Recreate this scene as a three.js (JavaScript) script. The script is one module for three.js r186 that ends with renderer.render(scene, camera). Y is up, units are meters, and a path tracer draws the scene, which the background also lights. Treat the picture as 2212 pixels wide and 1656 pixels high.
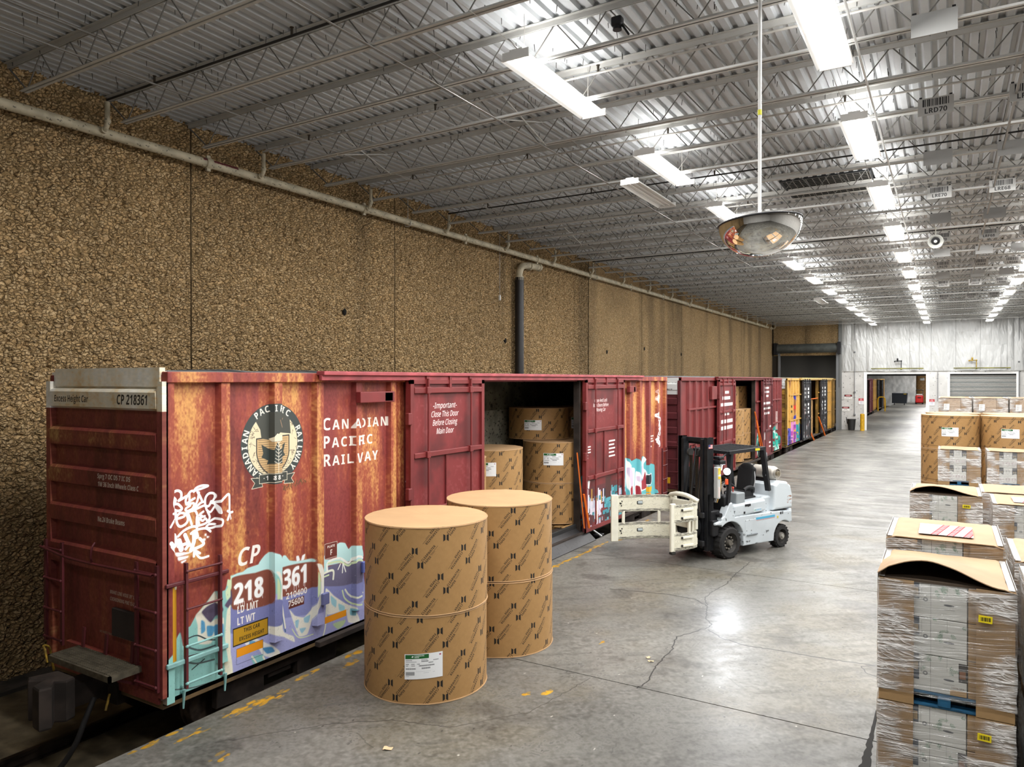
import * as THREE from 'three';
import { RoundedBoxGeometry } from 'three/addons/geometries/RoundedBoxGeometry.js';
import { mergeGeometries, toCreasedNormals } from 'three/addons/utils/BufferGeometryUtils.js';
import { RectAreaLightUniformsLib } from 'three/addons/lights/RectAreaLightUniformsLib.js';

// ---------------------------------------------------------------- camera, exposure, lights of the whole hall
const scene = new THREE.Scene();
scene.background = new THREE.Color(0x000000);
const camera = new THREE.PerspectiveCamera(55.61, 2212 / 1656, 0.1, 400);
camera.position.set(0, 4, 0);
camera.rotation.order = 'YXZ';
camera.rotation.y = THREE.MathUtils.degToRad(30.91);
camera.rotation.x = THREE.MathUtils.degToRad(-0.29);
const renderer = new THREE.WebGLRenderer({ antialias: true });
renderer.toneMapping = THREE.LinearToneMapping;
renderer.toneMappingExposure = 1.12;
renderer.shadowMap.enabled = true;
RectAreaLightUniformsLib.init();
const LAMP = { side: 66, up: 21, tilt: 0.3, colour: 0xfefdfb };
// rows of strip lights along the hall: X of the row, Z of the first, how many
const LIGHT_Y = 8.2, LIGHT_STEP = 4.71;
const LIGHT_ROWS = [
  { x: -4.85, z: -4.71, n: 13, name: 'row over the trains' },
  { x: -1.3, z: 0, n: 14, name: 'middle aisle row' },
  { x: 2.56, z: -4.71, n: 13, name: 'row over the pallets' },
  { x: 6.4, z: -9.42, n: 10, name: 'outermost row beyond the pallets' },
];

// ---------------------------------------------------------------- helpers
const V = (x, y, z) => new THREE.Vector3(x, y, z);
let seedState = 7;
const rnd = () => { seedState = (seedState + 0x6d2b79f5) | 0; let t = Math.imul(seedState ^ (seedState >>> 15), 1 | seedState); t = (t + Math.imul(t ^ (t >>> 7), 61 | t)) ^ t; return ((t ^ (t >>> 14)) >>> 0) / 4294967296; };
const rr = (a, b) => a + (b - a) * rnd();
const clamp = (v, a = 0, b = 1) => Math.min(b, Math.max(a, v));
const mix = (a, b, t) => a + (b - a) * t;
const smooth = (a, b, x) => { const t = clamp((x - a) / (b - a)); return t * t * (3 - 2 * t); };
const hash = (x, y, s = 0) => { let h = Math.imul(x, 374761393) + Math.imul(y, 668265263) + Math.imul(s, 974634777); h = Math.imul(h ^ (h >>> 13), 1274126177); return ((h ^ (h >>> 16)) >>> 0) / 4294967296; };
const wrap = (i, p) => ((i % p) + p) % p;
function vnoise(x, y, px, py, s = 0) {           // value noise that repeats every px, py cells
  const xi = Math.floor(x), yi = Math.floor(y), fx = x - xi, fy = y - yi;
  const u = fx * fx * (3 - 2 * fx), v = fy * fy * (3 - 2 * fy);
  const x0 = wrap(xi, px), x1 = wrap(xi + 1, px), y0 = wrap(yi, py), y1 = wrap(yi + 1, py);
  return mix(mix(hash(x0, y0, s), hash(x1, y0, s), u), mix(hash(x0, y1, s), hash(x1, y1, s), u), v);
}
function fbm(x, y, px, py, oct = 4, s = 0) {
  let a = 0.5, t = 0, n = 0;
  for (let o = 0; o < oct; o++) { t += a * vnoise(x, y, px, py, s + o * 17); n += a; x *= 2; y *= 2; px *= 2; py *= 2; a *= 0.5; }
  return t / n;
}
const used = {};
function numbered(name) { const n = (used[name] = (used[name] ?? -1) + 1); return n ? `${name}_${String(n).padStart(3, '0')}` : name; }
function tag(o, label, category, group) { o.userData.label = label; o.userData.category = category; if (group) o.userData.group = group; return o; }
function thing(name, label, category, [x, y, z] = [0, 0, 0], turn = 0, group) {
  const o = new THREE.Group(); o.name = numbered(name); o.position.set(x, y, z); o.rotation.y = turn; scene.add(o);
  return tag(o, label, category, group);
}
function structure(name, [x, y, z] = [0, 0, 0]) { const o = new THREE.Group(); o.name = name; o.position.set(x, y, z); o.userData.kind = 'structure'; scene.add(o); return o; }
function group(name, parent, [x, y, z] = [0, 0, 0], turn = 0) { const o = new THREE.Group(); o.name = name; o.position.set(x, y, z); o.rotation.y = turn; parent.add(o); return o; }
function copyOf(root, [x, y, z], turn, label) { const c = root.clone(); c.name = numbered(root.name.replace(/_\d+$/, '')); c.position.set(x, y, z); if (turn !== undefined) c.rotation.y = turn; if (label) c.userData = { ...root.userData, label }; scene.add(c); return c; }
const ORD = ['first', 'second', 'third', 'fourth', 'fifth', 'sixth', 'seventh', 'eighth', 'ninth', 'tenth', 'eleventh', 'twelfth', 'thirteenth', 'fourteenth', 'fifteenth'];

const M4 = () => new THREE.Matrix4();
const place = (x, y, z, rx = 0, ry = 0, rz = 0) => M4().compose(V(x, y, z), new THREE.Quaternion().setFromEuler(new THREE.Euler(rx, ry, rz)), V(1, 1, 1));
function between(p, q) { const d = q.clone().sub(p), l = d.length(); return [M4().compose(p.clone().add(q).multiplyScalar(0.5), new THREE.Quaternion().setFromUnitVectors(V(0, 1, 0), d.divideScalar(l)), V(1, 1, 1)), l]; }
class MB {                                       // collects shapes, makes ONE named mesh
  constructor() { this.g = []; }
  add(g, m) { g = g.index ? g.toNonIndexed() : g; for (const k of Object.keys(g.attributes)) if (!['position', 'normal', 'uv'].includes(k)) g.deleteAttribute(k); if (m) g.applyMatrix4(m); this.g.push(g); return this; }
  box(w, h, d, x, y, z, rx, ry, rz) { return this.add(new THREE.BoxGeometry(w, h, d), place(x, y, z, rx, ry, rz)); }
  span(x0, x1, y0, y1, z0, z1) { return this.box(Math.abs(x1 - x0), Math.abs(y1 - y0), Math.abs(z1 - z0), (x0 + x1) / 2, (y0 + y1) / 2, (z0 + z1) / 2); }
  rbox(w, h, d, r, x, y, z, rx, ry, rz, seg = 2) { return this.add(new RoundedBoxGeometry(w, h, d, seg, r), place(x, y, z, rx, ry, rz)); }
  cyl(r0, r1, h, seg, x, y, z, rx, ry, rz, open = false) { return this.add(new THREE.CylinderGeometry(r0, r1, h, seg, 1, open), place(x, y, z, rx, ry, rz)); }
  rod(p, q, r, seg = 8, r2 = r) { const [m, l] = between(p, q); return this.add(new THREE.CylinderGeometry(r2, r, l, seg), m); }
  bar(p, q, w, t) { const [m, l] = between(p, q); return this.add(new THREE.BoxGeometry(w, l, t), m); }
  tube(pts, r, seg = 16, rad = 8, closed = false) { return this.add(new THREE.TubeGeometry(new THREE.CatmullRomCurve3(pts, closed, 'centripetal'), seg, r, rad, closed)); }
  lathe(pts, seg, m) { return this.add(new THREE.LatheGeometry(pts.map(([a, b]) => new THREE.Vector2(a, b)), seg), m); }
  sphere(r, x, y, z, sx = 1, sy = 1, sz = 1, seg = 12) { const g = new THREE.SphereGeometry(r, seg, Math.max(6, seg * 0.6 | 0)); g.scale(sx, sy, sz); return this.add(g, place(x, y, z)); }
  extrude(pts, depth, m, bevel = 0, seg = 1, holes = []) {
    const s = pts instanceof THREE.Shape ? pts : new THREE.Shape(pts.map(([a, b]) => new THREE.Vector2(a, b)));
    for (const h of holes) s.holes.push(new THREE.Path(h.map(([a, b]) => new THREE.Vector2(a, b))));
    const g = new THREE.ExtrudeGeometry(s, { depth: depth - 2 * bevel, bevelEnabled: bevel > 0, bevelSize: bevel, bevelThickness: bevel, bevelOffset: -bevel, bevelSegments: seg, curveSegments: 14 });
    g.translate(0, 0, bevel); return this.add(g, m);
  }
  geometry(off, uvOf) {
    const g = this.g.length > 1 ? mergeGeometries(this.g) : this.g[0].clone();
    const p = g.attributes.position, n = g.attributes.normal, uv = new Float32Array(p.count * 2), a = V(0, 0, 0);
    for (let t = 0; t < p.count; t += 3) {
      a.set(0, 0, 0); for (let i = 0; i < 3; i++) { a.x += n.getX(t + i); a.y += n.getY(t + i); a.z += n.getZ(t + i); }
      const ax = Math.abs(a.x), ay = Math.abs(a.y), az = Math.abs(a.z);
      for (let i = t; i < t + 3; i++) {
        const x = p.getX(i), y = p.getY(i), z = p.getZ(i);
        const w = uvOf ? uvOf(x, y, z, n.getX(i), n.getY(i), n.getZ(i)) : ax >= ay && ax >= az ? [-z, y] : ay >= az ? [x, -z] : [x, y];
        uv[2 * i] = w[0]; uv[2 * i + 1] = w[1];
      }
    }
    g.setAttribute('uv', new THREE.BufferAttribute(uv, 2));
    if (off) g.translate(-off.x, -off.y, -off.z);
    return g;
  }
  mesh(name, mat, parent = scene, { uv, label, crease, kind } = {}) {
    let g = this.geometry(parent.off, uv);
    if (crease) g = toCreasedNormals(g, crease);
    return addMesh(g, name, mat, parent, label, kind);
  }
}
function addMesh(g, name, mat, parent = scene, label, kind) {
  const m = new THREE.Mesh(g, mat); m.name = parent === scene ? numbered(name) : name; m.castShadow = m.receiveShadow = true; parent.add(m);
  if (label) m.userData.label = label;
  if (kind) m.userData.kind = kind;
  return m;
}
const mb = () => new MB();
const eachOf = (name, mat, parent, ...list) => list.forEach((b) => b.mesh(name, mat, parent));
const based = (o) => { o.off = o.position.clone(); return o; };   // parts of O are written in world coordinates

// ---------------------------------------------------------------- textures and materials
function canvas(w, h) { const c = document.createElement('canvas'); c.width = w; c.height = h; return [c, c.getContext('2d')]; }
function texture(c, srgb = true, rep) {
  const t = new THREE.CanvasTexture(c); t.wrapS = t.wrapT = THREE.RepeatWrapping; t.anisotropy = 8;
  if (srgb) t.colorSpace = THREE.SRGBColorSpace;
  if (rep) t.repeat.set(rep[0], rep[1]);
  return t;
}
function paintPixels(c, f) {                       // f(x, y) -> [r, g, b] 0..255
  const g = c.getContext('2d'), im = g.createImageData(c.width, c.height), d = im.data;
  for (let y = 0, i = 0; y < c.height; y++) for (let x = 0; x < c.width; x++, i += 4) { const p = f(x, y); d[i] = p[0]; d[i + 1] = p[1]; d[i + 2] = p[2]; d[i + 3] = 255; }
  g.putImageData(im, 0, 0);
}
const rgb = (h) => [(h >> 16) & 255, (h >> 8) & 255, h & 255];
const lerp3 = (a, b, t) => [a[0] + (b[0] - a[0]) * t, a[1] + (b[1] - a[1]) * t, a[2] + (b[2] - a[2]) * t];
const grey = (v) => { v *= 255; return [v, v, v]; };
const std = (color, roughness = 0.7, metalness = 0, o = {}) => new THREE.MeshStandardMaterial({ color, roughness, metalness, ...o });
// worn(): paint in two close tones with grain (and specks); the grain textures are shared between colours
const grains = {};
function grain(scale, sharp, level, spots, sx) {
  const key = [scale, sharp, level, spots, sx].join();
  if (grains[key]) return grains[key];
  const size = 256, [c] = canvas(size, size), k = scale / size, dark = 255 * Math.pow(level, 1 / 2.2), spot = dark * 0.55;
  paintPixels(c, (x, y) => {
    let v = mix(255, dark, 1 - smooth(0.5 - sharp / 2, 0.5 + sharp / 2, fbm(x * k * sx, y * k, scale * sx, scale, 5, scale)));
    if (spots) v = mix(v, spot, smooth(1 - spots, 1 - spots + 0.06, fbm(x * k * 5, y * k * 5, scale * 5, scale * 5, 3, 91)));
    return [v, v, v];
  });
  return (grains[key] = texture(c));
}
function worn(a, b, { metres = 2, scale = 8, sharp = 0.6, spots = 0, sx = 1, rough = 0.6, metal = 0, bump = 0 } = {}) {
  const A = new THREE.Color(a), B = new THREE.Color(b), r = (B.r + B.g + B.b) / (A.r + A.g + A.b + 1e-6);
  const level = [0.3, 0.42, 0.56, 0.7, 0.82, 0.9].reduce((p, q) => (Math.abs(q - r) < Math.abs(p - r) ? q : p));
  const t = grain([4, 8, 12].reduce((p, q) => (Math.abs(q - scale) < Math.abs(p - scale) ? q : p)), sharp > 0.7 ? 0.85 : 0.55, level, spots ? Math.max(0.24, Math.round(spots * 50) / 50) : 0, sx).clone();
  t.repeat.set(1 / metres, 1 / metres);
  return new THREE.MeshStandardMaterial({ color: A, map: t, roughness: rough, metalness: metal, ...(bump ? { bumpMap: t, bumpScale: bump } : {}) });
}
function pathPoints(s, sx, sy, fit) { return s.trim().split(/\s+/).map((q) => { const [a, b] = q.split(',').map(Number); return fit(a / 100, b / 100); }); }
function curveThrough(g, P, closed) {             // smooth line through points
  g.beginPath(); const n = P.length;
  if (n === 2 && !closed) { g.moveTo(...P[0]); g.lineTo(...P[1]); return; }
  g.moveTo(...P[0]);
  for (let i = 0; i < (closed ? n : n - 1); i++) {
    const at = (k) => (closed ? P[(k + n) % n] : P[clamp(k, 0, n - 1)]), t = closed ? 0.09 : 0.17;
    const a = at(i - 1), b = at(i), c = at(i + 1), d = at(i + 2);
    g.bezierCurveTo(b[0] + (c[0] - a[0]) * t, b[1] + (c[1] - a[1]) * t, c[0] - (d[0] - b[0]) * t, c[1] - (d[1] - b[1]) * t, c[0], c[1]);
  }
  if (closed) g.closePath();
}
function spray(g, list, fit, ppm) {               // graffiti and tags: ['f' | 's', colour, width cm, points in cm]
  g.lineCap = g.lineJoin = 'round';
  for (const [kind, col, w, s] of list) {
    const P = pathPoints(s, 0, 0, fit);
    curveThrough(g, P, kind === 'f');
    if (kind === 'f') { g.fillStyle = col; g.fill(); g.strokeStyle = col; g.globalAlpha = 0.35; g.lineWidth = 0.02 * ppm; g.stroke(); g.globalAlpha = 1; }
    else { g.strokeStyle = col; g.lineWidth = (w / 100) * ppm; g.stroke(); }
  }
}
const GRAFFITI_ONE = [
  ['f', '#8fc6c0', 0, '-4,72 6,82 18,100 22,83 27,87 26,102 32,104 39,114 45,119 58,130 66,137 75,138 80,148 90,150 91,151 127,149 152,147 165,144 165,9 91,13 2,14 -4,32'],
  ['f', '#bde3e2', 0, '91,150 99,152 108,152 115,155 131,156 136,157 144,164 152,168 165,161 165,132 152,142 127,146 91,146'],
  ['f', '#a3a6d6', 0, '91,109 165,97 165,9 91,13'],
  ['f', '#7c80b4', 0, '84,108 91,111 165,102 165,69 131,74 90,78'],
  ['f', '#84493a', 0, '91,147 127,146 151,144 151,100 93,108'],
  ['f', '#e9e3d2', 0, '39,114 45,119 55,126 66,137 68,122 59,115 49,116 60,101 72,104 72,91 60,75 43,80 42,102'],
  ['f', '#5c5068', 0, '48,116 55,121 66,123 72,114 60,101'],
  ['f', '#5c5068', 0, '75,119 90,132 91,116 84,112'],
  ['f', '#5a9ec9', 0, '47,106 51,103 52,93 47,91'],
  ['f', '#5a9ec9', 0, '55,97 66,93 62,84 56,85'],
  ['f', '#5a9ec9', 0, '65,94 72,96 72,81 66,83'],
  ['f', '#e9e6cf', 0, '78,111 85,118 84,100 82,86 85,67 90,47 92,26 82,26 79,51 75,78'],
  ['f', '#cfe0b8', 0, '76,136 84,145 90,151 90,135 78,125'],
  ['f', '#cfe0b8', 0, '79,150 85,146 84,139 78,143'],
  ['f', '#e6e6e6', 0, '111,63 126,61 144,49 161,36 155,27 140,34 130,49 114,54'],
  ['f', '#6aa6cf', 0, '119,59 127,56 124,51 118,54'],
  ['f', '#4d8fc0', 0, '140,43 154,40 159,33 147,34'],
  ['f', '#8cc7c5', 0, '121,37 140,34 149,13 132,14'],
  ['s', '#e9e6d6', 2.4, '122,38 129,27 132,14'],
  ['s', '#e9e6d6', 2.4, '140,32 144,23 145,13'],
  ['s', '#3c4a4c', 1.6, '28,90 41,90 55,81 66,77'],
  ['s', '#4b5b5c', 2.2, '28,80 45,71 66,70'],
  ['s', '#2e3838', 1.4, '34,51 41,54 51,58'],
  ['s', '#52605f', 2, '28,62 41,56 65,53'],
  ['s', '#586a69', 1.5, '8,36 34,29 66,26'],
  ['s', '#3c1e22', 2.2, '28,68 41,67 56,65'],
];
const GRAFFITI_TWO = [
  ['f', '#a3a6d6', 0, '149,110 170,110 229,105 332,97 332,-3 229,11 138,8 131,11 131,63'],
  ['f', '#868bc0', 0, '152,98 170,102 232,107 246,117 275,117 332,111 332,64 301,58 257,64 222,66 170,74 152,73'],
  ['f', '#6a6682', 0, '246,122 273,126 294,122 332,123 332,91 292,90 246,101'],
  ['f', '#bde3e2', 0, '134,158 143,166 152,169 156,160 161,164 169,155 175,159 179,158 186,150 202,146 227,144 227,139 195,142 170,142 134,148'],
  ['f', '#bde3e2', 0, '244,138 251,143 253,137 276,135 277,154 284,156 294,153 301,143 309,147 323,144 332,136 332,123 294,125 257,127 257,120 244,121'],
  ['f', '#84493a', 0, '169,142 227,139 230,123 229,104 172,104'],
  ['f', '#eceade', 0, '156,142 162,140 168,125 167,101 159,85 149,85 162,100 165,121 161,134'],
  ['f', '#c9dcae', 0, '158,132 162,124 163,107 158,103'],
  ['f', '#eceade', 0, '230,137 239,133 244,117 241,87 234,73 222,64 229,78 237,95 237,116 232,130'],
  ['f', '#c9dcae', 0, '232,124 236,114 236,96 231,89'],
  ['f', '#eceade', 0, '186,81 195,71 212,64 232,74 227,58 218,39 203,40 195,57'],
  ['f', '#9cc9dc', 0, '196,63 202,63 200,53 197,55'],
  ['f', '#9cc9dc', 0, '212,63 223,64 220,55 213,57'],
  ['f', '#9cc9dc', 0, '204,50 215,48 208,43'],
  ['f', '#eceade', 0, '149,85 155,80 167,81 170,68 176,53 192,43 194,35 173,49 149,61'],
  ['f', '#9fd0dc', 0, '155,80 162,81 162,70 155,70'],
  ['s', '#4f6f9c', 2.2, '168,108 171,87 178,54'],
  ['s', '#eceade', 2.6, '170,105 173,87 178,59'],
  ['f', '#eceade', 0, '254,94 271,79 294,62 311,52 323,34 325,24 301,32 294,52 257,56'],
  ['f', '#9fd0dc', 0, '264,81 275,71 274,62 266,69'],
  ['f', '#9fd0dc', 0, '280,65 292,58 292,51 282,55'],
  ['f', '#7bb8c8', 0, '305,51 317,47 317,38 305,42'],
  ['s', '#e9ecd8', 3, '294,83 301,74 313,67 332,69'],
  ['s', '#d3e3b8', 2.6, '288,83 294,69 313,56 332,54'],
  ['s', '#e9ecd8', 3.4, '246,117 268,118 269,105'],
  ['s', '#d3e3b8', 2.4, '246,112 260,113'],
  ['s', '#f2f4ec', 3.4, '257,120 259,132 282,133 301,122 313,130 332,123'],
  ['s', '#d3e3b8', 3, '259,130 282,128 301,118 315,124 332,118'],
  ['s', '#f2f4ec', 2, '279,117 284,124'],
  ['s', '#f2f4ec', 2, '288,110 289,123'],
  ['s', '#f2f4ec', 2, '295,110 290,123'],
  ['s', '#e9ecd8', 2.6, '255,65 253,39 246,22 239,12'],
  ['f', '#b8cfa0', 0, '269,38 294,37 290,31 279,28'],
  ['s', '#d8e4c0', 1.6, '190,54 203,38 229,35'],
  ['f', '#f4f4f4', 0, '198,153 202,153 204,147 199,146'],
  ['f', '#f4f4f4', 0, '209,152 214,153 212,146 207,146'],
  ['f', '#eceade', 0, '141,48 155,42 167,31 168,26 153,27 140,36'],
  ['f', '#4d8fc0', 0, '143,44 156,38 158,33 150,33'],
  ['f', '#8cc7c5', 0, '131,30 143,26 144,13 131,13'],
];
const TAG_STROKES = [
  ['s', '#fff', 3.2, '10,262 13,258 11,254 16,253 21,247 16,245 10,248 6,254 7,263 11,268 16,269 20,266 20,260 17,257 27,261'],
  ['s', '#fff', 3, '27,251 26,256 29,262 33,266 38,266 45,267 55,269 56,270 48,271 40,269 37,265'],
  ['s', '#fff', 3, '31,264 31,256'],
  ['s', '#fff', 3.2, '42,264 45,259 48,253'],
  ['s', '#fff', 3, '38,257 31,254 28,251 37,251 35,245 28,243 26,246 32,249'],
  ['s', '#fff', 3, '44,263 42,254 38,245 46,250 51,251'],
  ['s', '#fff', 3.2, '61,250 58,245 53,246 53,255 58,260 65,259 66,254 62,248 69,249 74,253 81,256 82,237'],
  ['s', '#fff', 3.2, '64,249 68,242 70,235'],
  ['s', '#fff', 3, '65,242 60,237 55,240 52,246 42,244 35,242'],
  ['s', '#fff', 3.2, '87,243 84,237 82,232 79,225'],
  ['s', '#fff', 3.2, '79,236 86,232 92,232'],
  ['s', '#fff', 3.2, '87,234 89,224'],
  ['s', '#fff', 2.6, '1,229 5,235 10,242'],
  ['s', '#fff', 3, '5,244 13,243 10,235'],
  ['s', '#fff', 3.2, '15,236 23,237 25,240 19,242 14,238 15,230 19,226 26,228 29,233 27,241 30,238 34,226'],
  ['s', '#fff', 3, '28,241 38,242 42,235 44,225'],
  ['s', '#fff', 3, '52,233 45,232 49,228 53,230 55,225 46,223 41,224 41,234'],
  ['s', '#fff', 3, '50,239 45,236 48,234'],
  ['s', '#fff', 3, '56,238 59,231 57,225 66,228 72,225 70,219 61,217 54,219 58,222 66,221'],
  ['s', '#fff', 3.2, '16,215 23,220 33,223 40,222 41,217 33,215 40,218 53,218 60,213'],
  ['s', '#fff', 5, '11,217 13,210 11,204 6,205 2,210'],
  ['s', '#fff', 4, '3,206 10,197'],
  ['s', '#fff', 7, '17,209 19,203 20,199'],
  ['s', '#fff', 5, '25,215 29,206 31,202'],
  ['s', '#fff', 4, '16,203 30,204 26,198'],
  ['s', '#fff', 5.5, '37,213 37,205 33,195'],
  ['s', '#fff', 4, '33,195 50,199 45,207'],
  ['s', '#fff', 6, '40,214 41,210'],
  ['f', '#fff', 0, '52,211 54,211 54,209 52,209'],
  ['f', '#fff', 0, '55,208 58,207 57,206 55,206'],
  ['f', '#fff', 0, '50,206 53,205 52,203 50,204'],
  ['f', '#fff', 0, '13,196 31,193 30,192 16,191 13,193'],
  ['f', '#fff', 0, '16,190 29,189 28,187 17,186'],
  ['f', '#fff', 0, '20,184 26,185 26,184 21,182'],
  ['s', '#fff', 3.4, '37,187 38,193 45,189'],
  ['s', '#fff', 3, '39,191 46,183 57,183'],
];
const GRAFFITI_THREE = [
  ['f', '#5fb2bb', 0, '-54,187 -25,193 -22,160 -3,155 14,160 37,172 64,177 87,164 115,165 144,168 164,157 194,170 220,161 225,140 251,145 273,139 297,131 300,60 306,33 -62,83'],
  ['f', '#f6f2f0', 0, '-22,144 6,132 50,126 55,96 10,97 -18,97'],
  ['f', '#d6c6da', 0, '-16,131 32,123 46,97 -16,98'],
  ['f', '#f6f2f0', 0, '59,177 73,161 96,146 130,138 120,72 106,64 78,68 59,118'],
  ['f', '#d6c6da', 0, '66,148 111,134 113,89 82,89'],
  ['f', '#9d2c3a', 0, '78,89 111,89 111,60 82,64'],
  ['f', '#f6f2f0', 0, '135,125 147,129 174,104 179,90 194,102 164,120 174,145 199,168 225,157 202,148 202,132 225,120 225,70 179,66 154,54 125,58'],
  ['f', '#d6c6da', 0, '139,114 154,114 174,96 154,96'],
  ['f', '#d6c6da', 0, '174,133 197,143 194,113 179,97'],
  ['f', '#9d2c3a', 0, '169,94 194,99 215,121 225,73 184,71 179,83'],
  ['f', '#9d2c3a', 0, '135,86 149,86 169,52 140,56'],
  ['f', '#9d2c3a', 0, '19,82 55,83 59,67 6,74'],
  ['f', '#d6c6da', 0, '10,93 50,93 55,83 19,84'],
  ['f', '#20262e', 0, '225,111 267,110 267,81 225,82'],
  ['s', '#f4f4f4', 2.5, '225,111 267,110 267,80 225,81'],
  ['s', '#f4f4f4', 2, '254,110 254,81'],
  ['f', '#e0a81c', 0, '225,73 270,70 267,56 225,59'],
  ['f', '#ee9a1c', 0, '225,55 262,53 262,39 225,44'],
];

// ---------------------------------------------------------------- the hall itself
const WALL_X = -12.6, FAR_Z = -64, EDGE_X = -7.55, BACK_Z = 9, RIGHT_X = 13, DECK_Y = 8.93, RAIL_Y = -0.6, BED_Y = -0.75;
const paintGrey = std(0xb3afa8, 0.55), paintWhite = std(0xdcdcda, 0.6), paintCream = worn(0xbfb49a, 0xa3967a, { metres: 1.5, scale: 8, sharp: 0.6, spots: 0.27, spot: 0x4a4438, rough: 0.55 });
const blackSteel = std(0x16161a, 0.5, 0.2), darkSteel = worn(0x3a3836, 0x232120, { scale: 8, sharp: 0.7, rough: 0.65, metal: 0.3 });

// exposed aggregate wall: stones in cement
const aggregate = (() => {
  const N = 1536, [c] = canvas(N, N), [b] = canvas(N, N), cells = 60, k = cells / N;
  const gb = b.getContext('2d'), im = gb.createImageData(N, N);
  const tones = [0xcfb083, 0xdcc296, 0xb79c70, 0xe6d4b0, 0xa99068, 0xc6b494].map(rgb), cement = rgb(0x9a8058), heights = new Float32Array(N * N);
  let i = 0;
  paintPixels(c, (x, y) => {
    const u = x * k + 1.3 * fbm(x / 24, y / 24, 64, 64, 3, 5), v = y * k * 1.15 + 1.2 * fbm(x / 24, y / 24, 64, 64, 3, 6);
    const xi = Math.floor(u), yi = Math.floor(v); let d1 = 9, d2 = 9, id = 0;
    for (let a = -1; a < 2; a++) for (let q = -1; q < 2; q++) {
      const cx = wrap(xi + a, cells), cy = wrap(yi + q, 69), dx = xi + a + hash(cx, cy, 1) - u, dy = yi + q + hash(cx, cy, 2) - v, e = dx * 0.75 + dy * 0.5, f = dy * 0.95 - dx * 0.35, d = Math.sqrt(e * e + f * f);
      if (d < d1) { d2 = d1; d1 = d; id = cx * 131 + cy; } else if (d < d2) d2 = d;
    }
    const fine = fbm(x / 5, y / 5, 308, 308, 3, 8), lump = fbm(x / 26 + y / 52, y / 24, 90, 64, 3, 9);
    const h = clamp((1 - 0.95 * d1 * d1) * (0.45 + 0.4 * hash(id, 4)) * (0.55 + 0.45 * smooth(0, 0.3, d2 - d1)) + 0.24 * (fine - 0.5) + 0.5 * (lump - 0.5));
    im.data[i] = im.data[i + 1] = im.data[i + 2] = h * 255; im.data[i + 3] = 255; i += 4;
    heights[y * N + x] = h;
    return lerp3(cement, lerp3(tones[Math.floor(hash(id, 7) * 6)], rgb(0xcba778), 0.6), smooth(0.1, 0.4, d2 - d1 + 0.3 * (fine - 0.4)));
  });
  gb.putImageData(im, 0, 0);
  const rep = [1 / 4, 1 / 4];
  const material = new THREE.MeshStandardMaterial({ map: texture(c, true, rep), bumpMap: texture(b, false, rep), bumpScale: 0.09, roughness: 0.93, vertexColors: true });
  return { material, at: (u, v) => heights[wrap(Math.round((1 - v / 4) * N), N) * N + wrap(Math.round((u / 4) * N), N)] };
})();
// a wall panel: a slab whose face is gridded; vertex colours carry old water stains, and close by the stones stand out of the face
function aggregatePanel(name, parent, a, b, y0, y1, at, along, fine) {
  const th = 0.16, relief = fine ? 0.11 : 0, xs = [], ys = [], P = [], U = [], C = [], I = [];
  const nx = Math.ceil((b - a) / (fine ? 0.03 : 0.25)); for (let i = 0; i <= nx; i++) xs.push(mix(a, b, i / nx));
  for (let y = y0; y < y1;) { ys.push(y); y += fine && y > fine - 0.1 ? 0.03 : 0.25; } ys.push(y1);
  for (const y of ys) for (const s of xs) {
    const edge = smooth(0, 0.06, Math.min(s - a, b - s));
    const run = fbm(s * 0.9 + 50, y * 0.06 + 3, 4096, 4096, 3, 40), blot = fbm(s * 0.5 + 80, y * 0.5 + 9, 4096, 4096, 3, 44), q = 0.92 + 0.16 * smooth(0.3, 0.7, blot) - 0.34 * smooth(0.52, 0.7, run);
    P.push(s, y, relief ? edge * relief * (aggregate.at(s, y) - 0.6) - (1 - edge) * 0.02 : 0); U.push(s, y); C.push(q, q * 0.985, q * 0.95);
  }
  const n = xs.length; for (let j = 0; j + 1 < ys.length; j++) for (let i = 0; i + 1 < n; i++) { const k = j * n + i; I.push(k, k + 1, k + n + 1, k, k + n + 1, k + n); }
  let g = new THREE.BufferGeometry(); g.setAttribute('position', new THREE.Float32BufferAttribute(P, 3)); g.setAttribute('uv', new THREE.Float32BufferAttribute(U, 2)); g.setAttribute('color', new THREE.Float32BufferAttribute(C, 3)); g.setIndex(I); g.computeVertexNormals();
  const back = new THREE.BoxGeometry(b - a, y1 - y0, th); back.translate((a + b) / 2, (y0 + y1) / 2, -th / 2 - 0.045); back.setAttribute('color', new THREE.Float32BufferAttribute(new Float32Array(72).fill(0.9), 3));
  g = mergeGeometries([g, back]);
  if (along === 'z') g.rotateY(Math.PI / 2);     // local x runs towards -z
  g.translate(...at);
  return addMesh(g, name, aggregate.material, parent);
}
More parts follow.
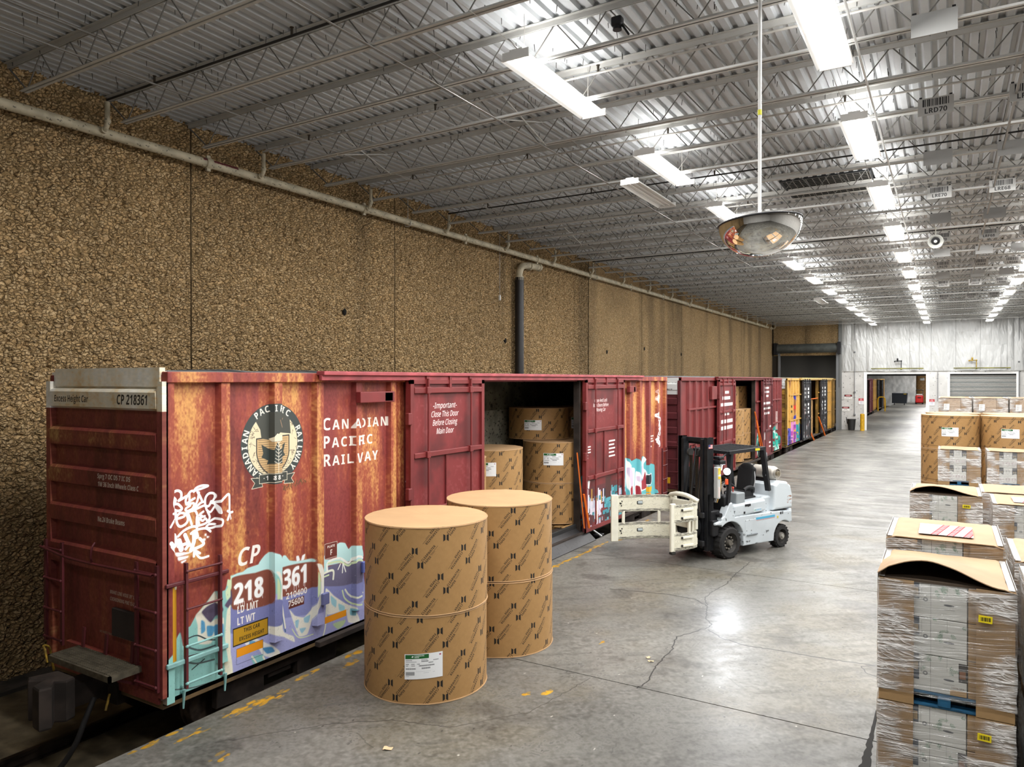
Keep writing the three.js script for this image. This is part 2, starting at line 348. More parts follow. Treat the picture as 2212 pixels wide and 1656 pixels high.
{
  const w = structure('wall_left');
  mb().span(WALL_X - 0.4, WALL_X - 0.22, BED_Y - 0.2, 9.2, FAR_Z - 0.3, BACK_Z).mesh('backing', std(0x14120f, 0.95), w);
  for (let k = -3; k < 10; k++) {                 // joints every 6.07 m
    const a = 8.93 + 6.07 * (k - 1), b = Math.min(a + 6.07, -FAR_Z);
    if (b - a > 0.3 && a > -9.5) aggregatePanel('panel', w, a + 0.018, b - 0.018, BED_Y - 0.1, 9.0, [WALL_X, 0, 0], 'z', a > 0 && a < 26 ? (a < 6 ? -1 : 3.2) : 0);
  }
  mb().span(WALL_X - 0.05, WALL_X + 0.45, BED_Y - 0.1, BED_Y + 0.06, FAR_Z, BACK_Z).mesh('footing', worn(0x55504a, 0x3b3833, { scale: 10, rough: 0.95 }), w);
  const hole = [[-13.1, 5.65], [-20.6, 5.3], [-33.5, 5.5], [-39.2, 5.4], [-29.0, 5.2]];
  for (const [z, y] of hole) mb().sphere(0.09, WALL_X, y, z, 0.5, 1, 0.7, 10).mesh('anchor_hole', std(0x17140f, 0.95), w);
}
// ---- floor
const FLOOR_X1 = RIGHT_X, PLATE = { z0: -17.15, z1: -12.3 };
const concrete = (() => {
  const N = 2048, X0 = -7.55, W = 12, Z0 = -2, L = 18, [c, g] = canvas(N, N), [r] = canvas(1024, 1024), px = N / W, pz = N / L;
  const base = rgb(0x6f6d67), dark = rgb(0x474541), pale = rgb(0x88867f), warm = rgb(0x696253);
  paintPixels(c, (x, y) => {
    const m = x / px, z = y / pz, a = fbm(m * 0.55, z * 0.5, 4096, 4096, 5, 21), b = fbm(m * 2.2, z * 2.2, 4096, 4096, 4, 22), f = fbm(m * 22, z * 22, 4096, 4096, 3, 23), s = fbm(m * 1.1 + z * 0.5, z * 6 - m * 5, 4096, 4096, 4, 24);
    let p = lerp3(dark, pale, clamp(0.16 + 1.25 * (a - 0.25) + 0.35 * (b - 0.5)));
    p = lerp3(p, base, 0.35); p = lerp3(p, warm, 0.55 * smooth(0.45, 0.7, fbm(m * 0.7 + 9, z * 0.7, 4096, 4096, 3, 25)));
    p = lerp3(p, dark, 0.25 * smooth(0.58, 0.74, s)); p = lerp3(p, rgb(0x383633), 0.5 * smooth(0.62, 0.74, f) * smooth(0.4, 0.6, b));
    p = lerp3(p, rgb(0x3f3c38), 0.45 * smooth(0.6, 0.75, fbm(m * 1.3 + 31, z * 1.3, 4096, 4096, 4, 26)));
    const e = (f - 0.5) * 46; return [p[0] + e, p[1] + e, p[2] + e];
  });
  paintPixels(r, (x, y) => { const m = x * W / 1024, z = y * L / 1024; const a = fbm(m * 0.9, z * 0.9, 4096, 4096, 4, 27), s = fbm(m * 1.1 + z * 0.5, z * 6 - m * 5, 4096, 4096, 3, 24), f = fbm(m * 9, z * 9, 4096, 4096, 3, 29); return grey(clamp(0.37 + 0.3 * (a - 0.4) + 0.14 * (s - 0.4) + 0.12 * (f - 0.5), 0.26, 0.75)); });
  const at = ([x, z]) => [(x - X0) * px, (Z0 - z) * pz];
  const crack = (P, w, col = '#1d1b19') => {
    g.strokeStyle = col; g.lineWidth = w; g.lineJoin = 'round'; g.beginPath();
    for (let i = 0; i + 1 < P.length; i++) { const [a, b] = [P[i], P[i + 1]]; if (!i) g.moveTo(...at(a)); const n = Math.ceil(Math.hypot(b[0] - a[0], b[1] - a[1]) / 0.06); for (let k = 1; k <= n; k++) { const t = k / n, j = k < n ? 0.018 : 0; const [u, v] = at([mix(a[0], b[0], t) + rr(-j, j), mix(a[1], b[1], t) + rr(-j, j)]); g.lineTo(u, v); } }
    g.stroke();
  };
  crack([[-3.44, -8.9], [-3.4, -9.2], [-3.49, -9.85], [-3.49, -10.44], [-3.61, -11.02], [-3.43, -11.39], [-3.3, -11.7], [-3.3, -11.89], [-3.47, -12.13], [-3.62, -12.77], [-3.93, -13.07], [-4.45, -13.12], [-5.54, -12.89]], 2.6);
  crack([[-3.27, -11.58], [-2.98, -11.31], [-2.57, -11.18], [-2.1, -11.23], [-1.58, -11.24], [-0.85, -11.32]], 2.8);
  crack([[-3.62, -12.77], [-3.8, -13.24], [-3.81, -13.6], [-3.71, -14.31], [-3.73, -15.31], [-3.71, -16.4]], 1.8);
  crack([[-0.74, -10.9], [-0.95, -11.0], [-1.02, -11.2], [-0.86, -11.32]], 2.2);
  crack([[-6.9, -5.2], [-6.2, -6.1], [-5.6, -6.6], [-4.9, -6.8], [-4.3, -7.6], [-4.1, -8.9]], 1.4, '#3a3733');
  crack([[-6.6, -4.4], [-5.2, -5.0], [-4.4, -5.6]], 1.2, '#3a3733');
  for (let i = 0; i < 26; i++) { const x = rr(-6, -1), z = rr(-4, -17); g.globalAlpha = 0.35; crack([[x, z], [x + rr(-0.4, 0.4), z + rr(-0.3, 0.3)]], rr(0.8, 2), '#2c2a27'); g.globalAlpha = 1; }
  for (let i = 0; i < 700; i++) { const [u, v] = at([rr(-7.4, 4), rr(-3, -19)]); g.fillStyle = rnd() < 0.75 ? '#2b2926' : '#d9d4c8'; g.globalAlpha = rr(0.3, 0.8); g.beginPath(); g.ellipse(u, v, rr(0.8, 3.2), rr(0.6, 2), rr(0, 3), 0, 7); g.fill(); } g.globalAlpha = 1;
  // worn yellow safety paint along the dock edge
  const scrap = (x, z, n, sx, sz, a = 1) => { for (let i = 0; i < n; i++) { const [u, v] = at([x + rr(-1, 1) * rr(0, 1) * sx, z + rr(-1, 1) * sz]); g.globalAlpha = a * rr(0.35, 0.95); g.fillStyle = rnd() < 0.7 ? '#c8921c' : '#a87a1e'; g.beginPath(); g.ellipse(u, v, rr(1, 6), rr(1, 9), rr(-0.4, 0.4), 0, 7); g.fill(); } g.globalAlpha = 1; };
  for (const [x, z, n, sx, sz] of [[-7.5, -4.9, 10, 0.05, 0.35], [-7.3, -5.1, 14, 0.08, 0.2], [-7.34, -5.9, 34, 0.14, 0.28], [-7.28, -6.3, 26, 0.12, 0.25], [-7.45, -7.0, 14, 0.05, 0.2], [-7.42, -7.9, 18, 0.06, 0.14], [-7.2, -7.6, 10, 0.06, 0.15], [-7.2, -14.2, 40, 0.09, 0.5], [-7.18, -15.2, 40, 0.07, 0.5], [-7.2, -16.2, 34, 0.1, 0.45], [-7.05, -17.1, 30, 0.08, 0.4], [-7.1, -18.2, 40, 0.1, 0.6], [-7.3, -19.4, 20, 0.1, 0.4], [-4.37, -8.21, 9, 0.07, 0.07], [-4.6, -8.03, 5, 0.04, 0.04], [-4.5, -10.2, 4, 0.03, 0.03], [-6.9, -4.1, 8, 0.1, 0.1], [-6.6, -5.0, 6, 0.1, 0.1]]) scrap(x, z, n, sx, sz);
  const near = new THREE.MeshPhysicalMaterial({ map: texture(c), roughnessMap: texture(r, false), roughness: 1, specularIntensity: 0.75 });
  // beyond: one plain repeating tile of the same concrete
  const [c2] = canvas(1024, 1024), [r2] = canvas(512, 512), q = 16 / 1024;
  paintPixels(c2, (x, y) => { const a = fbm(x * q, y * q, 16, 16, 5, 31), s = fbm(x * q * 0.5, y * q * 4, 8, 64, 4, 32), f = fbm(x * q * 8, y * q * 8, 128, 128, 3, 33); let p = lerp3(dark, pale, clamp(0.3 + 1.1 * (a - 0.3))); p = lerp3(p, dark, 0.5 * smooth(0.52, 0.7, s)); const e = (f - 0.5) * 34; return [p[0] + e, p[1] + e, p[2] + e * 0.9]; });
  paintPixels(r2, (x, y) => grey(clamp(0.36 + 0.3 * (fbm(x / 32, y / 16, 16, 32, 4, 34) - 0.35), 0.14, 0.6)));
  const far = new THREE.MeshPhysicalMaterial({ specularIntensity: 0.75, map: texture(c2, true, [1 / 10, 1 / 10]), roughnessMap: texture(r2, false, [1 / 10, 1 / 10]), roughness: 1 });
  return { near, far, uv: (x, y, z) => [(x - X0) / W, 1 - (Z0 - z) / L] };
})();
{
  const f = structure('floor'), J = 0.009, xs = [EDGE_X, -0.71, 6.2, FLOOR_X1], zs = [BACK_Z, 3.75, -2.6, -8.95, -15.3, -21.65, -28, -34.35, -40.7, -47.05, -53.4, -59.75, -64.3];
  for (let i = 0; i + 1 < xs.length; i++) for (let j = 0; j + 1 < zs.length; j++) {
    const near = i < 2 && zs[j] < 3 && zs[j + 1] > -22 && !(i === 1 && zs[j + 1] < -19);
    const b = mb(), x0 = xs[i] + (i ? J : 0), x1 = xs[i + 1] - J, z0 = zs[j] - J, z1 = zs[j + 1] + J;
    b.span(x0, x1, -0.2, 0, z0, z1).mesh('floor_slab', near && xs[i] < 4 ? concrete.near : concrete.far, f, near ? { uv: concrete.uv } : {});
  }
  mb().span(EDGE_X, 60, -0.2, 0, -64.3, -152).mesh('floor_slab', concrete.far, f);
  mb().span(EDGE_X + 0.02, 60, -1.2, -0.2, BACK_Z, -152).mesh('dock_base', std(0x2a2826, 0.9), f);
  mb().span(EDGE_X - 0.02, EDGE_X + 0.04, -1.0, -0.012, BACK_Z, -152).mesh('dock_edge_angle', worn(0x4b4742, 0x2a2724, { scale: 9, rough: 0.6, metal: 0.5 }), f);
  mb().span(WALL_X - 0.4, EDGE_X + 0.1, BED_Y - 0.3, BED_Y, BACK_Z, -152).mesh('track_bed', worn(0x74674f, 0x463d30, { metres: 3, scale: 14, sharp: 0.9, rough: 0.95, bump: 0.02 }), f);
  // joint filler broken out along the long joint beside the pallets
  const edge = []; for (let i = 0; i <= 46; i++) edge.push([0.012 + 0.05 * smooth(2.9, 1.2, i * 0.065) * rr(0.4, 1), i * 0.065]); for (let i = 46; i >= 0; i--) edge.push([-0.012 - 0.05 * smooth(2.9, 1.2, i * 0.065) * rr(0.2, 1), i * 0.065]);
  const b = mb().extrude(edge, 0.004, place(-0.72, 0, -6.8, -Math.PI / 2, 0, 0));
  b.mesh('joint_filler', std(0x23211f, 0.9), f);
}
for (const [x, nm] of [[-9.8, 'far'], [-8.32, 'dock']]) {
  const r = structure(`trim_${nm === 'far' ? 1 : 2}`);
  mb().span(x - 0.035, x + 0.035, RAIL_Y - 0.04, RAIL_Y, BACK_Z, -152).span(x - 0.01, x + 0.01, BED_Y, RAIL_Y - 0.04, BACK_Z, -152).span(x - 0.07, x + 0.07, BED_Y, BED_Y + 0.02, BACK_Z, -152).mesh('rail', worn(0x4d423a, 0x2b2521, { rough: 0.5, metal: 0.6 }), r);
}
// ---- far wall: rough panels over the rail opening, white wall with two doorways
const whiteWall = worn(0xcfcecb, 0xbcbbb6, { metres: 4, scale: 10, sharp: 0.9, spots: 0.24, spot: 0xb5b2aa, rough: 0.6 });
const rollSlat = std(0x9a9995, 0.5, 0.2), doorFrame = std(0xeeeeec, 0.5), shutterGrey = std(0x868a88, 0.55, 0.2);
const DOOR = { x0: -5.47, x1: -1.39, y: 4.45 }, ROLL = { x0: 0.18, x1: 4.3, y: 4.45 }, RAILGATE = { x0: -12.2, x1: -7.55, y: 6.2 };
{
  const w = structure('wall_far'), Z = FAR_Z, B = Z - 0.3;
  aggregatePanel('panel', w, WALL_X, -10.05, 6.0, 9.0, [0, 0, Z]); aggregatePanel('panel', w, -10.02, -7.3, 6.0, 9.0, [0, 0, Z]);
  mb().span(WALL_X - 0.3, RIGHT_X, 6.2, 9.2, Z - 0.17, B).span(WALL_X - 0.3, RAILGATE.x0, BED_Y, 6.2, Z - 0.01, B).mesh('backing', std(0x3c352b, 0.9), w);
  const pier = (x0, x1, y0, y1) => mb().span(x0, x1, y0, y1, Z, B).mesh('panel', whiteWall, w);
  pier(-7.3, DOOR.x0, -0.1, 4.68); pier(DOOR.x0, DOOR.x1, DOOR.y, 4.68); pier(DOOR.x1, ROLL.x0, -0.1, 4.68); pier(ROLL.x0, ROLL.x1, ROLL.y, 4.68); pier(ROLL.x1, 8.6, -0.1, 4.68); pier(8.6, RIGHT_X, -0.1, 4.68);
  mb().span(-7.55, -7.3, BED_Y, 8.9, Z + 0.06, B).mesh('corner_guard', std(0x7b7d7c, 0.5, 0.4), w);
  // sagging white insulation sheets above
  const [ci] = canvas(1024, 1024);
  paintPixels(ci, (x, y) => { const u = x / 1024, v = y / 1024; const n = fbm(u * 7 + v * 1.2, v * 3 - u * 2, 4096, 4096, 4, 61), m = fbm(u * 18 - v * 4, v * 5, 4096, 4096, 3, 62); return grey(clamp(0.5 + 0.9 * (Math.abs(n - 0.5) - 0.12) + 0.5 * (m - 0.5))); });
  const film = std(0xb9bab9, 0.22, 0, { bumpMap: texture(ci, false, [1 / 3.2, 1 / 4.4]), bumpScale: 0.12 });
  const xs = [-7.3, -6.6, -5.5, -5.05, -4.05, -2.5, -1.85, -1.05, 0.55, 2.1, 3.75, 4.15, 4.9, 6.5, 8.1, 9.7, 11.3, RIGHT_X];
  for (let i = 0; i + 1 < xs.length; i++) {
    const a = xs[i], b = xs[i + 1], g = new THREE.PlaneGeometry(b - a - 0.02, 4.25, 10, 24), p = g.attributes.position, uv = g.attributes.uv;
    for (let k = 0; k < p.count; k++) { const s = (p.getX(k) / (b - a) + 0.5), y = p.getY(k); p.setZ(k, 0.03 + 0.09 * Math.sin(Math.PI * clamp(s)) * (0.6 + 0.4 * Math.sin(y * 1.3 + i * 2)) + 0.05 * (fbm(s * 4 + i * 9, y * 1.1 + s * 3 + 40, 4096, 4096, 3, 63) - 0.5)); uv.setXY(k, p.getX(k) + i * 1.37, y + i); }
    g.translate((a + b) / 2, 4.68 + 2.125, Z + 0.02); g.computeVertexNormals();
    addMesh(g, 'insulation_sheet', film, w);
    if (i) mb().span(a - 0.012, a + 0.012, 4.68, 8.93, Z, Z + 0.03).mesh('seam_strip', std(0x8d8d8a, 0.6), w);
  }
  mb().span(-7.3, RIGHT_X, 4.66, 4.72, Z, Z + 0.05).mesh('sill_strip', std(0xcfcfca, 0.6), w);
}
{
  const d = structure('door_1', [0, 0, FAR_Z]); d.off = null;
  mb().span(DOOR.x0 - 0.22, DOOR.x0, 0, DOOR.y + 0.16, -0.34, 0.05).span(DOOR.x1, DOOR.x1 + 0.22, 0, DOOR.y + 0.16, -0.34, 0.05).span(DOOR.x0, DOOR.x1, DOOR.y, DOOR.y + 0.16, -0.34, 0.05).mesh('door_frame', doorFrame, d);
  mb().span(DOOR.x0, DOOR.x1, DOOR.y - 0.14, DOOR.y, -0.3, -0.18).mesh('door_head_seal', std(0x1c1c1c, 0.8), d);
}
{
  const d = structure('door_2', [0, 0, FAR_Z]);
  mb().span(ROLL.x0 - 0.16, ROLL.x0, 0, ROLL.y + 0.14, -0.3, 0.05).span(ROLL.x1, ROLL.x1 + 0.16, 0, ROLL.y + 0.14, -0.3, 0.05).span(ROLL.x0, ROLL.x1, ROLL.y, ROLL.y + 0.14, -0.3, 0.05).mesh('door_frame', doorFrame, d);
  for (let i = 0; i < 40; i++) mb().add(new THREE.CylinderGeometry(0.062, 0.062, ROLL.x1 - ROLL.x0, 8, 1, false, 0, Math.PI), place((ROLL.x0 + ROLL.x1) / 2, 0.055 + i * 0.11, -0.16, 0, 0, Math.PI / 2)).span(ROLL.x0, ROLL.x1, i * 0.11, i * 0.11 + 0.109, -0.2, -0.16).mesh('slat', i % 3 === 1 ? shutterGrey : rollSlat, d);
  mb().span(ROLL.x0, ROLL.x1, ROLL.y - 0.09, ROLL.y, -0.16, -0.05).mesh('door_head_seal', std(0x18181a, 0.8), d);
}
{
  const d = structure('door_3', [0, 0, FAR_Z]);   // roller shutter wound up over the tracks
  const cx = (RAILGATE.x0 + RAILGATE.x1) / 2, L = RAILGATE.x1 - RAILGATE.x0;
  mb().cyl(0.36, 0.36, L, 20, cx, 6.6, 0.3, 0, 0, Math.PI / 2).span(RAILGATE.x0, RAILGATE.x1, 6.22, 6.96, 0, 0.3).mesh('shutter_hood', worn(0x5f6361, 0x4c504f, { rough: 0.55, metal: 0.3 }), d);
  eachOf('end_bracket', blackSteel, d, mb().span(RAILGATE.x0 - 0.25, RAILGATE.x0, 6.1, 7.05, 0, 0.7), mb().span(RAILGATE.x1 - 0.02, RAILGATE.x1 + 0.2, 6.1, 7.05, 0, 0.7));
  eachOf('guide_channel', std(0x83868a, 0.45, 0.5), d, mb().span(RAILGATE.x0, RAILGATE.x0 + 0.16, BED_Y, 6.2, 0, 0.14), mb().span(RAILGATE.x1 - 0.16, RAILGATE.x1, BED_Y, 6.2, 0, 0.14));
  mb().cyl(0.12, 0.12, 0.4, 12, RAILGATE.x1 + 0.12, 6.75, 0.5, 0, 0, 0).rod(V(RAILGATE.x1 + 0.1, 6.2, 0.4), V(RAILGATE.x1 + 0.1, 3.4, 0.4), 0.015).mesh('shutter_motor', blackSteel, d);
}
// ---- the remaining enclosure, and the next room
{
  const r = structure('wall_right'); mb().span(RIGHT_X, RIGHT_X + 0.3, -0.2, 9.2, BACK_Z, FAR_Z).mesh('panel', whiteWall, r);
  const b = structure('wall_back'); mb().span(WALL_X - 0.3, RIGHT_X + 0.3, -1, 9.2, BACK_Z, BACK_Z + 0.3).mesh('panel', whiteWall, b);
  const n = structure('wall_next_room');
  const greyWall = worn(0xc4c5c4, 0x9a9b9a, { metres: 6, scale: 9, sharp: 0.8, sx: 2, rough: 0.5 });
  mb().span(-13, -12.6, -1, 7.4, -64.5, -152).mesh('panel', std(0x46423b, 0.9), n);
  mb().span(-13, 20, -1, 7.4, -150, -150.4).mesh('panel', greyWall, n);
  mb().span(14, 14.4, -1, 7.4, -64.5, -150).mesh('panel', greyWall, n);
  mb().span(-13, 14.4, 7.2, 7.5, -64.35, -150.4).mesh('ceiling_panel', std(0x8d8d8a, 0.8), n);
}
// ---- ceiling: ribbed steel deck on open web joists
const deckPaint = worn(0xbdc0c2, 0xacaeaf, { metres: 5, scale: 14, sharp: 0.8, rough: 0.6 });
const JOIST_Z = (k) => -4.15 - 1.575 * k, CHORD_Y = 8.4;
const HATCH = { x0: -3.55, x1: -1.6, z0: -18.95, z1: -20.9 };
{
  const c = structure('ceiling'), P = [], rib = 0.2, z0 = BACK_Z, z1 = FAR_Z - 0.1;
  const quad = (xa, ya, xb, yb, za, zb) => P.push(xa, ya, za, xb, yb, zb, xa, ya, zb, xa, ya, za, xb, yb, za, xb, yb, zb);
  for (let x = WALL_X - 0.2; x < RIGHT_X + 0.2; x += rib) {
    const s = [[0, 0.05], [0.06, 0.05], [0.085, 0], [0.175, 0], [0.2, 0.05]];
    for (let i = 0; i < 4; i++) {
      const xa = x + s[i][0], xb = x + s[i + 1][0], ya = DECK_Y + s[i][1], yb = DECK_Y + s[i + 1][1];
      if (xb > HATCH.x0 && xa < HATCH.x1) { quad(xa, ya, xb, yb, z0, HATCH.z0); quad(xa, ya, xb, yb, HATCH.z1, z1); } else quad(xa, ya, xb, yb, z0, z1);
    }
  }
  const g = new THREE.BufferGeometry(); g.setAttribute('position', new THREE.Float32BufferAttribute(P, 3)); g.setAttribute('uv', new THREE.Float32BufferAttribute(new Float32Array(P.length / 3 * 2), 2)); g.computeVertexNormals();
  const b = mb(); b.g.push(g); b.mesh('roof_deck', deckPaint, c);
  mb().span(WALL_X - 0.4, HATCH.x0, 9.02, 9.25, BACK_Z + 0.3, FAR_Z - 0.3).span(HATCH.x1, RIGHT_X + 0.4, 9.02, 9.25, BACK_Z + 0.3, FAR_Z - 0.3).span(HATCH.x0, HATCH.x1, 9.02, 9.25, BACK_Z + 0.3, HATCH.z0).span(HATCH.x0, HATCH.x1, 9.02, 9.25, HATCH.z1, FAR_Z - 0.3).mesh('roof_slab', std(0x55534f, 0.9), c);
  // smoke hatch with a security grid
  const h = group('roof_hatch', c), t = 0.04;
  mb().span(HATCH.x0 - t, HATCH.x0, 8.9, 9.6, HATCH.z0, HATCH.z1).span(HATCH.x1, HATCH.x1 + t, 8.9, 9.6, HATCH.z0, HATCH.z1).span(HATCH.x0, HATCH.x1, 8.9, 9.6, HATCH.z0, HATCH.z0 + t).span(HATCH.x0, HATCH.x1, 8.9, 9.6, HATCH.z1 - t, HATCH.z1).span(HATCH.x0, HATCH.x1, 9.58, 9.62, HATCH.z0, HATCH.z1).mesh('hatch_well', std(0x26282a, 0.8), h);
  const gb = mb(); for (let x = HATCH.x0 + 0.1; x < HATCH.x1; x += 0.15) gb.bar(V(x, 8.92, HATCH.z0), V(x, 8.92, HATCH.z1), 0.014, 0.014); for (let z = HATCH.z0 - 0.1; z > HATCH.z1; z -= 0.15) gb.bar(V(HATCH.x0, 8.92, z), V(HATCH.x1, 8.92, z), 0.014, 0.014);
  gb.mesh('security_grid', std(0x77756f, 0.5, 0.3), h);
  // joists: the geometry of one is shared by all
  const X0 = -12.15, X1 = RIGHT_X - 0.1, y = CHORD_Y, top = DECK_Y - 0.005;
  const angle = (b, xa, xb, y, dir, w) => b.span(xa, xb, y, y + 0.007, dir * 0.008, dir * (0.008 + w)).span(xa, xb, y, y + (dir ? w : 0), dir * 0.008, dir * 0.015);
  const lower = mb(); angle(lower, X0, X1, y, 1, 0.05); angle(lower, X0, X1, y, -1, 0.05);
  const upper = mb(); for (const d of [1, -1]) upper.span(WALL_X, X1, top - 0.007, top, d * 0.01, d * 0.075).span(WALL_X, X1, top - 0.075, top, d * 0.01, d * 0.018);
  const web = mb(), half = 0.39; let x = X0 + 0.12, up = true;
  web.rod(V(WALL_X, top - 0.05, 0), V(X0 + 0.1, y + 0.02, 0), 0.014, 6);
  for (; x + half < X1; x += half, up = !up) web.rod(V(x, up ? y + 0.02 : top - 0.04, 0), V(x + half, up ? top - 0.04 : y + 0.02, 0), 0.01, 5);
  const G = { lower: lower.geometry(), upper: upper.geometry(), web: web.geometry() };
  const joistPaint = std(0xbdbcb8, 0.45), rodShade = std(0x6d6b67, 0.5), bridgePaint = std(0x95938f, 0.6);  // web rods darker than the chords: their shade is put into the colour
  for (let k = -8; k < 38; k++) {
    const j = group('roof_joist', c, [0, 0, JOIST_Z(k)]);
    addMesh(G.upper, 'top_chord', joistPaint, j); addMesh(G.lower, 'bottom_chord', joistPaint, j); addMesh(G.web, 'web', rodShade, j);
  }
  // bridging: angles along the hall at both chords, with crossed diagonals
  for (const bx of [-10.25, -6.5, 0.9, 4.6, 8.3]) {
    for (const yy of [bx < -9 ? y + 0.04 : y - 0.03, top - 0.12]) mb().span(bx - 0.02, bx + 0.015, yy, yy + 0.006, BACK_Z, FAR_Z).span(bx - 0.02, bx - 0.014, yy, yy + 0.03, BACK_Z, FAR_Z).mesh('bridging_angle', bridgePaint, c);
    for (let k = -8; k < 37; k += 6) { const a = JOIST_Z(k), e = JOIST_Z(k + 1); mb().rod(V(bx, y, a), V(bx, top - 0.1, e), 0.014, 5).rod(V(bx + 0.03, top - 0.1, a), V(bx + 0.03, y, e), 0.014, 5).mesh('cross_brace', joistPaint, c); }
  }
  const beamPaint = std(0x98948c, 0.55);           // a girder line far over the pallets carries the joists
  mb().span(9.6, 9.8, 8.1, 8.12, BACK_Z, FAR_Z).span(9.69, 9.71, 8.1, 8.4, BACK_Z, FAR_Z).span(9.6, 9.8, 8.36, 8.38, BACK_Z, FAR_Z).mesh('girder', beamPaint, c);
  // deck screws poking through
  const im = new THREE.InstancedMesh(new THREE.CylinderGeometry(0.006, 0.004, 0.1, 5), std(0x4a4844, 0.5, 0.4), 5200), m = M4();
  for (let i = 0; i < 5200; i++) { const zz = rr(-2, -50); m.compose(V(WALL_X + 0.25 + 0.2 * Math.floor(rr(0, 118)) + 0.13 - 0.2, DECK_Y - 0.05, zz), new THREE.Quaternion().setFromEuler(new THREE.Euler(rr(-0.15, 0.15), 0, rr(-0.15, 0.15))), V(1, rr(0.5, 1.2), 1)); im.setMatrixAt(i, m); }
  im.name = 'deck_screws'; im.userData.kind = 'stuff'; c.add(im);
}
// ---- strip lights
{
  const white = std(0xf0f0ee, 0.35), L = 2.44, tubeGlow = new THREE.MeshStandardMaterial({ color: 0xffffff, emissive: LAMP.colour, emissiveIntensity: 5 });
  const house = mb().span(-0.09, 0.09, 0.07, 0.13, -L / 2, L / 2).geometry();
  const sec = (x0, y0, x1, y1) => mb().bar(V(x0, y0, 0), V(x1, y1, 0), 0.004, L).geometry();
  const refl = mergeGeometries([sec(-0.23, 0.0, -0.12, 0.085), sec(-0.12, 0.085, 0, 0.06), sec(0, 0.06, 0.12, 0.085), sec(0.12, 0.085, 0.23, 0.0)].map((g) => g));
  const caps = [-1, 1].map((s) => mb().span(-0.2, 0.2, -0.01, 0.1, s * L / 2, s * (L / 2 + 0.02)).geometry());
  const tube = new THREE.CylinderGeometry(0.015, 0.015, L - 0.04, 10).rotateX(Math.PI / 2);
  const wire = [-1, 1].map((s) => mb().rod(V(0, 0.13, s), V(0, DECK_Y - LIGHT_Y - 0.05, s), 0.004, 5).geometry());
  const fixture = (x, z, label, lit) => {
    const t = thing('strip_light', label, 'ceiling light', [x, LIGHT_Y, z], 0, lit ? 'lit strip lights in rows' : 'unlit strip lights');
    addMesh(house, 'housing', white, t); addMesh(refl, 'reflector', white, t); for (const g of caps) addMesh(g, 'end_plate', white, t); for (const g of wire) addMesh(g, 'hanger_wire', paintGrey, t);
    for (const k of [-0.17, -0.06, 0.06, 0.17]) { const m = addMesh(tube, 'lamp_tube', lit ? tubeGlow : white, t); m.position.set(k, 0.035 + (Math.abs(k) < 0.1 ? 0.0 : 0), 0); }
    if (!lit) return;
    for (const s of [-1, 1]) { const d = new THREE.RectAreaLight(LAMP.colour, LAMP.side, 0.21, L - 0.04); d.position.set(s * 0.1, -0.03, 0); d.lookAt(s * (0.1 + Math.sin(LAMP.tilt)), -0.03 - Math.cos(LAMP.tilt), 0); d.rotateZ(0); t.add(d); }
    const u = new THREE.RectAreaLight(LAMP.colour, LAMP.up, 0.2, L - 0.04); u.position.set(0, 0.14, 0); u.rotation.x = Math.PI / 2; t.add(u);
  };
  for (const row of LIGHT_ROWS) for (let i = 0; i < row.n; i++) {
    const z = row.z - i * LIGHT_STEP;
    fixture(row.x, z, `lit strip light, ${ORD[row.n - 1 - i]} from the white end wall in the ${row.name}`, true);
  }
  fixture(-5.85, -15.9, 'unlit strip light hanging between the second and third lit ones over the boxcars', false);
  fixture(-5.85, -42.3, 'unlit strip light over the yellow boxcar far down the hall', false);
  for (const [x, w] of [[-1.02, 0.016], [-1.42, 0.005], [-4.85, 0.005], [2.56, 0.005]]) { const t = tag(mb().rod(V(x, w > 0.01 ? 8.35 : 8.36, 2), V(x, w > 0.01 ? 8.35 : 8.36, FAR_Z + 0.2), w, 6).mesh('conduit', w > 0.01 ? paintWhite : paintGrey), w > 0.01 ? 'white electrical conduit running along beside the middle light row' : `thin grey wire running along above the light row at ${x < -4 ? 'the boxcars' : x > 0 ? 'the pallets' : 'the middle of the aisle'}`, 'conduit'); }
  // the next room's lamps
  const NL = thing('ceiling_lamp', 'strip of lamps lighting the room beyond the open doorway', 'ceiling light', [-2, 6.9, -90]);
  for (const z of [14, -4, -22, -40, -54]) { const m = mb().span(-2, 2, 0, 0.06, z - 0.6, z + 0.6).mesh('lamp_panel', tubeGlow, NL); const d = new THREE.RectAreaLight(LAMP.colour, 75, 4, 1.2); d.position.set(0, -0.01, z); d.rotation.x = -Math.PI / 2; NL.add(d); }
}
